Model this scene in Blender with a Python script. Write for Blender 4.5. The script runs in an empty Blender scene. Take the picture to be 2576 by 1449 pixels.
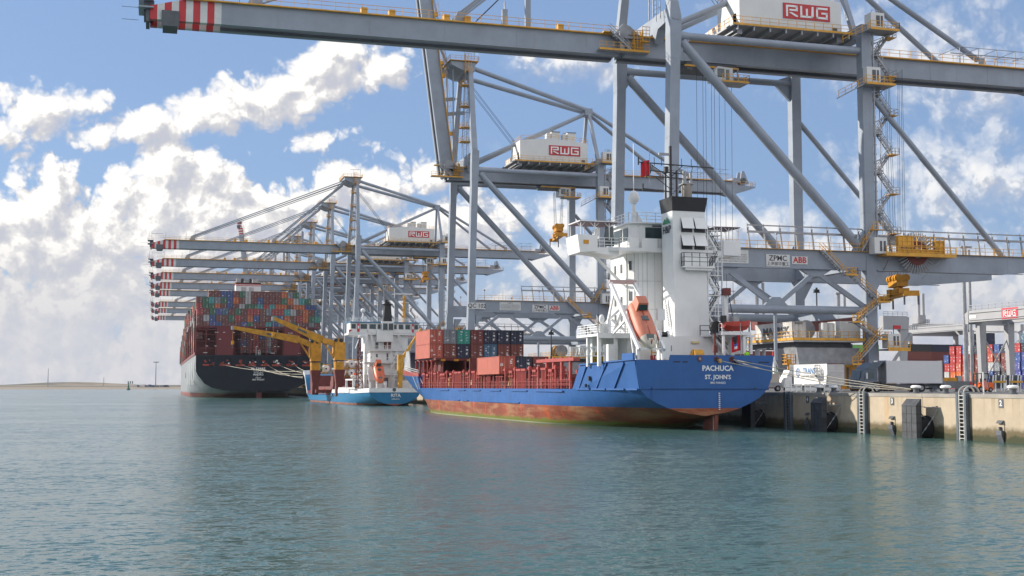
import bpy, bmesh, math, random
import numpy as np
from mathutils import Vector, Matrix
R = math.radians
rnd = random.Random(7)
SC = bpy.context.scene
COL = SC.collection

# ------------------------------------------------------------------ camera, sky, sun, exposure
cam = bpy.data.objects.new('camera', bpy.data.cameras.new('camera'))
COL.objects.link(cam); SC.camera = cam
cam.location = (0, 0, 5.2)
cam.rotation_euler = (R(90 + 4.539), 0, -R(16.10))
cam.data.sensor_width = 36; cam.data.lens = 36 * 3118 / 2576
cam.data.clip_start = 0.5; cam.data.clip_end = 30000
SUN_EL, SUN_AZ = 25.0, -53.0            # azimuth clockwise from +Y
sl = bpy.data.lights.new('sun', 'SUN'); sl.energy = 4.5; sl.angle = R(0.55); sl.color = (1, .93, .82)
sun = bpy.data.objects.new('sun', sl); COL.objects.link(sun)
_sd = Vector((math.sin(R(SUN_AZ)) * math.cos(R(SUN_EL)), math.cos(R(SUN_AZ)) * math.cos(R(SUN_EL)), math.sin(R(SUN_EL))))
sun.rotation_euler = _sd.to_track_quat('Z', 'Y').to_euler()
SC.view_settings.view_transform = 'Standard'; SC.view_settings.look = 'None'
SC.view_settings.exposure = 0.44; SC.view_settings.gamma = 1; SC.view_settings.use_curve_mapping = False
SC.render.engine = 'CYCLES'
SC.cycles.max_bounces = 5; SC.cycles.glossy_bounces = 3; SC.cycles.diffuse_bounces = 3
SC.cycles.transmission_bounces = 3; SC.cycles.volume_bounces = 0
SC.cycles.use_denoising = True

W = bpy.data.worlds.new('World'); SC.world = W; W.use_nodes = True
W.cycles.sampling_method = 'MANUAL'; W.cycles.sample_map_resolution = 512

class NT:
    """small helper for building node trees"""
    def __init__(s, nt): s.nt = nt
    def n(s, typ, **k):
        nd = s.nt.nodes.new(typ)
        for a, v in k.items():
            if a.startswith('i_'):
                key = a[2:]; key = int(key) if key.isdigit() else key
                s.put(nd.inputs[key], v)
            else: setattr(nd, a, v)
        return nd
    def put(s, sock, v):
        if isinstance(v, bpy.types.NodeSocket): s.nt.links.new(v, sock)
        else: sock.default_value = v
    def m(s, op, a, b=None, c=None, clamp=False):
        nd = s.nt.nodes.new('ShaderNodeMath'); nd.operation = op; nd.use_clamp = clamp
        for i, v in enumerate((a, b, c)):
            if v is not None: s.put(nd.inputs[i], v)
        return nd.outputs[0]
    def vm(s, op, a, b=None):
        nd = s.nt.nodes.new('ShaderNodeVectorMath'); nd.operation = op
        s.put(nd.inputs[0], a)
        if b is not None: s.put(nd.inputs[1], b)
        return nd.outputs['Value'] if op in ('LENGTH', 'DOT_PRODUCT') else nd.outputs[0]
    def ramp(s, fac, pts, interp='LINEAR'):
        nd = s.nt.nodes.new('ShaderNodeValToRGB'); cr = nd.color_ramp; cr.interpolation = interp
        while len(cr.elements) < len(pts): cr.elements.new(.5)
        for e, (p, c) in zip(cr.elements, pts):
            e.position = p; e.color = (*c, 1) if len(c) == 3 else c
        s.put(nd.inputs[0], fac); return nd.outputs[0]
    def mix(s, fac, a, b, blend='MIX'):
        nd = s.nt.nodes.new('ShaderNodeMix'); nd.data_type = 'RGBA'; nd.blend_type = blend
        s.put(nd.inputs[0], fac); s.put(nd.inputs[6], a); s.put(nd.inputs[7], b); return nd.outputs[2]
    def noise(s, vec, scale, detail=4, rough=.5, out=0, **k):
        nd = s.nt.nodes.new('ShaderNodeTexNoise'); s.put(nd.inputs['Vector'], vec)
        nd.inputs['Scale'].default_value = scale; nd.inputs['Detail'].default_value = detail
        nd.inputs['Roughness'].default_value = rough
        for a, v in k.items(): nd.inputs[a].default_value = v
        return nd.outputs[out]
    def sm(s, v, a, b):
        nd = s.nt.nodes.new('ShaderNodeMapRange'); nd.interpolation_type = 'SMOOTHSTEP'
        s.put(nd.inputs[0], v); nd.inputs[1].default_value = a; nd.inputs[2].default_value = b; return nd.outputs[0]

# cloud banks, unseen ones behind the camera and overhead added for fill light: azimuth, elevation, half sizes (degrees), tilt, strength, crispness
CLOUDS = [(0.4,7.2,5.5,3.1,0,1.0),(-4.1,6.2,4.4,3.1,0,1.0),(3.6,7.2,3.0,2.3,0,1.0),(0.6,9.4,2.4,1.5,0,1.0),(-4.1,8.7,1.1,1.5,0,.9),
 (-6.5,5.6,2.4,2.8,0,1.0),(-2.3,3.3,8.5,2.2,0,.8),(-5.7,11.6,2.2,1.8,0,.85),(-3.6,12.4,1.6,1.0,-10,.7),(-1.2,11.2,2.4,.8,15,.7),
 (2.8,12.4,3.4,1.2,20,.85),(6.9,13.8,3.8,1.6,20,1.0),(9.8,14.5,2.1,1.2,10,.7),(8.9,8.9,4.4,1.7,10,.7),(11.9,9.5,2.6,1.3,0,.7),
 (7.1,11.0,1.7,.5,15,.5),(13.0,7.5,4.4,1.8,0,.7),(18.6,15.0,3.3,.9,0,.42),(35.2,14.2,6.1,1.8,-10,.42),(36.4,9.2,4.4,1.8,0,.5),
 (18.2,7.9,1.4,1.3,0,.8),(26.6,7.1,2.6,.9,0,.7),(30.8,5.5,7.7,1.4,0,.62),(35.8,3.3,7.7,2.2,0,.75),(20.0,5.3,5.5,1.9,0,.65),
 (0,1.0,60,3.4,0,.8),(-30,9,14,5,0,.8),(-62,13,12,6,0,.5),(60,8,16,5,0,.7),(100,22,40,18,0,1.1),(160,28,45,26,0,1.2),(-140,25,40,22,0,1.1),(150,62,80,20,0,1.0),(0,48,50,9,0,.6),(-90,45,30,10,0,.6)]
def cloud_group():
    g = bpy.data.node_groups.new('cloud_density', 'ShaderNodeTree')
    g.interface.new_socket('P', in_out='INPUT', socket_type='NodeSocketVector')
    g.interface.new_socket('D', in_out='OUTPUT', socket_type='NodeSocketFloat')
    t = NT(g); gi = g.nodes.new('NodeGroupInput'); go = g.nodes.new('NodeGroupOutput')
    P = gi.outputs[0]
    wp = t.noise(P, .28, 2, .5, out=1)
    P2 = t.vm('ADD', P, t.vm('SCALE', t.vm('SUBTRACT', wp, (.5, .5, .5)), None))
    P2.node.inputs[1].links[0].from_node.inputs['Scale'].default_value = 1.6
    best = None
    for a, e, sa, se, rot, amp in CLOUDS:
        d = t.vm('SUBTRACT', P2, (a, e, 0)); c, s_ = math.cos(R(rot)), math.sin(R(rot))
        q1 = t.vm('DOT_PRODUCT', d, (c / sa, s_ / sa, 0)); q2 = t.vm('DOT_PRODUCT', d, (-s_ / se, c / se, 0))
        r = t.m('SQRT', t.m('MULTIPLY_ADD', q1, q1, t.m('MULTIPLY', q2, q2)))
        v = t.m('MULTIPLY_ADD', r, -amp*1.15, amp*1.45)
        best = v if best is None else t.m('SMOOTH_MAX', best, v, .18)
    best = t.m('MINIMUM', best, .8)
    f1 = t.noise(P, .32, 9, .52)
    vo = t.n('ShaderNodeTexVoronoi', feature='SMOOTH_F1', i_Vector=t.vm('ADD', P2, t.vm('MULTIPLY', t.noise(P, 1.8, 3, .55, out=1), (.55, .55, .55))), i_Scale=.58, i_Smoothness=.22)
    vo.inputs['Detail'].default_value = 3.0; vo.inputs['Roughness'].default_value = .62
    bill = t.m('MULTIPLY', t.m('SUBTRACT', .83, vo.outputs['Distance']), .72)
    D = t.m('ADD', t.m('ADD', best, t.m('MULTIPLY', t.m('SUBTRACT', f1, .5), .62)), bill)
    g.links.new(D, go.inputs[0]); return g
def build_world():
    t = NT(W.node_tree); W.node_tree.nodes.clear()
    out = t.n('ShaderNodeOutputWorld'); bg = t.n('ShaderNodeBackground'); bg.inputs['Strength'].default_value = .1
    tc = t.n('ShaderNodeTexCoord'); sep = t.n('ShaderNodeSeparateXYZ'); t.put(sep.inputs[0], t.vm('NORMALIZE', tc.outputs['Generated']))
    az = t.m('MULTIPLY', t.m('ARCTAN2', sep.outputs[0], sep.outputs[1]), 57.2958)
    el = t.m('MULTIPLY', t.m('ARCSINE', sep.outputs[2]), 57.2958)
    cb = t.n('ShaderNodeCombineXYZ', i_0=az, i_1=el, i_2=3.7); P = cb.outputs[0]
    g = cloud_group()
    def dens(v):
        nd = t.n('ShaderNodeGroup'); nd.node_tree = g; t.put(nd.inputs[0], v); return nd.outputs[0]
    d0 = dens(P); d1 = dens(t.vm('ADD', P, (-.5, .55, 0)))
    crisp = t.m('MULTIPLY', t.sm(az, 9.0, 5.0), t.sm(el, 11.5, 9.0)); veil = t.sm(az, 13.0, 22.0)
    cover = t.m('ADD', t.m('MULTIPLY', t.sm(d0, .03, .30), crisp), t.m('MULTIPLY', t.sm(d0, .0, .42), t.m('SUBTRACT', 1.0, crisp)))
    soft = t.m('MULTIPLY', t.sm(d0, -.45, .75), .85); cover = t.m('ADD', t.m('MULTIPLY', soft, veil), t.m('MULTIPLY', cover, t.m('SUBTRACT', 1.0, veil)))
    lit = t.m('ADD', t.m('MULTIPLY', t.m('SUBTRACT', d0, d1), 2.1), t.m('MULTIPLY_ADD', t.sm(d0, .25, 1.2), -.34, .66), clamp=True)
    lit = t.m('MULTIPLY', lit, t.m('MULTIPLY_ADD', t.sm(el, 1.5, 8.5), .62, .38))
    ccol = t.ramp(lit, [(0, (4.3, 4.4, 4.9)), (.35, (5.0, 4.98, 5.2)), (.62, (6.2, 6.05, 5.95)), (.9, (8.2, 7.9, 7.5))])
    front = t.m('COSINE', t.m('MULTIPLY', t.m('SUBTRACT', az, SUN_AZ), math.pi/180))   # front-lit clouds opposite the sun, brightened to raise fill on shaded sides
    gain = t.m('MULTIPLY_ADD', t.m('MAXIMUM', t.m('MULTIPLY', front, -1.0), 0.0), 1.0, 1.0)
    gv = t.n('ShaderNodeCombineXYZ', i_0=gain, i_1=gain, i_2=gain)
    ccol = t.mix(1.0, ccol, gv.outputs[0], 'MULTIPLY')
    sky = t.n('ShaderNodeTexSky', sky_type='NISHITA', sun_disc=False, sun_elevation=R(SUN_EL), sun_rotation=R(SUN_AZ))
    sky.air_density = 1.0; sky.dust_density = .6; sky.ozone_density = 2.0
    blue = t.mix(1.0, sky.outputs[0], (.68, .74, .88, 1), 'MULTIPLY')
    blue = t.mix(.6, blue, (2.25, 3.4, 5.5, 1))
    low = t.sm(el, 7.5, -.5)
    blue = t.mix(t.m('MULTIPLY', low, t.m('MULTIPLY_ADD', t.noise(P, .25, 4, .5), .6, .5), clamp=True), blue, (4.0, 4.15, 4.75, 1))
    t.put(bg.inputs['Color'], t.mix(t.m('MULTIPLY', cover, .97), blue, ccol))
    W.node_tree.links.new(bg.outputs[0], out.inputs[0])
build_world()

# ------------------------------------------------------------------ materials
MATS = {}
def mat(name, col, rough=.5, metal=0., var=.16, scale=.6, streak=.0, streakcol=(.25, .12, .06), bump=0., spec=.5):
    if name in MATS: return MATS[name]
    m = bpy.data.materials.new(name); m.use_nodes = True; t = NT(m.node_tree)
    b = m.node_tree.nodes['Principled BSDF']; MATS[name] = m
    g = t.n('ShaderNodeNewGeometry'); P = g.outputs['Position']
    n1 = t.noise(P, scale, 5, .6)
    c = t.mix(1.0, (*col, 1), t.ramp(n1, [(.25, (1 - var * 1.6,) * 3), (.75, (1 + var * .8,) * 3)]), 'MULTIPLY')
    if streak:
        st = t.noise(t.vm('MULTIPLY', P, (1.6, 1.6, .12)), 1.0, 5, .65)
        c = t.mix(t.m('MULTIPLY', t.sm(st, .56, .78), streak), c, (*streakcol, 1))
    t.put(b.inputs['Base Color'], c)
    b.inputs['Metallic'].default_value = metal; b.inputs['Specular IOR Level'].default_value = spec
    t.put(b.inputs['Roughness'], t.m('MULTIPLY_ADD', n1, .25, rough - .1))
    if bump:
        bp = t.n('ShaderNodeBump', i_Strength=.6, i_Distance=bump, i_Height=t.noise(P, 3.0, 6, .6)); t.put(b.inputs['Normal'], bp.outputs[0])
    return m
def grey(): return mat('crane_grey_paint', (.275, .315, .375), .45, 0, .13, .25, .34, (.20, .185, .165))
GREY = grey()
DGREY = mat('dark_grey_steel', (.10, .11, .125), .6, 0, .25, .8)
MGREY = mat('galvanised_steel', (.33, .34, .36), .5, .3, .2, .8)
YEL = mat('safety_yellow_paint', (.72, .36, .035), .5, 0, .2, .7)
DYEL = mat('machine_yellow_paint', (.62, .28, .012), .5, 0, .25, .8, .25, (.2, .1, .03))
WHITE = mat('white_ship_paint', (.80, .80, .79), .4, 0, .07, .3, .30, (.50, .42, .34))
PANEL = mat('white_cladding', (.68, .68, .66), .45, 0, .05, .4, .10, (.45, .42, .38))
RED = mat('sign_red_paint', (.52, .025, .03), .45, 0, .12, .6)
STRIPEW = mat('stripe_white_paint', (.62, .63, .62), .5, 0, .1, .6)
BLACK = mat('black_paint', (.012, .013, .016), .45, 0, .3, .8)
RUBBER = mat('black_rubber', (.016, .016, .018), .75, 0, .3, 1.2)
ROPE = mat('pale_rope', (.52, .47, .38), .8, 0, .15, 2)
WIRE = mat('wire_rope', (.05, .055, .06), .5, .5, .1, 2)
LETW = mat('letter_white', (.82, .82, .80), .5, 0, .04, 1)
LETB = mat('letter_black', (.015, .016, .02), .5, 0, .05, 1)
GLASS = mat('window_glass', (.035, .06, .065), .08, 0, .3, .5, spec=.8)
DKRED = mat('oxide_red_steel', (.16, .030, .026), .6, 0, .28, .9, .3, (.06, .02, .015))
LRED = mat('deck_red_paint', (.40, .055, .045), .5, 0, .2, .9, .2, (.13, .03, .02))
ORANGE = mat('lifeboat_orange', (.70, .15, .055), .45, 0, .15, 1.0, .15, (.5, .3, .2))
HORANGE = mat('vivid_orange_paint', (.80, .13, .01), .4, 0, .12, 1.0)
HIVIS = mat('hi_vis_fabric', (.42, .85, .02), .8, 0, .12, 4)
NAVY = mat('navy_fabric', (.02, .025, .05), .85, 0, .2, 4)
SKIN = mat('skin', (.48, .26, .18), .6, 0, .1, 6)
CONCRETE = mat('apron_concrete', (.36, .33, .29), .85, 0, .22, .25, .0, bump=.02)

# ------------------------------------------------------------------ mesh building
class B:
    def __init__(s): s.v = []; s.f = []; s.m = []
    def add(s, vs, fs, m=0):
        o = len(s.v); s.v.extend([tuple(p) for p in vs]); s.f.extend([tuple(i + o for i in f) for f in fs]); s.m.extend([m] * len(fs)); return s
    def box(s, x0, x1, y0, y1, z0, z1, m=0):
        return s.add([(x0,y0,z0),(x1,y0,z0),(x1,y1,z0),(x0,y1,z0),(x0,y0,z1),(x1,y0,z1),(x1,y1,z1),(x0,y1,z1)],
                     [(0,3,2,1),(4,5,6,7),(0,1,5,4),(1,2,6,5),(2,3,7,6),(3,0,4,7)], m)
    def bar(s, p, q, w, h=None, m=0, up=(0, 0, 1), w2=None, h2=None):
        p, q = Vector(p), Vector(q); d = (q - p).normalized(); h = w if h is None else h
        u = Vector(up)
        if abs(d.dot(u)) > .95: u = Vector((0, 1, 0))
        sx = d.cross(u).normalized(); uz = sx.cross(d)
        w2 = w if w2 is None else w2; h2 = h if h2 is None else h2
        r = lambda c, w, h: [c - sx*w/2 - uz*h/2, c + sx*w/2 - uz*h/2, c + sx*w/2 + uz*h/2, c - sx*w/2 + uz*h/2]
        return s.add(r(p, w, h) + r(q, w2, h2), [(3,2,1,0),(4,5,6,7),(0,1,5,4),(1,2,6,5),(2,3,7,6),(3,0,4,7)], m)
    def tube(s, p, q, r, r2=None, n=8, m=0, cap=True):
        p, q = Vector(p), Vector(q); d = (q - p).normalized(); u = Vector((0, 0, 1)) if abs(d.z) < .95 else Vector((1, 0, 0))
        a = d.cross(u).normalized(); b = d.cross(a); r2 = r if r2 is None else r2
        vs = [p + (a*math.cos(2*math.pi*i/n) + b*math.sin(2*math.pi*i/n))*r for i in range(n)] + \
             [q + (a*math.cos(2*math.pi*i/n) + b*math.sin(2*math.pi*i/n))*r2 for i in range(n)]
        fs = [(i, n+i, n+(i+1) % n, (i+1) % n) for i in range(n)]
        if cap: fs += [tuple(range(n)), tuple(range(2*n-1, n-1, -1))]
        return s.add(vs, fs, m)
    def path(s, pts, r, n=6, m=0):
        for a, b in zip(pts, pts[1:]): s.tube(a, b, r, n=n, m=m)
        return s
    def prism(s, pts, vec, m=0):
        n = len(pts); vec = Vector(vec); vs = [Vector(p) for p in pts]; nrm = Vector((0, 0, 0))
        for i in range(n): nrm += vs[i].cross(vs[(i+1) % n])
        if nrm.dot(vec) > 0: vs = vs[::-1]
        vs2 = vs + [p + vec for p in vs]
        return s.add(vs2, [tuple(range(n)), tuple(range(2*n-1, n-1, -1))] + [(i, n+i, n+(i+1) % n, (i+1) % n)[::1] for i in range(n)], m)
    def loft(s, rings, m=0, closed=True, cap0=True, cap1=True):
        n = len(rings[0]); vs = [p for r in rings for p in r]; fs = []
        for k in range(len(rings)-1):
            for i in range(n if closed else n-1):
                j = (i+1) % n; fs.append((k*n+i, k*n+j, (k+1)*n+j, (k+1)*n+i))
        if cap0: fs.append(tuple(range(n-1, -1, -1)))
        if cap1: fs.append(tuple(range((len(rings)-1)*n, len(rings)*n)))
        return s.add(vs, fs, m)
    def ell(s, c, rx, ry, rz, m=0, nu=12, nv=8, z0=-1., z1=1.):
        rings = []
        for k in range(nv+1):
            a = math.asin(z0) + (math.asin(z1) - math.asin(z0)) * k / nv; cr = max(math.cos(a), 1e-3)
            rings.append([(c[0]+rx*cr*math.cos(2*math.pi*i/nu), c[1]+ry*cr*math.sin(2*math.pi*i/nu), c[2]+rz*math.sin(a)) for i in range(nu)])
        return s.loft(rings, m)
    def rail(s, pts, h=1.2, sp=2., r=.05, bars=3, m=0, closed=False):
        if closed: pts = list(pts) + [pts[0]]
        for a, b in zip(pts, pts[1:]):
            a, b = Vector(a), Vector(b); L = (b-a).length; k = max(1, round(L/sp))
            for i in range(k+1):
                p = a.lerp(b, i/k); s.bar(p, p + Vector((0, 0, h)), r*1.6, r*1.6, m)
            for j in range(bars):
                z = Vector((0, 0, h*(j+1)/bars)); s.bar(a+z, b+z, r*1.5, r*1.5, m)
        return s
    def stair(s, p, q, w=.9, m=0, mr=None, rail=1.1, step=.35):
        p, q = Vector(p), Vector(q); d = q-p; hd = Vector((d.x, d.y, 0)).normalized(); sd = Vector((-hd.y, hd.x, 0))*w/2
        for k in (-1, 1):
            s.bar(p+sd*k, q+sd*k, .08, .25, m)
            if rail:
                z = Vector((0, 0, rail)); s.bar(p+sd*k+z, q+sd*k+z, .08, .08, m if mr is None else mr)
                s.bar(p+sd*k+z*.5, q+sd*k+z*.5, .06, .06, m if mr is None else mr)
                for i in range(4): c = p.lerp(q, (i+.5)/4)+sd*k; s.bar(c, c+z, .07, .07, m if mr is None else mr)
        n = max(2, int(abs(d.z)/step))
        for i in range(n):
            c = p.lerp(q, (i+.5)/n); s.bar(c-sd, c+sd, .28, .06, m)
        return s
    def ladder(s, p, q, side, w=.5, r=.04, step=.35, m=0):
        p, q, sd = Vector(p), Vector(q), Vector(side).normalized()*w/2
        for k in (-1, 1): s.bar(p+sd*k, q+sd*k, r*2, r*2, m)
        n = max(2, int((q-p).length/step))
        for i in range(n): c = p.lerp(q, (i+.5)/n); s.bar(c-sd, c+sd, r*1.6, r*1.6, m)
        return s
    def mesh(s, name, mats, smooth=False):
        me = bpy.data.meshes.new(name); me.from_pydata(s.v, [], s.f)
        for x in (mats if isinstance(mats, (list, tuple)) else [mats]): me.materials.append(x)
        if any(s.m): me.polygons.foreach_set('material_index', s.m)
        me.update()
        bm = bmesh.new(); bm.from_mesh(me); bmesh.ops.recalc_face_normals(bm, faces=bm.faces); bm.to_mesh(me); bm.free()
        if smooth:
            me.polygons.foreach_set('use_smooth', [True]*len(me.polygons))
            me.set_sharp_from_angle(angle=R(35 if smooth is True else smooth))
        return me
    def obj(s, name, mats, parent=None, loc=(0, 0, 0), smooth=False):
        return ob(name, s.mesh(name, mats, smooth), parent, loc)
def ob(name, me, parent=None, loc=(0, 0, 0), rot=(0, 0, 0)):
    o = bpy.data.objects.new(name, me); COL.objects.link(o); o.location = loc; o.rotation_euler = rot
    if parent: o.parent = parent
    return o
def tag(o, label, cat, group=None, kind=None):
    o['label'] = label; o['category'] = cat
    if group: o['group'] = group
    if kind: o['kind'] = kind
    return o
def struct(o): o['kind'] = 'structure'; return o
def thing(name, label, cat, loc=(0, 0, 0), rz=0, group=None):
    o = bpy.data.objects.new(name, None); COL.objects.link(o); o.location = loc; o.rotation_euler = (0, 0, rz)
    o.empty_display_size = .5
    return tag(o, label, cat, group)
KIDS = {}
def dup(o, parent=None):
    c = o.copy(); COL.objects.link(c)
    if parent: c.parent = parent
    for ch in list(o.children): dup(ch, c)
    return c
TXT = {}
def text(name, s, size, M, m, parent, ext=.01, bold=0.0, align='CENTER', sx=1.0):
    """flat lettering standing in the plane given by matrix M (x right, y up)"""
    key = (s, ext, bold, align)
    if key not in TXT:
        cu = bpy.data.curves.new(name, 'FONT'); cu.body = s; cu.size = 1; cu.align_x = align; cu.align_y = 'CENTER'
        cu.extrude = ext; cu.offset = bold; cu.resolution_u = 2
        o = bpy.data.objects.new('tmp', cu); COL.objects.link(o)
        dg = bpy.context.evaluated_depsgraph_get(); me = bpy.data.meshes.new_from_object(o.evaluated_get(dg)); COL.objects.unlink(o); bpy.data.objects.remove(o)
        TXT[key] = me
    me = TXT[key].copy(); me.transform(M @ Matrix.Diagonal((size*sx, size, size, 1))); me.materials.clear(); me.materials.append(m); me.name = name
    return ob(name, me, parent)
def FR(x, y, z, rz=0):        # lettering facing -Y (towards the viewer on the water)
    return Matrix.Translation((x, y, z)) @ Matrix.Rotation(rz, 4, 'Z') @ Matrix.Rotation(R(90), 4, 'X')
def strokes(b, x0, z0, w, h, y, yt, segs, m=0, tx=.2):
    """blocky logo lettering: segments in a unit square drawn as plates at depth y..yt, facing -Y"""
    for a in segs:
        b.prism([(x0+p[0]*w, y, z0+p[1]*h) for p in a], (0, yt-y, 0), m)
LOGO = [ # three block letters
 [[(0,.0),(.045,.0),(.045,.83),(.28,.83),(.28,1),(0,1)],[(.235,.62),(.28,.62),(.28,1),(.235,1)],[(.08,.5),(.28,.5),(.28,.66),(.08,.66)],[(.08,.38),(.13,.38),(.28,.12),(.28,0),(.24,0),(.08,.33)]],
 [[(.34,.12),(.385,.12),(.385,1),(.34,1)],[(.34,0),(.62,0),(.66,.17),(.34,.17)],[(.475,.1),(.52,.1),(.52,.8),(.475,.8)],[(.60,.0),(.66,.12),(.66,1),(.615,1)]],
 [[(.72,.0),(.765,.0),(.765,1),(.72,1)],[(.72,.83),(1,.83),(1,1),(.72,1)],[(.72,0),(1,0),(1,.17),(.72,.17)],[(.955,.1),(1,.1),(1,.55),(.955,.55)],[(.85,.42),(1,.42),(1,.58),(.85,.58)]]]
# ------------------------------------------------------------------ ship-to-shore cranes
def girders(b, x0, x1, zb, zt, tip=None, m=0, stripe=None):
    for (y0, y1) in ((-2.8, -1.6), (1.0, 2.2)):
        b.box(min(x0, x1), max(x0, x1), y0, y1, zb, zt, m)
    inner = .25
    b.box(min(x0, x1), max(x0, x1), -1.55, -1.2, zb+.1, zb+.45, 1); b.box(min(x0, x1), max(x0, x1), .6, .95, zb+.1, zb+.45, 1)
    b.box(min(x0, x1), max(x0, x1), .8, .98, zb+1.5, zb+1.62, 1); b.box(min(x0, x1), max(x0, x1), .86, .985, zb+2.3, zb+2.36, 1)
    n = int(abs(x1-x0)/8)
    for i in range(n+1):
        x = x0+(x1-x0)*(i+.02)/(n+.04)
        b.box(x-.3, x+.3, -1.58, .96, zt-.9, zt-.15, 1)
    j = min(x0, x1)+11
    while j < max(x0, x1)-3: b.box(j-.05, j+.05, -2.83, -2.801, zb, zt); b.box(j+5.6, j+5.63, -2.815, -2.801, zb, zt); j += 12.2
    k = int(abs(x1-x0)/1.9)
    for i in range(k): x = x0+(x1-x0)*(i+.5)/k; b.box(x-.06, x+.06, -1.58, -1.25, zb+.46, zb+.7, 1)

def boom_mesh_parts(parent, raised):
    HZ = 58.0
    bo = B(); girders(bo, -66.2, -.6, 56.6-HZ, 60.1-HZ)
    # tapering head with red and white bands, one box section per band and girder
    xs = [-66.2-1.06*i for i in range(11)]
    for gi, (y0, y1) in enumerate(((-2.8, -1.6), (1.0, 2.2))):
        for i in range(10):
            a, c = xs[i], xs[i+1]; za = 60.1-HZ-max(0, -66.2-a-5.3)*.27; zc = 60.1-HZ-max(0, -66.2-c-5.3)*.27
            zb = 56.6-HZ
            col = 3 if (i % 2) else 2
            bo.add([(c,y0,zb),(a,y0,zb),(a,y1,zb),(c,y1,zb),(c,y0,zc),(a,y0,za),(a,y1,za),(c,y1,zc)],
                   [(0,3,2,1),(4,5,6,7),(0,1,5,4),(1,2,6,5),(2,3,7,6),(3,0,4,7)], col)
    bo.box(-77.4, -76.85, -2.7, 2.1, 56.3-HZ, 58.7-HZ, 1)
    boom = bo.obj('boom', [GREY, DGREY, STRIPEW, RED], parent, (-4.9, 0, HZ))
    h = B(); h.box(-73.4, -71.2, -3.1, 1.4, 55.7-HZ, 56.5-HZ, 1); h.box(-73.6, -71.0, -3.2, -3.0, 55.6-HZ, 58.0-HZ, 1); h.obj('buffer_box', [GREY, DGREY], boom, (-1.5, 0, 0)); h = B()
    h.box(-77.0, -74.8, -3.4, 1.5, 58.2-HZ, 58.4-HZ); h.obj('end_platform', [GREY, DGREY, YEL], boom, (-1.5, 0, 0)); h = B(); h.box(-77.0, -74.8, -3.4, 2.6, 59.6-HZ, 59.75-HZ); h.box(-76.2, -74.7, -2, 1.6, 57.2-HZ, 59.62-HZ, 1)
    h.rail([(-74.8, -3.4, 59.75-HZ), (-77, -3.4, 59.75-HZ), (-77, 2.6, 59.75-HZ), (-74.8, 2.6, 59.75-HZ)], 1.1, 1.5, .04, 2, 2)
    h.box(-79.5, -77, -1.0, -.95, 58.7-HZ, 58.76-HZ, 1); h.box(-79.5, -77, .6, .65, 57.2-HZ, 57.26-HZ, 1)
    for x in (-76.5, -75.4, -70, -62): h.bar((x, -2.6, 60-HZ), (x, -2.6, 63.2-HZ), .09, .09, 1)
    h.bar((-75.5, -2.6, 62.4-HZ), (-71, -2.6, 62.4-HZ), .1, .1, 1)
    h.obj('end_platform', [GREY, DGREY, YEL], boom, (-1.5, 0, 0))
    rl = B(); pts = [(-74.5, -3.3, 60.2-HZ), (-66, -3.3, 60.2-HZ), (-1, -3.3, 60.2-HZ)]
    rl.rail(pts, 1.25, 2.2, .045, 2); rl.rail([(-72, 2.6, 60.2-HZ), (-1, 2.6, 60.2-HZ)], 1.25, 2.4, .045, 2)
    rl.box(-72, -1, -3.4, -2.81, 59.95-HZ, 60.14-HZ, 1); rl.box(-72, -1, 2.21, 2.8, 59.95-HZ, 60.14-HZ, 1)
    for x in (-44, -39.5, -30.5, -27, -11): rl.box(x-.5, x+.5, -3.2, -2, 60.15-HZ, 61.1-HZ, 0)
    rl.obj('walkway', [YEL, MATS.get('walk') or YEL], boom)
    for x in (-61, -28):
        for y in (-2.2, 1.6): mt = B(); mt.prism([(x-1.3, y-.25, 60.1-HZ), (x+1.3, y-.25, 60.1-HZ), (x+.5, y-.25, 62-HZ), (x-.5, y-.25, 62-HZ)], (0, .5, 0)); mt.obj('stay_mount', [GREY], boom)
    mt = B(); mt.box(-62.2, -59.8, -2, 1.4, 60.2-HZ, 60.7-HZ)
    mt.obj('mount_beam', [GREY], boom)
    for x, hh in ((-16.5, 5.2), (-20.5, 2.9)): mt = B(); mt.box(x-.45, x+.45, -2.5, -1.9, 60.1-HZ, 60.1-HZ+hh); mt.box(x-.05, x+.05, -2.55, -1.85, 60.1-HZ+hh, 60.1-HZ+hh+1.3); mt.obj('boom_latch', [GREY], boom)
    mt = B(); mt.bar((-60, -2.2, 60.8-HZ), (-60, -2.2, 64-HZ), .15, .15); mt.bar((-60, -2.2, 64-HZ), (-56.5, -2.2, 64-HZ), .12, .12)
    mt.obj('davit_post', [GREY], boom)
    if raised: boom.rotation_euler = (0, R(82.5), 0)
    return boom

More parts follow.
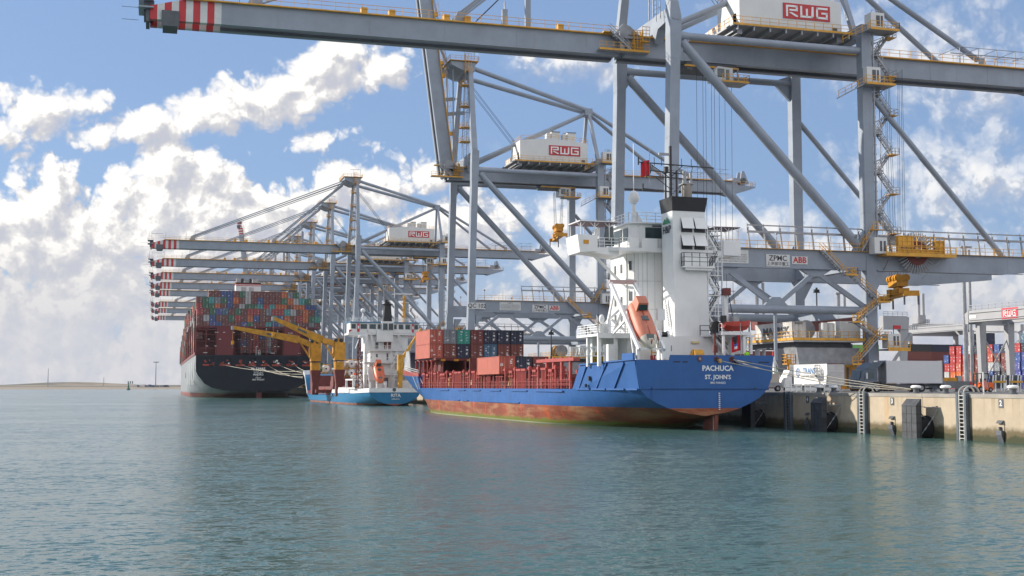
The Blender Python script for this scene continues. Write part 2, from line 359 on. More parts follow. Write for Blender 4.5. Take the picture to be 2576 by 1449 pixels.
def crane_parts(parent, raised=False):
    P = parent
    for s in (-1, 1):
        b = B(); y = 12.1*s
        rings = []
        for (z, cx, hx, hy) in ((1.6, -.6, 1.05, 1.05), (13, -.5, 1.0, 1.0), (20, -.45, .85, 1.0), (54, .38, .85, 1.0), (58, .5, 1.0, 1.0), (61, .55, 1.0, .95), (63.5, .35, .7, .9)):
            rings.append([(cx-hx, y-hy, z), (cx+hx, y-hy, z), (cx+hx, y+hy, z), (cx-hx, y+hy, z)])
        b.loft(rings)
        for (z, l) in ((58, 2.4), (20.2, -2.2), (13.4, -1.6)):  # gussets where tubes and beams meet the leg
            b.prism([(.9, y-.35, z-.6), (.9+abs(l), y-.35, z-.6), (.9, y-.35, z-.6-abs(l)*1.5)], (0, .7, 0))
        for z in (27, 34, 41, 48, 54): c = np.interp(z, [20, 54], [-.45, .38]); b.box(c-.875, c+.875, y-1.02, y+1.02, z, z+.1)
        b.bar((0, y-.98, 60.6), (1.2, y-.98, 60.6), .12, .3); 
        b.obj('waterside_leg', [GREY], P)
        b = B(); b.box(34.85, 36.75, y-.85, y+.85, 1.6, 62.5)
        for z in (9, 30, 37, 44, 51): b.box(34.825, 36.775, y-.875, y+.875, z, z+.1)
        b.prism([(34.8, y-.5, 23), (32.5, y-.5, 23), (34.8, y-.5, 27)], (0, 1, 0))
        b.prism([(34.9, y-.3, 59.5), (31.9, y-.3, 58.4), (31.9, y-.3, 57.4), (34.9, y-.3, 54.5)], (0, .6, 0)) if s > 0 else None
        b.prism([(36.7, y-.5, 23), (39, y-.5, 20.5), (36.7, y-.5, 16.5)], (0, 1, 0))
        b.obj('landside_leg', [GREY], P)
        b = B(); y0, y1 = y-.75, y+.75
        b.prism([(-1.2, y0, 20.2), (62, y0, 20.2), (78, y0, 21.6), (78, y0, 23.3), (-1.2, y0, 23.3)], (0, 1.5, 0))
        b.box(1.2, 34.6, y0-.15, y0-.003, 20.15, 20.35, 0); b.box(36.9, 66, y0-.12, y0-.003, 20.2, 20.35)
        for x in (8.6, 25.6): b.prism([(x-3.0, y-.36, 20.198), (x+3.0, y-.36, 20.198), (x+.9, y-.36, 19.0), (x-.9, y-.36, 19.0)], (0, .72, 0))
        b.obj('portal_beam', [GREY], P)
        b = B(); b.tube((.9, y, 58), (35, y, 58), .62, n=14); b.tube((.9, y, 58), (3.2, y, 58), .95, .62, n=14); b.obj('cross_tube', [GREY], P, smooth=True)
        b = B(); b.tube((.4, y, 13.4), (35, y, 13.4), .72, n=14); b.obj('cross_tube', [GREY], P, smooth=True)
        b = B(); b.tube((1.9, y, 57.0), (33.8, y, 24.4), .82, n=14); b.tube((36.9, y, 50.5), (62.6, y, 23.2), .5, n=12); b.obj('brace_tube', [GREY], P, smooth=True)
        b = B(); 
        for (p, q, w) in (((9, 20.1), (17.6, 14.2), .6), ((26, 20.1), (18.6, 14.2), .58), ((25.2, 20.1), (34.6, 14.2), .56), ((8.2, 20.1), (.6, 14.2), .62)):
            b.bar((p[0], y, p[1]), (q[0], y, q[1]), w, .75)
        b.prism([(15.9, y-.4, 13.9), (20.4, y-.4, 13.9), (18.9, y-.4, 15.4), (17.4, y-.4, 15.4)], (0, .8, 0)); b.tube((18.1, y, 13.2), (18.1, y, 5), .3); b.obj('lower_bracing', [GREY], P)
        for x in (-.6, 35.8): 
            b = B(); b.box(x-1.4, x+1.4, y-6.5, y+6.5, 1.5, 3.0); 
            for k in range(8): 
                yy = y-5.8+k*1.65; b.tube((x-.4, yy, .45), (x+.4, yy, .45), .42, n=12, m=1)
                b.box(x-.6, x+.6, yy-.6, yy+.6, .55, 1.45, 2)
            b.obj('bogie', [GREY, DGREY, DYEL], P)
    b = B()  # plate beams tying the two frames
    b.prism([(.55, -11.1, 63.4), (.55, 11.1, 63.4), (.55, 11.1, 61.4), (.55, 5, 60.9), (.55, 3.4, 58.8), (.55, 2.6, 60.6), (.55, -3.2, 60.6), (.55, -4, 58.8), (.55, -5.5, 60.9), (.55, -11.1, 61.4)], (1.5, 0, 0))
    b.obj('frame_beam', [GREY], P)
    for bb in ((34.9, 36.7, -11.2, 11.2, 60.4, 62.4), (35, 36.6, -11.2, 11.2, 20.6, 23), (35.1, 36.5, -11.2, 11.2, 12.6, 14.2)): B().box(*bb).obj('frame_beam', [GREY], P)
    boom_mesh_parts(P, raised)
    b = B(); girders(b, -4.4, 78, 56.6, 60.1)
    b.prism([(78, -2.8, 60.1), (78, -2.8, 56.6), (80, -2.8, 56.2), (87.3, -2.8, 58.4), (87.3, -2.8, 58.8), (82, -2.8, 58.9), (81, -2.8, 60.1)], (0, 5, 0))
    mg = b.obj('main_girder', [GREY, DGREY], P)
    b = B(); b.rail([(37.5, -3.4, 60.2), (80, -3.4, 60.2)], 1.25, 2.2, .045, 2); b.rail([(-4, 2.7, 60.2), (80, 2.7, 60.2)], 1.25, 2.4, .045, 2)
    b.box(-4, 80, -3.5, -2.81, 59.95, 60.14); b.rail([(81, -2.9, 59), (87.3, -2.9, 58.8), (87.3, 2.3, 58.8), (81, 2.3, 59)], 1.2, 1.5, .045, 2)
    for x in range(0, 5): b.bar((62+4*x, -2.5, 60.2), (62+4*x, -2.5, 63.4), .14, .14, 1); b.bar((62+4*x-4.6, -2.5, 61.4), (62+4*x, -2.5, 63.4), .12, .12, 1)
    b.bar((60, -2.5, 62.1), (79, -2.5, 62.1), .16, .16, 1); b.bar((62, -2.5, 63.4), (79, -2.5, 63.4), .1, .1, 1); b.box(66, 67.3, -2.6, -1.2, 60.2, 61.6, 1)
    b.obj('walkway', [YEL, GREY], mg)
    b = B(); b.box(80.5, 83, -2, 1.4, 59.9, 61.2); b.prism([(83, -1.6, 59.6), (86, -1.6, 59.6), (84.4, -1.6, 63.4), (83.6, -1.6, 63.4)], (0, .4, 0)); b.prism([(83, 1, 59.6), (86, 1, 59.6), (84.4, 1, 63.4), (83.6, 1, 63.4)], (0, .4, 0))
    b.tube((84, -2, 60.6), (84, 1.6, 60.6), .8, n=12, m=1); b.obj('rope_sheaves', [GREY, DGREY], mg)
    # machinery house
    b = B(); S, N = -9.0, -.5
    b.prism([(14, S, 61.9), (33.4, S, 61.9), (33.4, S, 67.3), (22.8, S, 68.2), (14, S, 67.3)], (0, N-S, 0))
    b.box(14.6, 33, N, 7.4, 61.9, 64.4)
    for x in (15.5, 16.8): b.box(13.94, 13.997, S+1.2, S+2.2, 62, 64.1, 1)
    b.box(31.6, 32.6, S-.05, S-.003, 62.1, 62.7, 1)
    b.box(13.8, 33.6, S-.2, 7.6, 61.86, 61.897, 1)
    mh = b.obj('machinery_house', [PANEL, DGREY], P)
    b = B(); b.box(22.2, 31.2, S-.12, S-.004, 63.6, 66.3); sg = b.obj('sign', [RED], mh)
    b = B()
    for ls in LOGO: strokes(b, 22.7, 63.95, 8.0, 2.0, S-.2, S-.125, ls)
    b.obj('logo_lettering', [LETW], sg)
    for x in (23.2, 27.8):
        b = B(); b.box(x, x+2.4, S+.8, S+4, 67.8, 70.2); b.box(x-1.2, x-.1, S+1, S+3, 67.8, 69.8); b.prism([(x-.1, S+.6, 70.2), (x+2.5, S+.6, 70.2), (x+2.5, S+4.2, 70.6), (x-.1, S+4.2, 70.6)], (0, 0, .12), 1); b.obj('roof_vent', [PANEL, DGREY], mh)
    b = B(); b.rail([(14.1, S, 67.3), (22.8, S, 68.2), (33.3, S, 67.3), (33.3, N, 67.3), (14.1, N, 67.3)], 1.2, 2, .045, 2, closed=True); b.obj('roof_railing', [YEL], mh)
    b = B(); b.box(12.2, 36, S-1.3, 8.6, 61.3, 61.6); b.box(12.1, 36.1, S-1.36, S-1.303, 61.35, 61.7, 1)
    for x in range(13, 36, 3): b.box(x, x+.25, S-1.2, N+1, 60.6, 61.3)
    for x in (14, 33): b.box(x-.5, x+.5, S, N, 60.2, 61.29)
    b.rail([(12.2, N, 61.6), (12.2, S-1.3, 61.6), (36, S-1.3, 61.6)], 1.25, 1.7, .045, 2, 1); b.obj('platform', [MGREY, YEL], mh)
    # mast and stays
    for s in (-1, 1):
        b = B(); b.bar((.4, 11.9*s, 63.2), (.9, 5.5*s, 87.5), 1.6, 1.5, 0, (0, 1, 0), 1.15, 1.15); b.obj('mast_leg', [GREY], P)
    b = B(); b.prism([(-1, -6.2, 86), (2, -6.2, 86), (2.3, -6.2, 88.4), (-4.6, -6.2, 88.6), (-4.4, -6.2, 87.5)], (0, 12.4, 0))
    mh2 = b.obj('mast_head', [GREY], P)
    b = B(); b.box(-5, 3, -6.8, 6.8, 88.6, 88.75); b.rail([(-5, -6.8, 88.75), (3, -6.8, 88.75), (3, 6.8, 88.75), (-5, 6.8, 88.75)], 1.2, 1.6, .05, 2, closed=True)
    b.rail([(-.8, -6.4, 85.2), (-.8, -7.5, 85.2), (.8, -7.5, 85.2)], 5.2, .7, .06, 6); b.rail([(-1, -7.6, 85.2), (1, -7.6, 85.2)], 1.2, 1, .05, 2)
    b.bar((-.6, -5, 88.7), (-.6, -5, 92), .12, .12, 1); b.bar((2.2, -5, 88.7), (2.2, -5, 92), .12, .12, 1); b.bar((-2, -5, 92), (2.6, -5, 92), .14, .14, 1)
    b.obj('mast_platform', [YEL, MGREY], mh2)
    b = B()
    for y in (-9.4, -7.6): b.bar((-1.9, y, 61.5), (-.3, y*.55, 86), .16, .16); b.bar((-.6, y, 61.5), (.5, y*.55, 86), .12, .12)
    for i in range(15):
        t = i/14; z = 62+t*23; y = -8.5*(1-t*.45)
        b.bar((-1.9+1.6*t, y-.9, z), (-.5+1.0*t, y+.9, z+.8), .1, .1); b.bar((-1.9+1.6*t, y+.9, z+.8), (-.5+t, y-.9, z+1.6), .08, .08)
    for z, t in ((66, .17), (70, .35), (76, .6), (82, .83)):
        y = -8.5*(1-t*.45); b.box(-2.8+1.4*t, .2+t, y-1.5, y+1.5, z, z+.15, 1); b.rail([(-2.8+1.4*t, y-1.5, z), (.2+t, y-1.5, z), (.2+t, y+1.5, z), (-2.8+1.4*t, y+1.5, z)], 1.2, 1.4, .05, 2, 1, True)
    b.obj('mast_stair', [MGREY, YEL], P)
    b = B()
    for s in (-1, 1): b.bar((37.3, 7*s, 62.2), (36.6, .9*s, 78), .9, .9, 0, (1, 0, 0), .8, .8)
    b.box(35.4, 37.6, -1.5, 1.5, 77, 79)
    b.obj('rear_mast', [GREY], P)
    st = [((1.6, -4.6, 87.3), (36, -.8, 78.6)), ((1.6, 4.6, 86.9), (36, .8, 78.2)), ((37, -.8, 78.4), (67.5, -2, 60.6)), ((37, .8, 78), (61, 1.6, 60.6)), ((2.2, -6, 61.2), (35.8, -.6, 77.6)), ((2.2, 6, 61.2), (35.8, .6, 77.6))]
    if not raised: st += [((-3.5, -5, 87.6), (-65.9, -2.2, 62)), ((-3.5, 5, 87.6), (-65.9, 1.6, 62)), ((-3.8, -4, 87.0), (-32.9, -2.2, 62)), ((-3.8, 4, 87.0), (-32.9, 1.6, 62))]
    else: st += [((-3.5, -4, 87), (-3.2, -3.4, 66)), ((-3.5, 4, 87), (-3.2, 2.4, 66)), ((-4, -3, 87), (-9.2, -2.6, 98)), ((-4, 3, 87), (-9.2, 1.8, 98))]
    for i, (p, q) in enumerate(st):
        b = B(); r = .62 if i < 2 else (.52 if i < 6 else .2)
        b.tube(p, q, r if i < 6 else .2, n=10)
        if i >= 6: b.tube(Vector(p)-Vector((0, 0, .75)), Vector(q)-Vector((0, 0, .75)), .16, n=6)
        b.obj('stay', [GREY], P, smooth=True)
    b = B()
    for y in (-2.2, -1.2, .6, 1.6): b.tube((-1.5, y, 87.6), (14.2, y-1, 68), .05, n=4)
    if not raised:
        for y in (-1.5, .9): b.tube((-4, y, 88), (-30, y, 61), .06, n=4)
    else:
        for y in (-2, -1, .4, 1.4): b.tube((-4.4, y, 88), (-11, y, 118), .06, n=4)
    b.obj('hoist_rope', [WIRE], P)
    # hinge works platform
    b = B(); b.box(-9.5, -.5, -4.4, -3.0, 57.0, 57.2); b.box(-9.5, -.5, -4.45, -4.41, 57.0, 57.35, 1); b.rail([(-9.5, -4.4, 57.2), (-.6, -4.4, 57.2)], 1.2, 1.3, .045, 2, 1)
    b.stair((-7.6, -4, 60.4), (-3.8, -4, 57.3), .8, 0); b.box(-5.8, -5, -4.2, -3.4, 57.2, 60.4); b.rail([(-3.2, -4.2, 57.2), (-1.6, -4.2, 57.2), (-1.6, -3.2, 57.2), (-3.2, -3.2, 57.2)], 3.6, .5, .06, 6, 1, True)
    b.prism([(-7, -3.5, 59.5), (-4.9, -3.5, 62), (-3.6, -3.5, 61.6), (-1.2, -3.5, 59.5)], (0, .6, 0)); b.tube((-4.9, -3.6, 58), (-4.9, 3, 58), .55, n=12)
    b.box(-8.6, -6.8, -4.2, -2.9, 60.1, 60.3, 1); b.box(-2.2, -.9, -5.4, -4.4, 58.6, 58.75, 1); b.rail([(-2.2, -5.4, 58.75), (-.9, -5.4, 58.75)], 2.4, .7, .05, 4, 1)
    b.obj('hinge_platform', [MGREY, YEL], P)
    b = B()
    for k in range(9): z0 = 23.2+k*4.25; 
    z = 23.2; k = 0
    while z < 61:
        xa, xb = (38.0, 40.6) if k % 2 == 0 else (40.6, 38.0)
        b.stair((xa, -12.3 if k % 2 else -11.3, z), (xb, -12.3 if k % 2 else -11.3, z+3.4), .8, 0, step=.5)
        xl = xb; zz = z+3.4
        b.box(xl-.5 if xl > 39 else 37.0, xl+1.1 if xl > 39 else 38.5, -12.9, -10.7, zz, zz+.12, 1 if xl > 39 else 0)
        e = (xl-.5, xl+1.1) if xl > 39 else (37.0, 38.5)
        b.rail([(e[0], -12.9, zz), (e[1], -12.9, zz), (e[1], -10.7, zz)], 1.15, 1, .045, 2, 0)
        if xl > 39: b.bar((36.8, -12.1, zz-1.6), (xl-.4, -12.1, zz), .14, .2)
        z += 3.4; k += 1
    b.bar((37.0, -12.95, 23), (37.0, -12.95, 61), .25, .25); b.bar((38.9, -11.6, 24), (38.9, -11.6, 60), .1, .1)
    for i in range(24): b.box(36.76, 37.3, -13.0, -12.7, 24+i*1.6, 24.25+i*1.6)
    b.obj('stair_tower', [MGREY, YEL], P)
    for (z, x0) in ((61.4, 36.0), (51.9, 35.0)):
        b = B(); b.box(x0, x0+2.6, -14.2, -12.2, z, z+2.9); b.box(x0+1.0, x0+1.7, -14.24, -14.203, z+.6, z+2.4, 1); b.box(x0+1.9, x0+2.3, -14.24, -14.203, z+.6, z+2.4, 1)
        cb = b.obj('cabin', [PANEL, DGREY], P)
        b = B(); b.box(x0-.6, x0+5, -15, -11.4, z-.25, z-.05); b.box(x0-.6, x0+5, -15.06, -15.003, z-.3, z+.1, 1); b.rail([(x0-.6, -15, z), (x0+5, -15, z), (x0+5, -11.4, z)], 1.2, 1.2, .05, 2, 1)
        b.bar((x0-5 if z < 60 else x0-3, -13, z-2.6 if z < 60 else z-1.2), (x0-.6, -14, z-.2), .9, .14); b.rail([(x0-5, -13.4, z-2.6), (x0-.6, -14.4, z-.2)], 1.2, 1.3, .05, 2, 1)
        b.bar((x0+4.6, -13, z-.3), (36.7, -13, z-1.9), .12, .12); b.obj('cabin_platform', [MGREY, YEL], cb)
    # operator cab and trolley
    o = 0.0
    b = B(); b.box(7, 16.5, -2.7, 2.1, 55.5, 56.5); b.box(6.6, 16.8, -2.9, -2.75, 55.7, 56.0, 1); b.box(10, 12.5, -1.4, .8, 56.6, 58.2); b.box(13, 16, -1.3, .8, 56.6, 57.4, 1)
    for x in range(7, 17, 2): b.box(x, x+1, -3.0, -2.6, 55.1, 55.5, 0)
    tr = b.obj('trolley', [DGREY, YEL], P)
    b = B(); b.prism([(11.2, -4.6, 53.1), (14.8, -4.6, 53.1), (14.8, -4.6, 55.4), (12.0, -4.6, 55.6), (11.4, -4.6, 54.8)], (0, 2.6, 0)); 
    b.box(11.9, 13.2, -4.65, -4.603, 53.7, 55.2, 1); b.box(13.5, 14.1, -4.65, -4.603, 53.3, 55.1, 1); b.box(11.18, 11.3, -4.5, -2.2, 53.4, 54.8, 1)
    cb = b.obj('operator_cab', [PANEL, GLASS], P)
    b = B(); b.box(12.4, 17.4, -5.6, -2, 52.7, 52.9); b.rail([(12.4, -5.6, 52.9), (17.4, -5.6, 52.9), (17.4, -2, 52.9)], 1.2, 1, .05, 2, 1); b.box(12.4, 17.4, -5.65, -5.61, 52.7, 53.0, 1); b.bar((16.5, -3, 53), (16.5, -3, 55.8), .2, .2); b.obj('cab_platform', [MGREY, YEL], cb)
    # walkways, cable gantry and reel on the portal
    for s in (-1, 1):
        b = B(); y = 12.1*s; yo = y-1.15 if s < 0 else y+1.15
        b.rail([(1.2, yo, 23.35), (77, yo, 23.35)], 1.2, 1.9, .045, 2); b.box(1, 77.5, min(yo, y-.7*0)-.05, max(yo, y)+.05, 23.303, 23.36, 0)
        for x in range(3, 76, 5): b.bar((x, yo, 23.4), (x, yo, 25.9), .07, .07, 1); b.box(x-.2, x+.2, yo-.2, yo+.2, 25.7, 26.1, 1) if x % 3 == 0 else None
        b.obj('portal_walkway', [YEL, MGREY], P)
    b = B(); x = 13.6
    while x < 77:
        b.bar((x+.35, -11.6, 23.4), (x, -11.6, 26.9), .28, .28, 0, (0, 1, 0), .2, .2); b.bar((x, -11.9, 26.9), (x, -11.3, 26.9), .14, .14); b.bar((x-.1, -11.6, 26), (x-.1, -11.6, 27.6), .1, .1); x += 2.95
    b.box(13.4, 77, -11.8, -11.5, 26.05, 26.4); b.box(13.4, 77, -11.75, -11.6, 27.2, 27.4); b.obj('cable_gantry', [MGREY], P)
    b = B(); cx, cz = 44.0, 23.3
    for i in range(36):
        a = 2*math.pi*i/36; c, s_ = math.cos(a), math.sin(a); b.bar((cx+.9*c, -13.9, cz+.9*s_), (cx+3.6*c, -13.9, cz+3.6*s_), .12, .16)
        b.bar((cx+.9*c, -13.4, cz+.9*s_), (cx+3.6*c, -13.4, cz+3.6*s_), .12, .16)
    b.tube((cx, -14, cz), (cx, -13.2, cz), 2.1, n=24, m=1); b.tube((cx, -14.2, cz), (cx, -12.9, cz), .9, n=16, m=0)
    cr = b.obj('cable_reel', [MGREY, DKRED], P)
    b = B(); b.box(37, 50.5, -15.6, -13, 22.6, 22.8); b.box(37, 50.5, -15.66, -15.603, 22.5, 23.1, 0); b.rail([(37, -15.6, 22.8), (50.5, -15.6, 22.8)], 1.3, 1.1, .06, 3, 0)
    b.box(39.5, 39.8, -15.5, -14.6, 22.8, 26.0); b.box(46.6, 48.3, -15.4, -14.6, 22.8, 25.4); b.box(39.6, 42.4, -15.45, -15.3, 24.0, 26.0); b.box(39.6, 47, -15.45, -15.3, 22.9, 23.8)
    b.rail([(39.4, -15.5, 22.8), (48.3, -15.5, 22.8)], 3.1, .9, .07, 4, 0); b.bar((38.2, -15, 22.7), (38.2, -12.9, 20.4), .14, .14, 1); b.bar((48.6, -15, 22.7), (45.5, -12.9, 19), .12, .12, 1)
    b.obj('reel_platform', [YEL, MGREY], cr)
    b = B(); b.box(35.2, 37.6, -15, -13.2, 22.9, 25.6); b.box(36.2, 36.6, -15.04, -15.003, 23.3, 25, 1); b.box(36.9, 37.3, -15.04, -15.003, 23.3, 25, 1); b.box(37.8, 46, -11, -8.6, 25.2, 26.6); b.obj('electrical_cabin', [PANEL, DGREY], P)
    b = B()  # stairs down from the portal to the lower platform
    for (p, q) in (((26, -13.6, 23.3), (30.2, -13.6, 19.3)), ((31.4, -13.6, 19.2), (36.6, -13.6, 15.0)), ((36.2, -14.4, 14.6), (32, -14.4, 11.6)), ((32, -13.6, 11.4), (36.4, -13.6, 8.6)), ((36.4, -14.4, 9.4), (31.5, -14.4, 4.5)), ((31.5, -14.4, 4.4), (33.5, -14.4, .2))):
        b.stair(p, q, .9, 1, 0, 1.15, .45)
    for (x, z) in ((30.2, 19.2), (36.2, 14.8), (31.2, 11.4), (36.3, 8.6), (31, 4.4)):
        b.box(x-.5, x+1.7, -15, -13, z-.1, z, 1); b.box(x-.5, x+1.7, -15.05, -15.003, z-.15, z+.15, 0); b.rail([(x-.5, -15, z), (x+1.7, -15, z), (x+1.7, -13, z)], 1.2, .9, .05, 2, 0)
    b.obj('portal_stair', [YEL, MGREY], P); b = B()
    b.stair((33.6, -13.2, 23.4), (36, -13.2, 27), .9, 1, 0, 1.1, .5); b.box(35.6, 37.6, -14, -12.9, 27, 27.1, 0); b.rail([(35.6, -14, 27.1), (37.6, -14, 27.1)], 1.2, .8, .05, 2, 0)
    b.obj('portal_stair', [YEL, MGREY], P)
    b = B(); b.box(21.2, 34.6, -12.4, 7, 8.1, 8.6); b.box(22.5, 33, -10.6, 5, 7.2, 8.09, 1)
    b.box(21.1, 34.7, -12.46, -12.403, 8.35, 8.8, 2); b.box(21.1, 21.197, -12.4, 7, 8.35, 8.8, 2); b.rail([(21.25, 7, 8.6), (21.25, -12.35, 8.6), (34.5, -12.35, 8.6)], 1.25, 1.4, .05, 2, 2)
    for x in range(24, 33, 3): b.box(x, x+.4, -10, -9.2, 6.6, 7.19, 1)
    b.prism([(22.4, -11.2, 7.19), (22.9, -11.2, 4), (24.4, -11.2, .6), (34.2, -11.2, .6), (34.2, -11.2, 7.19)], (0, 8, 0), 0)
    b.obj('pinning_platform', [MGREY, DGREY, YEL], P)
    b = B()
    b.tube((26.0, -8.2, 10.3), (26.0, -3.5, 10.3), 1.5, n=18)
    for y in (-8.25, -6, -3.5): b.tube((26.0, y, 10.3), (26.0, y+.2, 10.3), 1.65, n=18, m=1)
    b.obj('cable_drum', [DYEL, MGREY], P, smooth=True)
    b = B(); b.tube((27.8, -10.9, 8.6), (27.8, -10.9, 11.4), .5, n=14); b.tube((29, -10.9, 8.6), (29, -10.9, 11.4), .5, n=14); b.box(27.6, 29.8, -10.9, -9.5, 8.6, 11.3)
    b.box(30.7, 34.6, -11, -7, 8.6, 11.7); b.tube((31, -11, 8.6), (31, -11, 10.6), .45, n=12); b.obj('cabinet', [PANEL], P, smooth=True)
    b = B(); b.box(30.6, 34.2, -12.6, -11.3, .3, 4.3); b.box(30.8, 31.2, -12.7, -12.603, .6, 3.9, 1); b.prism([(30.6, -12.7, .3), (30.6, -12.7, 2), (28.8, -12.7, .3)], (0, 1, 0)); b.obj('cable_slot_housing', [DYEL, DGREY], P)
    b = B(); b.box(37.2, 39.6, -15.2, -13.4, 7.1, 9.5); b.box(38.2, 38.6, -15.24, -15.203, 7.5, 9.1, 1); b.box(38.9, 39.2, -15.24, -15.203, 7.5, 9.1, 1); b.box(36.8, 41, -15.8, -13, 6.7, 6.95, 1); b.box(36.8, 41, -15.86, -15.803, 6.6, 7.2, 2); b.rail([(36.8, -15.8, 6.95), (41, -15.8, 6.95)], 1.2, 1, .05, 2, 2); b.box(38.4, 39.8, -15, -14.9, 10.3, 10.9, 3); b.bar((38.5, -14.8, 9.5), (38.5, -14.8, 10.9), .1, .1, 1); b.obj('checker_cabin', [PANEL, DGREY, YEL, RED], P)
    # signs on the south portal beam
    yf = -12.1-.78
    b = B(); b.box(16.2, 20.5, yf-.06, yf, 20.4, 22.4); s1 = b.obj('sign', [STRIPEW], P); text('maker_lettering', 'ZPMC', 1.25, FR(18.35, yf-.075, 21.75), LETB, s1, .005, .012); text('maker_lettering', '上海振华重工', .68, FR(18.35, yf-.075, 20.82), LETB, s1, .005, .005)
    b = B(); b.box(20.9, 23.8, yf-.05, yf, 20.9, 22.2); s2 = b.obj('sign', [STRIPEW], P); text('maker_lettering', 'ABB', 1.35, FR(22.35, yf-.07, 21.55), RED, s2, .005, .03)
    b = B(); b.box(7.2, 13.0, yf-.06, yf, 20.75, 22.95); s3 = b.obj('sign', [STRIPEW], P); text('load_lettering', 'S.W.L', .62, FR(10.1, yf-.075, 22.6), DGREY, s3)
    for i, tx in enumerate(('UNDER SPREADER (TANDEM LIFTING)', '65T UNDER SPREADER (SINGLE LIFTING)', '80T UNDER SPREADER (TWIN LIFTING)', '90T UNDER CARGO BEAM (LIFTING)')): text('load_lettering', tx, .3, FR(10.1, yf-.075, 22.15-.36*i), DGREY, s3)

CRANES = [('near', 195.8, 0, 'nearest grey quay crane, its lowered boom crossing high overhead above every ship'),
 ('b', 326.8, 1, 'grey quay crane numbered QC 102 with its boom raised steeply'),
 ('c', 521, 0, 'grey quay crane with topmost of the distant lowered booms, behind the coaster wheelhouse'),
 ('d', 597.5, 0, 'distant grey quay crane whose lowered boom is second from top of the far stack'),
 ('e', 670, 0, 'distant grey quay crane whose lowered boom is third from top, above the white ship funnel'),
 ('f', 735, 0, 'distant grey quay crane with lowered boom fourth from top, passing behind the white funnel'),
 ('g', 795, 0, 'distant grey quay crane with lowered boom fifth from top, ending at the highest stacked boxes'),
 ('h', 903, 0, 'far grey quay crane with lowered boom third from bottom of the distant stack of booms'),
 ('i', 980, 0, 'far grey quay crane with lowered boom second from bottom of the distant stack of booms'),
 ('k', 1032, 1, 'far grey quay crane whose raised striped boom pokes up between the distant stays'),
 ('j', 1085, 0, 'farthest grey quay crane, its lowered striped boom lowest of the distant stack')]
GQ = 4.45
protos = {}
for key, yc, raised, lab in CRANES:
    if raised not in protos:
        r = thing('quay_crane', lab, 'crane', (80, yc, GQ), 0, 'ship-to-shore cranes along the quay'); crane_parts(r, bool(raised)); protos[raised] = r
    else:
        r = dup(protos[raised]); r.location = (80, yc, GQ); r['label'] = lab
    if key != 'near':
        for ch in r.children:
            if ch.name.startswith(('operator_cab', 'trolley')):
                ch.location.x += {'b': 15.2, 'c': 19.5, 'd': 26, 'e': 27, 'k': 10}.get(key, -12)
    if key in 'bc':
        pl = B().box(-1.35, 3.2, -12.1-1.13, -12.1-1.06, 20.9, 22.6).obj('number_plate', [STRIPEW], r)
        text('number_lettering', 'QC 102' if key == 'b' else 'QC 103', 1.5, FR(.95, -12.1-1.145, 21.75), LETB, pl, .005, .012)

def spreader(loc, lab, ropelen, side, rz=0):
    r = thing('spreader', lab, 'spreader', loc, rz, 'yellow container spreaders hanging from cranes')
    b = B()
    b.box(-.9, .9, -3.2, 3.2, .6, 1.5); b.box(-.6, .6, -6.6, 6.6, .1, .7)
    for y in (-6.8, 6.5): b.box(-1.35, 1.35, y, y+.3, -.1, .8)
    for y in (-6.75, 6.45):
        for x in (-1.3, 1.1): b.box(x, x+.25, y, y+.3, -1.6, -.1, 1)
    b.tube((-.9, -2.6, 1.2), (-.9, -1.2, 1.2), .45, n=10); b.box(-1.2, -.7, 1, 2.6, .4, 1.6)
    b.obj('spreader_frame', [DYEL, DGREY], r)
    b = B(); b.box(-1.0, 1.0, -2.4, 2.4, 1.9, 3.0); b.box(-.5, .5, -1, 1, 1.5, 1.95)
    for y in (-2.1, -.9, .9, 2.1): b.tube((-.7, y-.3, 3.4), (-.7, y+.3, 3.4), .65, n=12); b.tube((.7, y-.3, 3.4), (.7, y+.3, 3.4), .65, n=12); b.box(-1.05, 1.05, y-.42, y-.36, 2.9, 3.9)
    b.obj('head_block', [DYEL], r)
    if ropelen:
        b = B()
        for x in (-.75, .75):
            for y in (-2.1, -.9, .9, 2.1): b.tube((x, y, 3.4), (x*1.6, y*.55-.3, 3.4+ropelen), .035, n=4)
        b.obj('hoist_rope', [WIRE], r)
    return r
spreader((80+27.7, 326.6, GQ+41.8), 'yellow spreader hanging on long ropes high under the crane numbered QC 102', 9.6, 0, R(-8))
spreader((80+31.5, 521, GQ+46), 'smaller distant yellow spreader hanging beyond the crane with the white logo house', 6.4, 0, R(-6))
spreader((80+45.2, 189.5, GQ+16.2), 'large yellow spreader with black corner flippers hanging beside the near landside crane leg', 37, 0, R(-15))
b = B()
for x in (9.5, 10.6, 11.2, 12.2, 12.8, 13.8, 14.8, 16): b.tube((x, -1.6+.2*(x % 2), 55.5), (x-.2, -1.4, 12), .035, n=4)
b.obj('hoist_rope', [WIRE], protos[0])
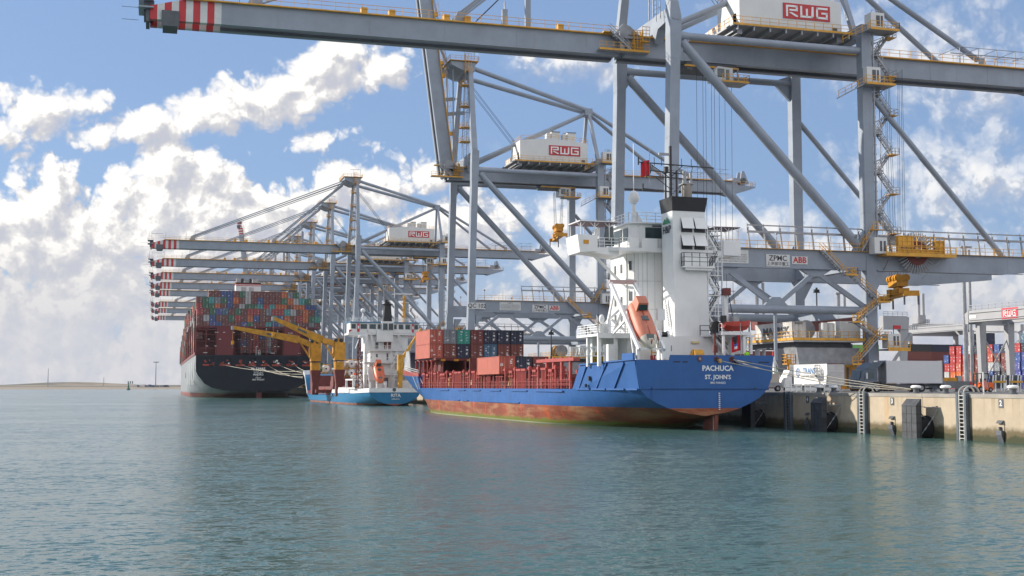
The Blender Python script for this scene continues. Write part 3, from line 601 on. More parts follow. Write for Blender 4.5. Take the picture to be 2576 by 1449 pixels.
# ------------------------------------------------------------------ containers
CC = {'maroon': (.17, .035, .03), 'brown': (.19, .05, .036), 'red': (.42, .035, .035), 'salmon': (.46, .105, .065), 'orange': (.60, .13, .02),
      'green': (.03, .15, .08), 'teal': (.03, .28, .22), 'turquoise': (.05, .34, .34), 'blue': (.03, .08, .27), 'navy': (.016, .024, .055),
      'steel blue': (.06, .15, .24), 'grey': (.20, .22, .25), 'light grey': (.46, .46, .46), 'white': (.62, .60, .56), 'black': (.025, .03, .03), 'violet': (.07, .08, .30), 'lime': (.16, .42, .10)}
def cmat(c, dull=0):
    key = ('hazed_container_' if dull else 'container_')+c.replace(' ', '_')  # dull set: distance haze put into the colour as a greyer tone
    if key in MATS: return MATS[key]
    m = mat(key, tuple(x*.66+.030 for x in CC[c]) if dull else CC[c], .5, 0, .16, .7, .22, tuple(x*.45+.02 for x in CC[c])); t = NT(m.node_tree); b = m.node_tree.nodes['Principled BSDF']
    tc = t.n('ShaderNodeTexCoord'); sp = t.n('ShaderNodeSeparateXYZ'); t.put(sp.inputs[0], tc.outputs['Object'])
    w = t.m('PINGPONG', sp.outputs[1], .16); bp = t.n('ShaderNodeBump', i_Strength=.8, i_Distance=.05, i_Height=t.m('MULTIPLY', w, 3.0)); t.put(b.inputs['Normal'], bp.outputs[0])
    return m
CW, CH = 2.66, 2.83
DARKEDGE = mat('container_door_seam_grey', (.05, .05, .055), .6)  # dark grey of the seam between the door leaves
def container_mesh(c, L, H=CH, det=1):
    key = (c, L, H, det)
    if key in CM: return CM[key]
    b = B(); hw = CW/2
    b.box(-hw+.05, hw-.05, .06, L-.06, .08, H-.06)                        # walls (door end at y=0)
    for x in (-hw, hw-.16): b.box(x, x+.16, 0, .16, 0, H, 0); b.box(x, x+.16, L-.16, L, 0, H, 0)
    for z in (0, H-.12): b.box(-hw+.16, hw-.16, 0, .12, z, z+.12, 0)
    for x in (-hw, hw-.1):
        for z in (0, H-.1): b.box(x, x+.1, .16, L-.16, z, z+.1, 0)
    if det:
        for x in (-.95, -.42, .42, .95): b.bar((x, .03, .15), (x, .03, H-.15), .05, .05, 1)
        b.box(-.02, .02, .045, .058, .12, H-.12, 2)
        for z in (.5, 1.25): 
            for x in (-.7, .7): b.box(x-.3, x+.3, .02, .05, z, z+.07, 1)
    else:
        b.box(-.03, .03, .03, .058, .12, H-.12, 2); 
        for x in (-.72, .72): b.box(x-.04, x+.04, .03, .058, .12, H-.12, 1)
    r2 = random.Random(hash(c) % 97)
    for k in range(9 if det else 3):
        x = r2.choice((-1.12, -.62, .5, .62)); z = r2.uniform(.5, H-.5); b.box(x, x+r2.uniform(.15, .45), .035, .052, z, z+r2.uniform(.07, .22), 3)
    me = b.mesh('container_'+c.replace(' ', '_'), [cmat(c, not det and H == 3.0), mat('lock_bar_'+c.replace(' ', '_'), tuple(min(1, x*1.7+.10) for x in CC[c]), .5, .2), DARKEDGE, LETW]); CM[key] = me; return me
CM = {}
def container(c, L, loc, rz, label, group, det=1, H=CH, cat='container'):
    o = ob('shipping_container', container_mesh(c, L, H, det), None, loc, (0, 0, rz)); return tag(o, label, cat, group)
ORD = ['leftmost', 'second', 'third', 'fourth', 'fifth', 'sixth', 'seventh', 'eighth', 'ninth', 'tenth', 'eleventh', 'twelfth', 'thirteenth', 'fourteenth', 'fifteenth', 'sixteenth', 'seventeenth', 'eighteenth', 'nineteenth', 'twentieth', 'twenty-first']

# ------------------------------------------------------------------ hull shapes and hull paint
def hull_paint(name, top, boot, zb, zg=0., rust=.5, algae=.0, band=None):
    m = bpy.data.materials.new(name); m.use_nodes = True; t = NT(m.node_tree); b = m.node_tree.nodes['Principled BSDF']
    g = t.n('ShaderNodeNewGeometry'); P = g.outputs['Position']; sp = t.n('ShaderNodeSeparateXYZ'); t.put(sp.inputs[0], P); z = sp.outputs[2]
    n1 = t.noise(P, .35, 6, .6); st = t.noise(t.vm('MULTIPLY', P, (.7, .7, .07)), 1, 6, .7); st2 = t.noise(t.vm('MULTIPLY', P, (.35, .35, .10)), 1, 6, .7, W=1) if False else t.noise(t.vm('ADD', t.vm('MULTIPLY', P, (.42, .42, .10)), (9, 3, 5)), 1, 6, .72)
    up = t.mix(1, (*top, 1), t.ramp(n1, [(.25, (.84,)*3), (.75, (1.1,)*3)]), 'MULTIPLY')
    up = t.mix(t.m('MULTIPLY', t.sm(st, .60, .80), .18), up, (.22, .25, .28, 1)); up = t.mix(t.m('MULTIPLY', t.sm(st2, .655, .74), .45), up, (.16, .07, .03, 1))
    lo = t.mix(1, (*boot, 1), t.ramp(n1, [(.2, (.6,)*3), (.8, (1.25,)*3)]), 'MULTIPLY')
    lo = t.mix(t.sm(t.noise(t.vm('MULTIPLY', P, (.15, .15, .9)), 1, 7, .7), .42, .66), lo, (boot[0]*.6+.20, boot[1]+.11, boot[2]+.06, 1))
    lo = t.mix(t.m('MULTIPLY', t.sm(st2, .57, .66), rust), lo, (.55, .09, .02, 1))
    if algae:
        al = t.sm(t.m('ADD', z, t.m('MULTIPLY', t.m('SUBTRACT', t.noise(P, .5, 6, .7), .5), 1.3)), .85, .35)
        lo = t.mix(t.m('MULTIPLY', al, algae), lo, (.17, .21, .03, 1))
        lo = t.mix(t.m('MULTIPLY', t.sm(z, .16, .08), .7), lo, (.45, .44, .36, 1))
    zz = t.m('ADD', z, t.m('MULTIPLY', t.m('SUBTRACT', t.noise(P, 2, 4, .6), .5), .10))
    c = t.mix(t.sm(zz, zb-.02, zb+.02), lo, up)
    if band: c = t.mix(t.sm(z, band[0]-.02, band[0]+.02), c, (*band[1], 1))
    t.put(b.inputs['Base Color'], c); b.inputs['Roughness'].default_value = .42; b.inputs['Specular IOR Level'].default_value = .3
    bp = t.n('ShaderNodeBump', i_Strength=.4, i_Distance=.12, i_Height=t.noise(t.vm('MULTIPLY', P, (1, 1, .45)), .75, 2, .5)); t.put(b.inputs['Normal'], bp.outputs[0])
    return m
def hull(name, st, mats, parent, deck=True, zlow=-1.2, n=10):
    """st: list of (u, zdeck, [(z, halfbeam)...], [z overrides]) from stern to stem; x across, y along"""
    zs_rings = []
    for (u, prof) in st:
        zl = [p[0] for p in prof]; hb = [p[1] for p in prof]
        side = [(zl[0]+(zl[-1]-zl[0])*(i/(n-1))**.9) for i in range(n)]
        h = np.interp(side, zl, hb)
        uu = [u(z) if callable(u) else u for z in side]
        ring = [(-h[i], uu[i], side[i]) for i in range(n-1, -1, -1)] + [(h[i], uu[i], side[i]) for i in range(n)]
        zs_rings.append(ring)
    b = B(); b.loft(zs_rings, 0, closed=True, cap0=True, cap1=True)
    return b.obj(name, mats, parent, smooth=30)

# ------------------------------------------------------------------ blue feeder ship in the foreground
PB = (.030, .115, .335)
PAINT = hull_paint('feeder_hull_paint', PB, (.27, .065, .03), 2.6, rust=.95, algae=.9)
PBLUE = mat('feeder_blue_paint', PB, .42, 0, .1, .35, .12, (.16, .2, .26), 0, .3)
S1 = thing('feeder_ship', 'bright blue feeder container ship moored stern-on with tall white superstructure', 'ship', (63.6, 137, 0), .012)
st = [(0, [(1.7, .25), (2.0, 2.6), (2.45, 4.3), (3.15, 6.1), (3.95, 7.5), (4.87, 8.35)]),
 (4, [(.9, .3), (1.5, 2.6), (2.2, 5.0), (3.0, 6.9), (3.9, 8.1), (4.87, 8.9)]),
 (9, [(-.4, .5), (.6, 3.0), (1.5, 5.4), (2.6, 7.6), (3.9, 8.9), (4.87, 9.4)]),
 (16, [(-1.4, 2.5), (0, 6.1), (1.2, 7.9), (2.6, 9.2), (3.9, 9.9), (4.87, 10.1)]),
 (26, [(-1.4, 6.5), (0, 9.0), (1.2, 9.7), (2.6, 10.2), (4.87, 10.3)]),
 (36, [(-1.4, 9.6), (0, 10.1), (2.6, 10.3), (4.87, 10.3)]),
 (85, [(-1.4, 10.0), (0, 10.2), (2.6, 10.3), (4.87, 10.3)]),
 (100, [(-1.4, 9.0), (0, 9.5), (2.6, 10.0), (4.87, 10.2)]),
 (111.5, [(-1.4, 7.0), (0, 7.8), (2.6, 9.0), (4.87, 10.0)]),
 (112, [(-1.4, 6.9), (0, 7.7), (2.6, 8.9), (4.87, 9.9), (7.2, 10.4)]),
 (122, [(-1.4, 4.4), (0, 5.2), (2.6, 6.8), (4.87, 8.8), (7.4, 10.2)]),
 (132, [(-1.4, 2.2), (0, 2.9), (2.6, 4.6), (4.87, 7.0), (7.6, 9.2)]),
 (140, [(-1.4, .8), (0, 1.3), (2.6, 2.5), (4.87, 4.4), (7.8, 6.9)]),
 (lambda z: 144+max(0, z+.5)*.72, [(-1.4, .2), (0, .3), (2.6, .5), (4.87, .9), (7.9, 2.6)])]
hull('hull', st, [PAINT], S1)
# stern plating above the deck
b = B()
pts = [(-8.35, 4.87), (8.35, 4.87), (9.25, 6.2), (9.3, 8.95), (4.2, 8.95), (-4.5, 8.95), (-4.75, 8.3), (-8.7, 8.3), (-8.9, 8.0)]
b.prism([(x, -.12, z) for x, z in [(-8.35, 4.87), (8.35, 4.87), (8.95, 6.2), (9.25, 8.95), (-4.4, 8.95), (-4.55, 8.35), (-8.85, 8.35), (-8.85, 7.4)]], (0, .3, 0))
b.box(-6.4, 7.2, -.125, -.121, 4.9, 4.93, 1)
tr = b.obj('transom', [PBLUE, NAVY], S1)
b = B()
for x0, x1 in ((-4.1, -3.2), (-2.9, -2.2), (4.6, 6.3), (7.2, 8.6)): b.box(x0, x1, -.135, -.121, 8.05, 8.2)
for x in (-6.9, 6.6, ): b.tube((x, -.2, 5.0), (x, -.1, 5.0), .08, n=8)
b.bar((-6.9, -.14, 3.0), (-6.9, -.14, 5.0), .03, .03)
b.obj('freeing_slot', [BLACK], tr)
for x in (-.65, 1.55, 3.6):
    b = B(); b.tube((x, -.2, 8.5), (x, -.1, 8.5), .33 if x != 1.55 else .3, n=14); b.tube((x, -.23, 8.5), (x, -.1, 8.5), .18, n=10, m=1); b.obj('fairlead', [DKRED, BLACK if x != -.65 else MGREY], tr)
b = B(); b.box(1.75, 2.05, -.5, -.13, 8.05, 8.5); b.tube((3.7, -.5, 8.2), (4.3, -.3, 7.9), .16, m=1); b.obj('rope_guard', [YEL, NAVY], tr)
text('ship_name', 'PACHUCA', .88, FR(1.72, -.135, 7.35), LETW, tr, .006, .028)
text('ship_name', "ST. JOHN'S", .72, FR(1.72, -.135, 6.3), LETW, tr, .006, .026)
text('ship_name', 'IMO 9344253', .36, FR(1.72, -.135, 5.62), LETW, tr, .006, .012)
b = B()
for i in range(9): b.box(1.78, 1.98, -.14, -.124, 2.4+i*.24, 2.52+i*.24)
b.obj('draught_marks', [LETW], tr)
b = B(); b.prism([(1.4, .6, -1), (1.4, 3.6, -1), (1.4, 3.4, 1.75), (1.4, .2, 1.75)], (.5, 0, 0)); b.tube((1.6, 4.4, -1), (1.6, 8, -.6), .7, n=10)
b.obj('rudder', [mat('rudder_antifouling', (.22, .065, .045), .7, 0, .3, .8)], S1)
b = B()
for i in range(8): b.box(1.35, 1.395, .5, .62, .05+i*.22, .17+i*.22)
b.obj('draught_marks', [LETW], S1)
# stern side plating with ribs
for s in (-1, 1):
    b = B(); o = s
    low = [(8.45, 0), (9.35, 9), (10.12, 16), (10.2, 18.6)]; topz = [(9.05, 0, 8.35), (9.75, 9, 8.12), (10.25, 15.6, 7.95)]
    vs = [(s*x, u, 4.87) for x, u in low] + [(s*x, u, z) for x, u, z in topz[::-1]]
    n = len(vs); vi = [(v[0]-s*.25, v[1]+.02, v[2]) for v in vs]
    b.add(vs + vi, [tuple(range(n)), tuple(range(2*n-1, n-1, -1))] + [(i, (i+1) % n, n+(i+1) % n, n+i) for i in range(n)])
    for (u0, u1) in ((16.2, 13.2), (11.2, 7.4), (6.3, 2.6)):
        x0 = 8.45+(10.2-8.45)*u0/18; x1 = 9.05+1.2*u1/15.6
        b.bar((s*(x0+.02), u0, 4.95), (s*(x1+.02), u1, 8.05), .2, .34, 0, (1, 0, 0))
    for (u0, u1) in ((.2, 3.0), (3.6, 8.2), (8.6, 12.5), (13, 17)):
        xx = lambda u: 8.5+(10.15-8.5)*min(1, u/17)
        b.bar((s*xx(u0), u0, 4.85), (s*xx(u1), u1, 4.85), .36, .2, 0)
    b.bar((s*9.1, 0, 8.4), (s*10.28, 15.6, 8.0), .3, .16)
    if s < 0: b.box(-9.2, -8.95, .1, 3.6, 8.3, 9.15); b.box(-10.2, -10.02, 12.3, 12.7, 5.9, 6.5, 1); b.box(-10.35, -10.1, 13.3, 13.6, 5.1, 5.5, 1)
    for u in (5.2, 8.4, 10.5, 14.6): b.tube((s*(8.47+u*.095), u, 5.12), (s*(8.6+u*.095), u, 5.12), .09, n=8, m=1) if False else None
    b.obj('stern_bulwark', [PBLUE, BLACK], S1)
# rubbing strakes and bow stripes on the sides
for s in (-1, 1):
    for (u0, u1) in ((22, 34), (38, 46), (52, 58), (64, 69), (74, 79), (86, 93)): B().bar((s*10.38, u0, 4.55), (s*10.38, u1, 4.55), .22, .16).obj('rubbing_strake', [PBLUE], S1)
    for (u0, u1) in ((42, 64), (72, 76), (78, 82), (85, 106)): B().bar((s*(10.33 if u1 < 100 else 9.9), u0, 2.75), (s*(10.33 if u1 < 100 else 9.25), u1, 2.75), .26, .16).obj('rubbing_strake', [PBLUE], S1)
b = B()
b.bar((-9.95, 112, 6.9), (-9.1, 107, 2.9), .12, .1); b.bar((-10.35, 113.5, 7.3), (-9.75, 113, 4.6), .12, .12); b.bar((-10.3, 117.5, 7.3), (-9.45, 116, 4.6), .12, .12)
b.obj('bow_rib', [STRIPEW], S1)
b = B(); b.loft([[(-10.3, 112, 7.2), (-10.3, 112, 7.9), (-10.1, 112, 7.9), (-10.1, 112, 7.2)], [(-10.15, 122, 7.4), (-10.35, 122, 8.3), (-10.1, 122, 8.3), (-9.9, 122, 7.4)], [(-9.1, 132, 7.6), (-9.4, 132, 8.9), (-9.1, 132, 8.9), (-8.8, 132, 7.6)], [(-6.8, 140, 7.8), (-7.2, 140, 9.3), (-6.9, 140, 9.3), (-6.5, 140, 7.8)], [(-.5, 150, 7.9), (-.5, 150.6, 9.6), (0, 150.2, 9.6), (0, 149.6, 7.9)]])
b.obj('bow_bulwark', [mat('bow_bulwark_red', (.36, .06, .05), .5, 0, .2, .6)], S1)
b = B(); b.prism([(-9.4, 124, 8.3), (-9.4, 131, 8.7), (-8.9, 131, 12.5), (-8.9, 127.5, 12.5)], (.2, 0, 0)); b.prism([(-8.9, 127.5, 12.5), (-8.9, 131, 12.5), (8.9, 131, 12.5), (8.9, 127.5, 12.5)], (0, 0, .3)); b.box(-8.9, 8.9, 130.8, 131, 8.4, 12.5)
b.obj('breakwater', [mat('breakwater_grey', (.30, .30, .31), .6, 0, .2, .6)], S1)
# hold: coaming, hatch covers, deck frames
b = B(); b.box(-8.9, 8.9, 24, 111, 4.9, 6.4); b.box(-8.6, 8.6, 44, 111, 6.4, 6.9, 1)
for i in range(7): b.box(-8.7, 8.7, 44+i*9.4, 44.25+i*9.4, 6.9, 7.1, 1)
b.box(-9.2, 9.2, 111, 111.3, 4.9, 10.2); b.box(-8.5, 8.5, 78, 78.3, 6.9, 10.2)
for x in (-7.8, -3.2, 1.4, 6.0): b.box(x, x+.25, 101.6, 110.9, 6.9, 10.2)
b.box(-4.6, -2.2, 100.4, 100.9, 6.9, 8.2, 2); b.box(-1, 3.4, 110.6, 110.98, 8.4, 9.0, 2)
b.box(-9.3, -8.5, 101, 118, 10.35, 10.75); b.box(8.5, 9.3, 101, 118, 10.35, 10.75); b.box(-9.3, 9.3, 102.6, 103.2, 10.3, 10.74); b.box(-9.3, 9.3, 116.2, 116.8, 10.3, 10.74)
hc = b.obj('hatch_coaming', [DKRED, DKRED, mat('tarpaulin', (.28, .20, .14), .8)], S1)
b = B()
for x in (-7.9, -5.2, -2.6, 0, 2.6, 5.2): b.box(x, x+.9, 102.4, 103.3, 10.2, 10.6)
b.obj('twist_lock', [DYEL], hc)
def frame_mesh(kind):
    b = B()
    if kind == 0:
        b.bar((-.3, 0, 0), (-.3, 0, 2.95), .22, .3); b.bar((.9, 0, 0), (.9, 0, 2.95), .2, .26); b.box(-.5, 1.1, -.35, .35, 2.75, 3.1); b.bar((-.3, 0, 1.2), (.9, 0, 1.2), .1, .1); b.bar((-.3, 0, 2.0), (.9, 0, 2.0), .1, .1); b.box(-.42, -.1, -.18, .18, 3.1, 3.3)
    elif kind == 1:
        for y in (-.9, -.3, .3, .9): b.bar((-.3, y, 0), (-.3, y, 2.8), .14, .2)
        b.box(-.45, .9, -1.1, 1.1, 2.65, 2.95); b.bar((-.3, -1, 1.0), (-.3, 1, 1.0), .07, .07)
    else:
        b.bar((-.3, -.5, 0), (-.3, -.5, 2.6), .16, .2); b.bar((-.3, .5, 0), (-.3, .5, 2.6), .16, .2); b.bar((-.3, -1.3, 1.9), (-.3, 1.3, 1.9), .1, .1); b.bar((-.3, -1.3, .95), (-.3, 1.3, .95), .07, .07); b.box(-.4, .2, -.8, .8, 2.4, 2.75)
    return b.mesh('deck_frame', [LRED])
FM = [frame_mesh(k) for k in range(3)]
y = 26.0; k = 0
seq = [0, 2, 1, 0, 2, 0, 1, 1, 0, 2, 0, 2, 2, 0, 1, 0]
while y < 110:
    o = ob('deck_frame', FM[seq[k % 16]], S1, (-9.7, y, 4.87)); y += (2.3, 2.9, 2.5, 1.9)[k % 4]; k += 1
for y in range(30, 110, 8):
    o = ob('deck_frame', FM[0], S1, (9.3, y, 4.87))
b = B(); b.rail([(-10.15, 19, 4.9), (-10.15, 111, 4.9)], 1.0, 3.1, .03, 2); b.obj('deck_railing', [LRED], S1)
b = B(); b.rail([(-10.2, 112.5, 7.3), (-10.2, 121, 7.9), (-9.8, 128, 8.4)], 1.2, 1.6, .05, 3); b.obj('bow_railing', [STRIPEW], S1)
vr = random.Random(3)
b = B()
for i in range(60):
    y = vr.uniform(27, 108); h = vr.uniform(.5, 2.1); x = vr.uniform(-9.1, -8.95)
    b.box(x, x+.3, y, y+vr.uniform(.15, .6), 4.9+vr.uniform(.2, 1), 5.1+h, vr.choice((0, 1, 2, 0, 3)))
b.obj('deck_fittings', [mat('cream_paint', (.55, .45, .25), .6), mat('pipe_green', (.05, .18, .13), .5), DKRED, YEL], S1)
for y in (103.5, 107, 110.5, 114, 117.5):
    b = B(); b.bar((-9.5, y, 6), (-9.5, y, 10.3), .26, .3); b.bar((-8.7, y, 6), (-8.7, y, 10.3), .2, .26); b.box(-9.7, -8.5, y-.3, y+.3, 10.1, 10.4); b.bar((-9.5, y, 7.6), (-8.7, y+.8, 9.2), .1, .1); b.obj('lashing_column', [LRED], S1)
b = B()
for y in (21, 24.5, 28, 31): b.bar((-9.6, y, 4.9), (-9.6, y, 9.2), .34, .5); b.bar((-9.6, y, 5), (-9.6, y+1.6, 7.6), .1, .1)
b.box(-9.9, -9.0, 19, 35, 8.6, 9.05); b.box(-8.8, 8.8, 19.5, 20, 4.9, 8.2); b.rail([(-10, 20, 5), (-10, 34, 5)], 1.1, 2.4, .04, 2)
b.obj('lashing_frame', [LRED], S1)
# poop deck house, funnel, tower, bridge
b = B(); b.prism([(-8.9, .2, 7.55), (9.0, .2, 7.55), (9.9, 16, 7.55), (-9.9, 16, 7.55)], (0, 0, .15)); b.obj('poop_deck', [mat('deck_green_grey', (.10, .14, .13), .7)], S1)
b = B(); b.box(-5.8, 9.2, 6.6, 20.6, 7.7, 11.45); b.box(-9.3, -5.9, 13.5, 15.6, 7.7, 11.45)
b.box(-9.3, -7.6, 13.46, 13.497, 7.75, 9.6, 1); b.box(-7.0, -6.3, 13.46, 13.497, 9.0, 10.2, 2)
for x in (-2.1, ): b.box(x, x+.8, 6.54, 6.597, 9.6, 10.3, 2); b.box(x+.12, x+.68, 6.52, 6.537, 9.75, 10.15, 0)
b.box(1.9, 2.6, 6.55, 6.597, 8.6, 9.6, 3); b.box(-1.6, -.4, 6.55, 6.597, 7.75, 9.0, 2); b.box(-1.5, -.5, 6.53, 6.547, 7.85, 8.9, 0)
for x in (1.4, 5.4, -3.2): b.box(x, x+1.0, 6.3, 6.597, 10.6, 10.85, 4)
b.obj('poop_house', [WHITE, mat('mustard_cover', (.42, .26, .02), .8), DGREY, RED, mat('lamp_cream', (.75, .6, .3), .5)], S1)
b = B(); b.box(-10.6, 9.9, 8.3, 15.8, 11.45, 11.75); b.box(-10.6, -5.9, 8.0, 8.29, 11.2, 11.85); b.box(3.0, 9.8, 5.6, 8.29, 11.45, 11.7)
b.rail([(-10.5, 15.6, 11.75), (-10.5, 8.3, 11.75), (-6, 8.3, 11.75)], 1.2, 1.3, .05, 4); b.rail([(2.5, 6.3, 11.6), (8.4, 6.3, 11.6)], 1.25, 1.6, .06, 2, 1)
for x, y in ((-10.2, 8.6), (-8.0, 8.6), (-10.2, 12.5), (-6.2, 8.5)): b.box(x-.2, x+.2, y-.2, y+.2, 7.7, 11.45)
b.obj('boat_deck', [WHITE, DGREY], S1)
b = B()
foot = [(-3.9, 20.6), (-3.9, 14.9), (-3.3, 13.7), (-1.8, 12.95), (2.2, 12.6), (4.6, 13.2), (6.2, 15), (6.2, 20.6)]
b.prism([(x, y, 11.75) for x, y in foot], (0, 0, 11.05))
def along(p, q, z0, z1, w, m):   # thin vertical weld line on a wall
    b.bar((p[0], p[1], z0), (p[0], p[1], z1), w, w, m)
for (x, y) in foot[1:6]: b.bar((x*1.004, y-.02, 11.8), (x*1.004, y-.02, 22.7), .1, .1, 1)
for f in (.3, .65): 
    x = -3.3+1.5*f; y = 13.7-.75*f; b.bar((x, y-.02, 11.8), (x, y-.02, 22.7), .06, .06, 1)
for f in (.25, .5, .75):
    x = -1.8+4.0*f; y = 12.95-.35*f; b.bar((x, y-.03, 11.8), (x, y-.03, 22.7), .06, .06, 1)
for z in (15.2, 18.9): 
    for (p, q) in zip(foot[1:5], foot[2:6]): b.bar((p[0]*1.003, p[1]-.03, z), (q[0]*1.003, q[1]-.03, z), .07, .07, 1)
tw = b.obj('tower', [WHITE, mat('weld_seam_grey', (.62, .62, .61), .5)], S1)
for z in (13.6, 15.9, 20.2):
    for y in (16.4, 18.6): B().box(-3.96, -3.903, y, y+.6, z, z+1.15).obj('porthole', [DGREY], tw)
p0, p1 = Vector((-3.9, 14.9, 0)), Vector((-3.3, 13.7, 0)); d = (p1-p0).normalized()
for z in (16.4, 20.4):
    for f in (.5,):
        c = p0.lerp(p1, f)+Vector((-.04, -.02, 0)); B().bar(c+Vector((0, 0, z)), c+Vector((0, 0, z+1.2)), .05, .45, 0, d).obj('porthole', [DGREY], tw)
b = B(); b.box(-11.3, 11.0, 12.2, 16.4, 22.6, 23.05); b.prism([(-6.4, 11.4, 22.6), (6, 11.4, 22.6), (7.5, 12.2, 22.6), (-7.5, 12.2, 22.6)], (0, 0, .45)); b.box(-4.4, 6.8, 16.4, 21, 22.6, 23.05)
b.prism([(-11.3, 12.2, 22.6), (-6, 12.2, 22.6), (-6, 12.2, 21.9)], (0, 4, 0)); b.prism([(11, 12.2, 22.6), (6, 12.2, 22.6), (6, 12.2, 21.9)], (0, 4, 0))
b.prism([(-11.5, 11.9, 22.3), (-9.2, 11.9, 22.5), (-9.1, 11.9, 24.55), (-11.8, 11.9, 24.6)], (0, 4.6, 0)); b.box(8.7, 11.2, 11.9, 16.5, 22.5, 24.5)
b.box(-9.2, -9.05, 12, 16, 23, 24.5); b.box(-11.0, -10.3, 11.85, 11.897, 23.4, 23.9, 1)
b.box(-4.9, -3.6, 11.38, 11.45, 23.05, 24.3); b.box(-3.2, -1, 11.38, 11.45, 23.05, 24.3)
b.rail([(-9, 12.3, 23.05), (-6, 12.3, 23.05), (-6.2, 11.5, 23.05), (5, 11.5, 23.05)], 1.25, 1.1, .05, 3); b.rail([(5, 11.5, 23.05), (8.7, 12.3, 23.05)], 1.25, 1.1, .05, 3)
for s in (-1, 1): b.tube((s*9.2, 13.5, 22.4), (s*3.9, 15.0, 18.2), .14); b.tube((s*8.4, 15.6, 22.4), (s*3.9, 16.6, 18.8), .14)
b.obj('bridge_wing', [WHITE, DYEL], S1)
b = B(); b.prism([(-4.2, 13.0, 23.05), (-3.4, 12.6, 23.05), (6, 12.6, 23.05), (7.2, 14, 23.05), (7.2, 19, 23.05), (-4.2, 19, 23.05)], (0, 0, 3.3)); b.prism([(-4.6, 12.7, 26.35), (-3.5, 12.1, 26.35), (6.4, 12.1, 26.35), (7.6, 13.8, 26.35), (7.6, 19.4, 26.35), (-4.6, 19.4, 26.35)], (0, 0, .18))
b.box(-2.95, -1.7, 12.55, 12.598, 23.1, 26.3, 0)
wh = b.obj('wheelhouse', [WHITE], S1)
B().box(-2.2, .4, 12.5, 12.597, 24.4, 25.9).obj('bridge_window', [GLASS], wh); B().box(-4.27, -4.203, 13.6, 15.2, 24.2, 25.9).obj('bridge_window', [GLASS], wh); B().box(-4.27, -4.203, 15.6, 18.4, 24.2, 25.9).obj('bridge_window', [GLASS], wh)
B().box(.9, 1.9, 12.5, 12.597, 24.4, 25.9).obj('bridge_window', [GLASS], wh)
b = B(); b.prism([(-6.3, 13.2, 23.05), (-6.3, 13.2, 26.2), (-8.4, 13.0, 25.9), (-7.6, 13.0, 23.05)], (0, .12, 0)) if False else None
b.box(-8.6, -8.5, 12.6, 15, 23.05, 25.6, 0); b.prism([(-7.9, 12.9, 23.3), (-6.4, 12.9, 23.3), (-6.5, 12.9, 25.9), (-7.6, 12.9, 25.9)], (0, .1, 0), 1)
b.box(-11.5, -6.2, 11.9, 16.3, 26.3, 26.42, 0); b.box(7.6, 11.2, 11.9, 16.3, 26.2, 26.32, 2); b.box(-11.5, -6.2, 11.9, 16.3, 26.2, 26.297, 2)
for x in (-11.3, -9.4, -7.4, 7.9, 9.6, 11.0):
    for y in (12.1, 16): b.bar((x, y, 24), (x, y, 26.2), .09, .09)
    b.bar((x, 12.1, 25.6), (x-.6, 12.1, 26.2), .06, .06); b.bar((x, 12.1, 25.6), (x+.6, 12.1, 26.2), .06, .06)
b.obj('wing_canopy', [WHITE, GLASS, mat('canopy_plum', (.18, .13, .15), .7)], S1)
b = B(); b.tube((-3.4, 13.5, 26.5), (-3.4, 13.5, 29.0), .32, .25, n=10); b.ell((-3.4, 13.5, 29.9), .72, .72, .95, nu=14, nv=8); b.tube((-3.5, 13.2, 30.6), (-3.5, 13.2, 37), .05, n=5); b.prism([(-3.4, 13.4, 26.5), (-2.0, 13.4, 26.5), (-3.4, 13.4, 28.5)], (0, .15, 0))
b.obj('radome', [WHITE], S1, smooth=True)
b = B(); b.rail([(-4.4, 12.9, 26.5), (-3.4, 12.3, 26.5), (3.0, 12.3, 26.5)], 1.3, 1.2, .045, 3); b.rail([(-4.4, 19, 26.5), (-4.4, 12.9, 26.5)], 1.3, 1.3, .045, 3); b.tube((1.3, 12.8, 26.5), (1.3, 12.8, 28.2), .35, m=1); b.box(.9, 1.8, 12.5, 13.2, 27.2, 28.4, 1); b.ladder((1.1, 12.4, 23.1), (1.1, 12.4, 26.4), (1, 0, 0), .6, .04, .35, 2); b.box(-1.2, 1.0, 12.55, 12.59, 26.0, 26.2, 1)
b.obj('monkey_island', [WHITE, DGREY, YEL], S1)
# funnel
b = B(); b.loft([[(-.35, 7.6, 11.5), (4.35, 7.6, 11.5), (4.35, 11, 11.5), (-.35, 11, 11.5)], [(-.55, 7.6, 27.5), (3.95, 7.6, 27.5), (3.95, 11, 27.5), (-.55, 11, 27.5)]])
fn = b.obj('funnel', [WHITE], S1)
b = B(); b.loft([[(-.58, 7.55, 27.5), (3.98, 7.55, 27.5), (3.98, 11.05, 27.5), (-.58, 11.05, 27.5)], [(-.75, 7.3, 29.3), (4.25, 7.3, 29.3), (4.25, 11.3, 29.3), (-.75, 11.3, 29.3)]]); b.obj('funnel_top', [BLACK], fn)
for x in (.65, 2.45):
    for z in (22.7, 24.9):
        b = B(); b.box(x, x+1.5, 7.5, 7.597, z-.1, z+1.75, 1); b.prism([(x-.05, 7.57, z+1.75), (x+1.55, 7.57, z+1.75), (x+1.55, 6.95, z+.3), (x-.05, 6.95, z+.3)], (0, -.06, .02)); b.bar((x+.05, 7.5, z+.2), (x+.05, 7.0, z+.35), .05, .05, 1); b.obj('louvre_flap', [WHITE, BLACK], fn)
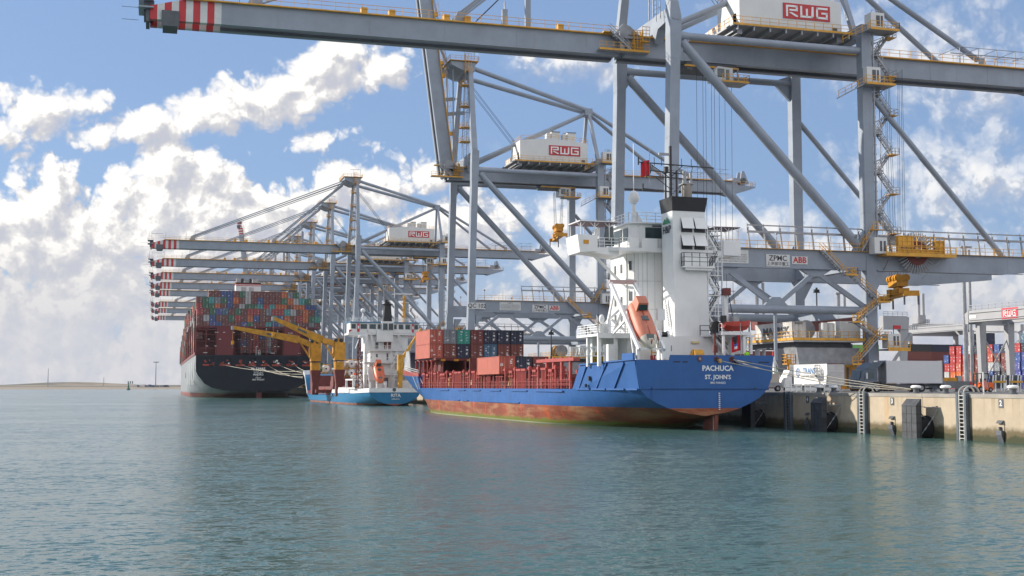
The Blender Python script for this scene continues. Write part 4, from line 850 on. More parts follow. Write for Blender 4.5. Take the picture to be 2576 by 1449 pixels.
b = B(); b.box(.6, 4.9, 6.7, 7.59, 20.2, 20.4); b.box(.6, 4.0, 6.68, 6.72, 20.4, 21.7); b.rail([(.6, 7.5, 20.4), (.6, 6.7, 20.4), (4.9, 6.7, 20.4)], 1.7, 1.2, .05, 3, 1); b.prism([(1, 7.58, 20.2), (4.6, 7.58, 20.2), (4.6, 7.58, 19.9), (1, 7.58, 19.9)], (0, -.7, 0)); b.obj('funnel_balcony', [WHITE, DGREY], fn)
ML = Matrix.Translation((-.62, 9.3, 25.2)) @ Matrix.Rotation(R(-90), 4, 'Z') @ Matrix.Rotation(R(90), 4, 'X')
text('funnel_lettering', 'H&P', 1.35, ML, LETB, fn, .01, .01)
b = B(); b.prism([(-.6, 10.6, 26.0), (-.6, 9.9, 26.7), (-.6, 9.5, 26.3), (-.6, 9.2, 26.8), (-.6, 8.1, 26.0)], (-.05, 0, 0)); b.obj('funnel_emblem', [mat('emblem_green', (.03, .25, .12), .5)], fn)
b = B()
b.bar((.1, 9.5, 29.2), (.1, 9.5, 36.2), .28, .28); b.bar((-.6, 9.5, 29.2), (-.6, 9.5, 33.2), .2, .2); b.bar((.8, 9.2, 29.2), (.8, 9.2, 33), .2, .2)
for z, x0, x1 in ((33.6, -4.4, 6.2), (31.9, -3.3, 3.9), (30.2, -3.8, 0), (32.6, -2.8, 1.9)): b.bar((x0, 9.4, z+.25), (x1, 9.4, z), .12, .14); b.bar((x0, 9.4, z-.1), (x0, 9.4, z+.9), .16, .16)
for (x0, z0, x1, z1) in ((-2.8, 33.7, 0, 32), (1.8, 33.7, 0, 32), (-2, 32, 0, 30.6), (2.6, 32, .5, 30.2), (-3, 31.8, -2.4, 33.6), (3.2, 33.6, 2.7, 32)): b.bar((x0, 9.4, z0), (x1, 9.4, z1), .08, .08)
for x in (-2.2, -1.2, 1.6, 3): b.bar((x, 9.4, 33.5), (x, 9.4, 34.6), .07, .07)
b.box(-1.6, -.1, 9.2, 9.5, 34.9, 35.2, 1); b.tube((-.6, 9.3, 32.6), (-.6, 9.3, 33.4), .35)
for z in range(8): b.bar((-.25, 9.3, 29.4+z*.6), (.45, 9.3, 29.4+z*.6), .05, .05)
b.obj('signal_mast', [BLACK, MGREY], S1)
b = B(); b.tube((2.3, 9.4, 29.2), (2.3, 9.4, 31.4), .7, n=14); b.tube((2.0, 9.4, 31.4), (2.0, 9.4, 33.0), .28, n=10, m=1); b.box(1.5, 3.1, 8.7, 10.1, 31.2, 31.32, 1); b.tube((2.9, 9.4, 31.3), (2.9, 9.4, 32.8), .2, m=1); b.obj('exhaust_pipe', [mat('weathered_exhaust', (.34, .30, .26), .6, .2, .3, 1.0, .4, (.1, .08, .07)), MGREY], fn)
# outside stairs beside the funnel
b = B()
for i in range(5):
    z = 11.7+i*2.6; xa, xb = (4.7, 6.2) if i % 2 else (6.2, 4.7); b.stair((xa, 8.6, z), (xb, 8.6, z+2.5), .8, 0, 1, 1.0, .4); b.box(4.4, 6.5, 8, 9.2, z+2.45, z+2.55)
for x, y in ((4.5, 8), (6.5, 8), (6.5, 9.2)): b.bar((x, y, 7.7), (x, y, 25), .12, .12)
for i in range(5): b.rail([(4.5, 8, 14.25+i*2.6), (6.5, 8, 14.25+i*2.6)], 1.1, 1, .045, 2)
b.stair((3.9, 6.0, 11.4), (6.0, 6.0, 9.4), .8, 0, 1, 1.0, .3); b.box(5.9, 8.6, 5.4, 6.6, 9.2, 9.4); b.stair((7.3, 5.8, 7.7), (6.6, 5.8, 9.2), .7, 0, 0, .9, .3)
b.stair((-1.0, 7.4, 11.7), (-1.6, 7.4, 15.6), .8, 0, 0, 1, .3)
b.obj('outside_stair', [WHITE, DGREY], S1)
# mast at the stern, working deck gear
b = B(); b.tube((2.0, 1.2, 7.7), (2.0, 1.2, 11.6), .14, n=8); b.box(1.8, 2.3, 1, 1.4, 9.3, 10.2); b.tube((2.1, 1.2, 11.4), (2.1, 1.2, 12), .1, m=1); b.obj('stern_light_post', [DKRED, BLACK], S1)
b = B(); b.box(-1.9, -1.2, 3, 4, 7.7, 9.6) if False else None
b.rail([(-4.6, 5.2, 7.7), (-2.6, 5.2, 7.7)], 2.5, .9, .09, 3, 0); b.box(-4.7, -4.5, 5, 5.4, 7.7, 9, 1); b.rail([(-4.6, 4.4, 7.7), (-2.6, 4.4, 7.7)], 1.3, .7, .08, 2, 1); b.obj('ramp_gate', [YEL, RED], S1)
b = B(); b.tube((.1, 3.4, 9.0), (1.3, 3.4, 9.0), .75, n=14); b.tube((-.3, 3.4, 9), (1.6, 3.4, 9), .2); b.box(.2, 1.2, 3, 4, 7.7, 8.6, 1); b.obj('mooring_winch', [YEL, DGREY, DKRED], S1, smooth=True); b = B(); b.box(6.4, 8.2, 3, 4.6, 7.7, 9.2, 2); b.tube((4.8, 3.2, 8.4), (6.4, 3.2, 8.4), .5, m=2); b.obj('mooring_winch', [YEL, DGREY, DKRED], S1, smooth=True)
b = B(); b.rail([(5.6, .6, 8.0), (8.8, .6, 8.0)], 1.7, 1.1, .06, 2) if False else None
b.rail([(6.2, 5.2, 7.7), (9.1, 5.2, 7.7)], 3.4, 1.2, .09, 3); b.box(6.2, 6.5, 5.0, 5.4, 7.7, 11.4); b.box(8.8, 9.1, 5, 5.4, 7.7, 11.4); b.obj('stern_rail_frame', [WHITE], S1)
# gangway truss on the port quarter
b = B()
for z in (9.0, 10.1): 
    for y in (10.6, 11.6): b.bar((-12.6, y+0, z), (-8.8, y-3, z), .1, .1)
for i in range(8):
    f0, f1 = i/8, (i+1)/8; p = lambda f, z: (-12.6+3.8*f, 10.6-3*f, z)
    b.bar(p(f0, 9.0), p((f0+f1)/2, 10.1), .07, .07); b.bar(p((f0+f1)/2, 10.1), p(f1, 9.0), .07, .07)
b.box(-9.6, -8.7, 7.0, 8.6, 8.2, 10.4); b.obj('gangway', [WHITE], S1)
b = B()
for p, q in (((-10.2, 10, 12), (-6.6, 9, 15.4)), ((-6.6, 9, 15.4), (-4.6, 9, 12.4)), ((-6.6, 9, 15.4), (-6.6, 9, 11.7)), ((-8.2, 9, 11.7), (-6.6, 9, 15.4)), ((-6.6, 9, 12.2), (-8.4, 9, 13.6))): b.bar(p, q, .22, .3)
b.ell((-9.7, 9, 13.6), .35, .35, .6); b.box(-9.5, -9, 8.6, 9, 11.8, 13.0); b.tube((-9.9, 8.6, 11.9), (-9.9, 8.6, 12.9), .35); b.obj('davit_frame', [WHITE], S1)
# free-fall lifeboat ramp
def Lp(x, t, off=0):   # point on the ramp: t=0 top, 1 bottom
    return Vector((x+.2*t, 8.6-8.2*t, 17.9-8.4*t+off))
b = B()
for x in (-8.6, -5.4): b.bar(Lp(x, 0, .2), Lp(x+.1, 1.02, .2), .3, .5)
b.bar(Lp(-8.8, 0, .4), Lp(-5.2, 0, .4), .4, .5, 1); b.bar(Lp(-8.6, .33, -.5), Lp(-5.4, .33, -.5), .2, .3)
for x in (-8.6, -5.4):
    b.bar(Lp(x, .12, 0), (x-.4, 9.6, 11.7), .22, .3); b.bar(Lp(x, .55, 0), (x-.3, 7.2, 11.7), .2, .3); b.bar(Lp(x, .98, 0), (x+.3, .6, 7.7), .3, .34); b.bar(Lp(x, .75, 0), (x+.2, 1.4, 7.7), .18, .22)
b.bar(Lp(-8.4, .98), Lp(-5.2, .98), .2, .2); b.box(-4.9, -3.9, 2.6, 2.9, 13.2, 14.6)
b.bar(Lp(-7.9, .02, -.6), Lp(-7.9, .02, -1.8), .06, .06, 2); b.bar(Lp(-6.2, .02, -.4), Lp(-6.2, .02, -1.8), .06, .06, 2)
b.tube((-4.3, 3.4, 11.5), (-3.3, 3.4, 11.5), .35, m=2); b.tube((-4.4, 3.4, 11.5), (-4.2, 3.4, 11.5), .55); b.tube((-3.4, 3.4, 11.5), (-3.2, 3.4, 11.5), .55)
b.box(-4.6, -3.0, 3.0, 3.8, 7.7, 11.2, 0)
for z in (8.2, 9.6): b.box(-5.25, -4.7, .9, 1.0, z, z+.35, 3)
b.box(-5.4, -4.6, 1.0, 1.4, 7.6, 11)
b.obj('boat_ramp', [WHITE, mat('ramp_pinkish_primer', (.52, .36, .34), .6), BLACK, YEL], S1)
FADED = mat('faded_lifeboat_orange', (.60, .20, .12), .5, 0, .12, 1.0, .2, (.6, .42, .34))
def lifeboat(loc, pitch, rz, scale, label, stripe, parent=None):
    ORANGE = FADED if stripe else MATS['lifeboat_orange']
    r = thing('lifeboat', label, 'lifeboat', loc, 0, None); r.rotation_euler = (pitch, 0, rz); r.scale = (scale,)*3
    b = B(); rings = []
    for (y, hw, z0, z1) in ((-3.6, .12, .55, .75), (-3.1, .65, .1, 1.2), (-2.2, 1.05, -.25, 1.55), (-.8, 1.25, -.4, 1.75), (1.2, 1.25, -.4, 1.8), (2.6, 1.15, -.2, 1.8), (3.2, .95, .1, 1.5)):
        ring = []
        for k in range(14):
            a = 2*math.pi*k/14; zc = (z0+z1)/2; ring.append((hw*math.copysign(abs(math.cos(a))**.7, math.cos(a)), y, zc+(z1-z0)/2*math.copysign(abs(math.sin(a))**.8, math.sin(a))))
        rings.append(ring)
    b.loft(rings, 0)
    for i, f in enumerate(b.f):
        if stripe and (max(b.v[j][2] for j in f) < .8 or max(b.v[j][1] for j in f) < -2.0): b.m[i] = 1
    b.obj('hull', [ORANGE, mat('lifeboat_cream', (.66, .60, .50), .5, 0, .1, 1)], r, smooth=50)
    b = B(); b.loft([[(-.75, 1.3, 1.55), (.75, 1.3, 1.55), (.75, 3.0, 1.55), (-.75, 3.0, 1.55)], [(-.6, 1.7, 2.7), (.6, 1.7, 2.7), (.6, 2.9, 2.7), (-.6, 2.9, 2.7)]]); b.obj('conning_cupola', [ORANGE], r)
    b = B(); b.prism([(-.55, 1.36, 1.9), (.55, 1.36, 1.9), (.48, 1.62, 2.5), (-.48, 1.62, 2.5)], (0, -.06, .02)); b.obj('window', [GLASS], r); b = B(); b.prism([(-.4, -2.9, 1.18), (.4, -2.9, 1.18), (.45, -2.2, 1.5), (-.45, -2.2, 1.5)], (0, -.02, .06)); b.obj('hatch', [GLASS], r); B().box(-.4, .4, -.2, .5, 1.76, 1.84).obj('hatch', [GLASS], r)
    b = B(); b.bar((-1.28, -2.4, .75), (-1.28, 2.6, .85), .1, .12); b.bar((1.28, -2.4, .75), (1.28, 2.6, .85), .1, .12); b.bar((0, -3.3, .9), (0, -3.0, 1.5), .12, .12); b.bar((0, -2.2, 1.55), (0, 1.3, 1.85), .1, .1); b.obj('fender_rail', [mat('lifeboat_trim', (.45, .06, .03), .5)], r)
    return r
lifeboat((63.6-6.75, 137+3.3, 12.0), R(46), .0, 1.06, 'faded orange enclosed lifeboat tilted nose-down on the white stern ramp', True)
# rescue boat on davit
b = B(); b.box(4.2, 8.2, 3.6, 5.4, 11.6, 12.0); b.box(4.4, 4.7, 3.8, 4.2, 7.7, 11.6); b.box(7.2, 7.5, 3.8, 4.2, 7.7, 11.6); b.box(7.9, 8.2, 5, 5.3, 7.7, 11.6); b.bar((5.5, 5.0, 12), (5.3, 5.0, 17.2), .5, .6); b.box(5.0, 5.8, 4.2, 5.3, 16.6, 17.5, 1); b.tube((6.2, 4.4, 13.4), (5.6, 4.6, 17.0), .06, m=2); b.rail([(4.2, 3.6, 12), (4.2, 5.4, 12)], 1, .9, .05, 2)
b.tube((3.9, 4.5, 12.6), (3.9, 5.1, 12.6), .75, n=16, m=2)
b.obj('rescue_davit', [WHITE, DKRED, BLACK], S1)
r = thing('rescue_boat', 'small red open rescue boat hanging under the davit right of the white funnel', 'boat', (63.6+6.4, 141.3, 12.1), R(12))
b = B()
rings = []
for (x, hw, z0, z1) in ((-2.1, .75, .3, 1.1), (-1.2, .95, .0, 1.15), (.6, .95, .0, 1.2), (1.5, .7, .2, 1.3), (2.2, .1, .8, 1.45)): rings.append([(x, -hw, z1), (x, -hw*.95, (z0+z1)/2), (x, -.25*hw, z0), (x, .25*hw, z0), (x, hw*.95, (z0+z1)/2), (x, hw, z1)])
b.loft(rings); b.obj('hull', [mat('rescue_boat_red', (.48, .05, .03), .5, 0, .15, 1)], r)
b = B(); b.box(-.6, .2, -.4, .4, 1.0, 1.9); b.box(-2.2, -1.7, -.3, .3, 1, 1.9, 1); b.bar((-1, -.7, 1.1), (-.8, -.5, 2.1), .06, .06); b.bar((1.2, 0, 1.2), (-.2, 0, 2.6), .06, .06); b.obj('console', [MGREY, BLACK], r)
# flags
def flag(name, label, loc, w, h, mats, cells):
    r = thing(name, label, 'flag', loc)
    b = B(); b.tube((0, 0, -1.0), (0, 0, h+1.4), .04, n=6); b.obj('flagpole', [MGREY], r)
    b = B(); nx = 7; n = 6
    P = [[(-w*i/nx, .15*math.sin(i*1.3), h-h*j/n-.28*w*(i/nx)**1.3) for i in range(nx+1)] for j in range(n+1)]
    for j in range(n):
        for i in range(nx): b.add([P[j][i], P[j][i+1], P[j+1][i+1], P[j+1][i]], [(0, 1, 2, 3)], cells(i/nx, j/n))
    for i in range(nx+1): pass
    b.obj('cloth', mats, r)
    return r
FR1 = mat('flag_red', (.60, .02, .03), .8, 0, .15, 2)
flag('courtesy_flag', 'small plain red flag flying from the signal halyard left of the black mast', (63.6-3.0, 146.3, 32.2), 1.2, 2.0, [FR1], lambda x, y: 0)
flag('ensign', 'red ensign with black, blue and white centre on the stern rail beside the hi-vis worker', (63.6+5.35, 138.0, 9.6), 1.2, 1.9, [FR1, BLACK, mat('flag_blue', (.03, .15, .5), .8), LETW, YEL],
     lambda x, y: (1 if y < .35 else 2 if y < .6 else 3) if abs(x-.5) < .26*(1-y) else 0)
# the worker on the aft deck: one continuous skinned body
def person(loc, rz, label, cloth_top, cloth_leg, pose=0):
    r = thing('person', label, 'person', loc, rz)
    V = [(0,0,.95),(0,0,1.2),(0,.01,1.42),(0,.01,1.53),(0,-.02,1.66),(0,-.03,1.74),
         (-.19,0,1.43),(-.27,.04,1.16),(-.24,-.16,.96),(-.22,-.25,.90),(.19,0,1.43),(.28,.04,1.16),(.25,-.15,.96),(.23,-.25,.92),
         (-.1,0,.9),(-.12,-.02,.5),(-.12,.02,.09),(-.13,-.14,.04),(.1,0,.9),(.12,-.03,.5),(.13,.02,.09),(.14,-.14,.04)]
    E = [(0,1),(1,2),(2,3),(3,4),(4,5),(2,6),(6,7),(7,8),(8,9),(2,10),(10,11),(11,12),(12,13),(0,14),(14,15),(15,16),(16,17),(0,18),(18,19),(19,20),(20,21)]
    RD = [.15,.155,.15,.06,.105,.085,.085,.06,.045,.04,.085,.06,.045,.04,.105,.075,.055,.05,.105,.075,.055,.05]
    me = bpy.data.meshes.new('body'); me.from_pydata(V, E, []); o = ob('body', me, r)
    md = o.modifiers.new('skin', 'SKIN')
    for sv, rr in zip(me.skin_vertices[0].data, RD): sv.radius = (rr, rr*.85)
    me.skin_vertices[0].data[0].use_root = True
    o.modifiers.new('sub', 'SUBSURF').render_levels = 1
    dg = bpy.context.evaluated_depsgraph_get(); me2 = bpy.data.meshes.new_from_object(o.evaluated_get(dg)); o.modifiers.clear(); o.data = me2
    for m in (cloth_top, cloth_leg, SKIN): me2.materials.append(m)
    for p in me2.polygons:
        z = p.center.z; x = abs(p.center.x); p.material_index = 2 if (z > 1.54 or (z < .95 and p.center.y < -.19 and x > .17)) else (1 if z < .93 and x < .22 else 0); p.use_smooth = True
    b = B(); b.ell((0, -.02, 1.72), .125, .14, .14, nu=12, nv=6, z0=-.1); b.box(-.08, .08, -.2, -.1, 1.70, 1.72); b.obj('helmet', [LETW], r, smooth=True)
    b = B(); b.box(-.16, .16, -.155, -.13, 1.15, 1.2); b.box(-.16, .16, .125, .15, 1.15, 1.2); b.obj('reflective_band', [MGREY], r)
    return r
p = person((63.6+6.35, 138.4, 7.72), R(150), 'person in hi-vis yellow-green jacket and white helmet behind the blue stern bulwark', HIVIS, NAVY); p.scale = (1.1,)*3
# cargo on the feeder
row1 = ['maroon', 'grey', 'teal', 'maroon', 'navy', 'navy', 'navy']; row0 = ['brown', 'brown', 'navy', 'brown', 'steel blue', 'brown', 'brown']
for t, row in enumerate((row0, row1)):
    for i, c in enumerate(row):
        cc = 'salmon' if i == 0 else c
        o = container({'maroon': 'maroon', 'brown': 'brown'}.get(c, c) if i else 'salmon', 13.4, (63.6-10.05+1.38+i*2.79-1.2, 240.3, 10.8+t*2.86), .012,
            '%s container, %s from left in the feeder bow stack, %s row' % (c, ORD[i], 'upper' if t else 'lower'), 'containers stacked on the blue feeder')
        if i == 0: o['label'] = 'salmon-sided container at left end of the %s row on the feeder bow' % ('upper' if t else 'lower')
for i, (c, lab) in enumerate((('salmon', 'salmon-sided container standing foremost amidships on the blue feeder deck'), ('navy', 'navy container between two brown ones, amidships on the blue feeder'), ('maroon', 'dark brown container right of the navy one, amidships on the blue feeder'))):
    container(c, 13.4, (52.3+1.35+i*2.78, 188.6, 7.15), .012, lab, 'containers stacked on the blue feeder', 1, 2.8)
def cat_line(p, q, sag, n=14):
    p, q = Vector(p), Vector(q); return [p.lerp(q, i/n)-Vector((0, 0, 4*sag*(i/n)*(1-i/n))) for i in range(n+1)]
for (p, q, sg, lab) in (((65.2, 136.7, 8.35), (78.7, 117.2, 4.85), .35, 'upper pale mooring rope running from the blue stern down to the quay bollard'),
        ((67.4, 136.7, 8.3), (78.7, 117.4, 4.8), .75, 'lower slack mooring rope beneath the other two at the blue stern'),
        ((67.3, 136.6, 8.4), (78.6, 117.0, 4.9), .15, 'straight taut mooring rope, topmost of the three at the blue stern')):
    b = B(); b.path(cat_line(p, q, sg), .05, 6); tag(b.obj('mooring_rope', [ROPE], None), lab, 'rope', 'mooring ropes at the feeder stern')
# ------------------------------------------------------------------ water, quay, apron, far shore
def water_mat():
    m = bpy.data.materials.new('harbour_water'); m.use_nodes = True; t = NT(m.node_tree); b = m.node_tree.nodes['Principled BSDF']
    g = t.n('ShaderNodeNewGeometry'); P = g.outputs['Position']
    big = t.noise(t.vm('MULTIPLY', P, (.007, .022, 0)), 1, 4, .6)
    calm = t.sm(big, .30, .68)
    def slope(sx, sy, detail, amp, dist=.6, off=(0, 0, 0)):
        c = t.noise(t.vm('ADD', t.vm('MULTIPLY', P, (sx, sy, 0)), off), 1, detail, .62, 1, Distortion=dist)
        return t.vm('MULTIPLY', t.vm('SUBTRACT', c, (.5, .5, .5)), (amp*.7, amp, 0))
    n = t.vm('ADD', slope(.14, .32, 3, .38), slope(1.35, 2.7, 4, 1.15, .5, (3, 7, 0)))
    n = t.vm('ADD', n, slope(3.4, 6.0, 3, 1.0, .3, (11, 2, 0)))
    sc = t.n('ShaderNodeVectorMath', operation='SCALE'); t.put(sc.inputs[0], n); t.put(sc.inputs['Scale'], t.m('MULTIPLY_ADD', calm, .75, .45))
    nn = t.vm('NORMALIZE', t.vm('ADD', sc.outputs[0], (0, 0, 1))); t.put(b.inputs['Normal'], nn)
    t.put(b.inputs['Base Color'], t.mix(big, (.048, .102, .103, 1), (.056, .128, .107, 1)))
    b.inputs['Roughness'].default_value = .16; b.inputs['IOR'].default_value = 1.333; b.inputs['Specular IOR Level'].default_value = .5
    return m
b = B(); b.add([(-4000, -400, 0), (76, -400, 0), (76, 3300, 0), (-4000, 3300, 0)], [(0, 1, 2, 3)]); struct(b.obj('water', [water_mat()]))
b = B(); b.add([(80.2, -100, 4.40), (2200, -100, 4.40), (2200, 2380, 4.40), (80.2, 2380, 4.40)], [(0, 1, 2, 3)]); struct(b.obj('terminal_ground', [mat('apron_paving', (.17, .165, .155), .9, 0, .25, .1)]))
def wall_mat():
    m = bpy.data.materials.new('quay_concrete'); m.use_nodes = True; t = NT(m.node_tree); b = m.node_tree.nodes['Principled BSDF']
    g = t.n('ShaderNodeNewGeometry'); P = g.outputs['Position']; sp = t.n('ShaderNodeSeparateXYZ'); t.put(sp.inputs[0], P); z = sp.outputs[2]
    n1 = t.noise(P, .6, 7, .65); st = t.noise(t.vm('MULTIPLY', P, (1.2, 1.2, .1)), 1, 6, .7)
    c = t.mix(n1, (.33, .265, .185, 1), (.58, .48, .355, 1))
    c = t.mix(t.m('MULTIPLY', t.sm(st, .5, .75), t.sm(z, 1.5, 4.2)), c, (.24, .17, .10, 1))
    rs = t.noise(t.vm('MULTIPLY', P, (.25, .25, .03)), 1, 3, .5); c = t.mix(t.m('MULTIPLY', t.sm(rs, .60, .75), .55), c, (.55, .28, .06, 1))
    zz = t.m('ADD', z, t.m('MULTIPLY', t.m('SUBTRACT', t.noise(P, .8, 6, .7), .5), 1.2))
    c = t.mix(t.sm(zz, 1.55, .95), c, (.13, .10, .05, 1)); c = t.mix(t.sm(zz, .8, .45), c, (.045, .05, .02, 1))
    t.put(b.inputs['Base Color'], c); b.inputs['Roughness'].default_value = .85
    bp = t.n('ShaderNodeBump', i_Strength=.5, i_Distance=.06, i_Height=n1); t.put(b.inputs['Normal'], bp.outputs[0]); return m
WALLM = wall_mat()
QW = thing('quay_wall', 'stained beige concrete quay wall with numbered plates, running from right edge behind the ships', 'quay wall', (76, 0, 0))
b = B()
y = 40
while y < 1400: b.box(0, 4.3, y, y+17.8-.06, -3, 4.1); b.box(-.06, 4.3, y-.0, y+17.8-.06, 4.103, 4.45, 1); y += 17.8
for yy in np.arange(40, 1400, 17.8): b.box(.05, .3, yy-.06, yy, -3, 4.4, 2)
b.obj('wall_face', [WALLM, CONCRETE, DGREY], QW)
for num, yy in ((4, 134.5), (3, 116.6), (2, 98.85)):
    b = B(); b.box(-.05, -.003, yy-.32, yy+.32, 3.2, 4.02); pl = b.obj('number_plate', [DGREY], QW)
    MN = Matrix.Translation((-.06, yy, 3.61)) @ Matrix.Rotation(R(-90), 4, 'Z') @ Matrix.Rotation(R(90), 4, 'X'); text('number', str(num), .72, MN, LETW, pl, .004, .02)
for yy in (134.4, 116.6, 98.9, 81):
    b = B(); b.box(-.06, -.003, yy-.45, yy+.45, .75, 2.0, 0); b.prism([(-.06, yy-.45, 2.0), (-.06, yy+.45, 2.0), (-.3, yy+.4, 1.75), (-.3, yy-.35, 1.75)], (0, 0, .05), 1); b.box(-.35, -.06, yy-.4, yy+.4, .7, 1.1, 1); b.prism([(-.06, yy-.4, .7), (-.35, yy-.4, .7), (-.06, yy-.4, -.1)], (0, .8, 0), 1); b.tube((-.2, yy, 1.1), (-.2, yy, 1.45), .12, n=10, m=1); b.obj('wall_bollard', [WALLM, DGREY], QW)
# fenders with face panel, rubber cone and chains
def fender(yy, label):
    r = thing('fender', label, 'fender', (76, yy, 0), 0, 'rubber fenders on the quay wall')
    b = B(); b.prism([(-2.1, -1.25, -.6), (-2.1, -1.25, 3.3), (-1.5, -1.25, 3.95), (-1.45, -1.25, 3.95), (-1.45, -1.25, -.6)], (0, 2.5, 0))
    for z in (.6, 1.5, 2.4, 3.2): b.box(-2.125, -2.101, -1.25, 1.25, z, z+.04, 1); b.box(-2.1, -1.45, -1.275, -1.251, z, z+.04, 1)
    for y in (-.45, .4): b.box(-2.12, -2.101, y, y+.04, -.6, 3.3, 1)
    b.obj('face_panel', [mat('fender_panel_slate', (.055, .06, .07), .6, 0, .35, 1.0, .3, (.2, .18, .14)), BLACK], r)
    b = B(); b.tube((-1.45, 0, 1.0), (-.25, 0, 1.0), .85, 1.15, n=20); b.tube((-.25, 0, 1.0), (-.004, 0, 1.0), 1.25, n=20); b.ell((-.8, 0, 1.98), .4, .4, .2, nu=10, nv=6); b.obj('rubber_cone', [RUBBER], r, smooth=True)
    for p, q in (((-1.45, -.9, 3.2), (-.02, -1.9, 3.2)), ((-1.45, -.6, 3.0), (-.4, -.3, 2.0)), ((-1.45, .7, 3.1), (-.1, 1.5, 2.1)), ((-1.45, -1.0, .3), (-.05, -1.9, 2.9))):
        b = B(); p, q = Vector(p), Vector(q); n = 9
        for i in range(n):
            a, c = p.lerp(q, i/n), p.lerp(q, (i+1)/n); dz = Vector((0, 0, -.12*math.sin(math.pi*(i+.5)/n))); b.bar(a+dz, c+dz, .12 if i % 2 else .05, .05 if i % 2 else .12)
        b.obj('chain', [MGREY], r)
    return r
fender(128.9, 'dark slab fender with rubber cone and chains between wall plates 4 and 3')
fender(110.5, 'dark slab fender with rubber cone and chains between wall plates 3 and 2')
fender(146.6, 'dark slab fender in deep shade beside the blue ship stern')
# ladders
def ladder(yy, label, big=True):
    r = thing('quay_ladder', label, 'ladder', (76, yy, 0), 0, 'ladders on the quay wall')
    b = B(); b.ladder((-.35, 0, -.4), (-.35, 0, 4.5), (0, 1, 0), .75, .05, .36)
    if big:
        for s in (-1, 1):
            pts = [(-.35, .38*s, 4.5)] + [(-.35+.9*(1-math.cos(a)), .38*s, 4.5+.75*math.sin(a)) for a in np.linspace(.2, math.pi*.92, 9)]; b.path(pts, .07, 6)
    b.obj('rungs', [mat('ladder_weathered_white', (.52, .51, .48), .6, 0, .2, 1.5, .3, (.3, .2, .12)) if big else MGREY], r)
    b = B()
    for s in (-1, 1): b.box(-.45, -.003, .62*s-.16, .62*s+.16, -.6, 4.55)
    b.obj('guide_post', [mat('post_blue_grey', (.10, .125, .15), .5, 0, .25, .7)], r)
    return r
ladder(122.1, 'white looped quay ladder beside the number 3 wall plate'); ladder(104.3, 'white looped quay ladder beside the number 2 wall plate'); ladder(138.9, 'plain shaded quay ladder left of wall plate 4', False)
def bollard(x, yy, label):
    b = B(); prof = [(.42, 0), (.42, .08), (.3, .16), (.28, .42), (.34, .55), (.52, .6), (.55, .74), (.4, .86), (.05, .88)]
    b.loft([[(rr*math.cos(2*math.pi*i/16), rr*math.sin(2*math.pi*i/16)*1.1, z) for i in range(16)] for rr, z in prof])
    for i, f in enumerate(b.f):
        if max(b.v[j][2] for j in f) > .58 and min(b.v[j][2] for j in f) > .5: b.m[i] = 1
    o = b.obj('bollard', [DGREY, LETW], None, (x, yy, 4.454), smooth=True); tag(o, label, 'bollard', 'mooring bollards on the quay')
for x, yy, l in ((78.8, 116.4, 'white-capped bollard taking the mooring ropes, under the white truck front wheels'), (78.8, 111.2, 'white-capped bollard under the middle of the white truck'), (78.8, 100.7, 'white-capped bollard right of the orange forklift'), (78.8, 96.2, 'white-capped bollard above wall plate number 2'), (78.8, 133.2, 'dark bollard left of the nearest wall fender'), (78.8, 136.6, 'dark bollard nearest to the blue ship stern')): bollard(x, yy, l)
b = B(); b.path([(78, 104.0, 4.45), (78, 104.0, 6.6)], .07); b.prism([(77.95, 103.9, 5.9), (77.95, 103.2, 5.5), (77.95, 103.2, 4.9), (77.95, 103.9, 5.3)], (.05, 0, 0), 1); tag(b.obj('marker_pole', [LETW, DKRED]), 'white marker pole with dark red flap behind the right-hand looped ladder', 'pole')
def rail_track(x, label): 
    b = B(); b.box(x-.08, x+.08, 60, 1300, 4.401, 4.47); return struct(b.obj('crane_rail', [DGREY]))
b = B(); b.box(79.9, 80.2, 40, 1400, 4.0, 4.455); struct(b.obj('rail_kerb', [CONCRETE]))
rail_track(115.8, '')
# far shore: a low sandy spit with dunes
def terrain():
    xs = np.linspace(-2600, 1300, 150); ys = np.concatenate([np.linspace(2250, 2500, 14), np.linspace(2520, 3400, 14)]); b = B(); V = []
    rr = np.random.RandomState(5); ph = rr.rand(30)*6.28; fr = rr.rand(30)*.02+.002
    for y in ys:
        for x in xs:
            edge = 2330+25*np.sin(x*.006+1)+12*np.sin(x*.021); d = y-edge
            h = np.interp(d, [-80, 0, 40, 90, 170, 400, 1100], [-3, 0, 2.2, 3.6, 7.2, 7.8, 8.5])
            n = sum(np.sin(x*f+y*f*.7+p) for f, p in zip(fr, ph))/30*3
            h += max(0, min(1, (d-60)/100))*n*1.4 + 6*np.exp(-((x+120)/75)**2-((y-2540)/60)**2) + 2.5*np.exp(-((x-180)/60)**2-((y-2540)/60)**2) + 3.0*np.exp(-((x+200)/60)**2-((y-2540)/60)**2)
            V.append((x, y, h))
    nx = len(xs); b.add(V, [(j*nx+i, j*nx+i+1, (j+1)*nx+i+1, (j+1)*nx+i) for j in range(len(ys)-1) for i in range(nx-1)])
    m = bpy.data.materials.new('dune_sand'); m.use_nodes = True; t = NT(m.node_tree); bs = m.node_tree.nodes['Principled BSDF']
    g = t.n('ShaderNodeNewGeometry'); P = g.outputs['Position']; sp = t.n('ShaderNodeSeparateXYZ'); t.put(sp.inputs[0], P)
    n1 = t.noise(t.vm('MULTIPLY', P, (.006, .02, .12)), 1, 6, .65); gr = t.m('MULTIPLY', t.sm(n1, .40, .52), t.sm(sp.outputs[2], 3.0, 5.5))
    t.put(bs.inputs['Base Color'], t.mix(gr, (.25, .20, .145, 1), (.09, .085, .06, 1))); bs.inputs['Roughness'].default_value = .95
    return b.obj('sand_dunes', [m], None, smooth=180)
struct(terrain())
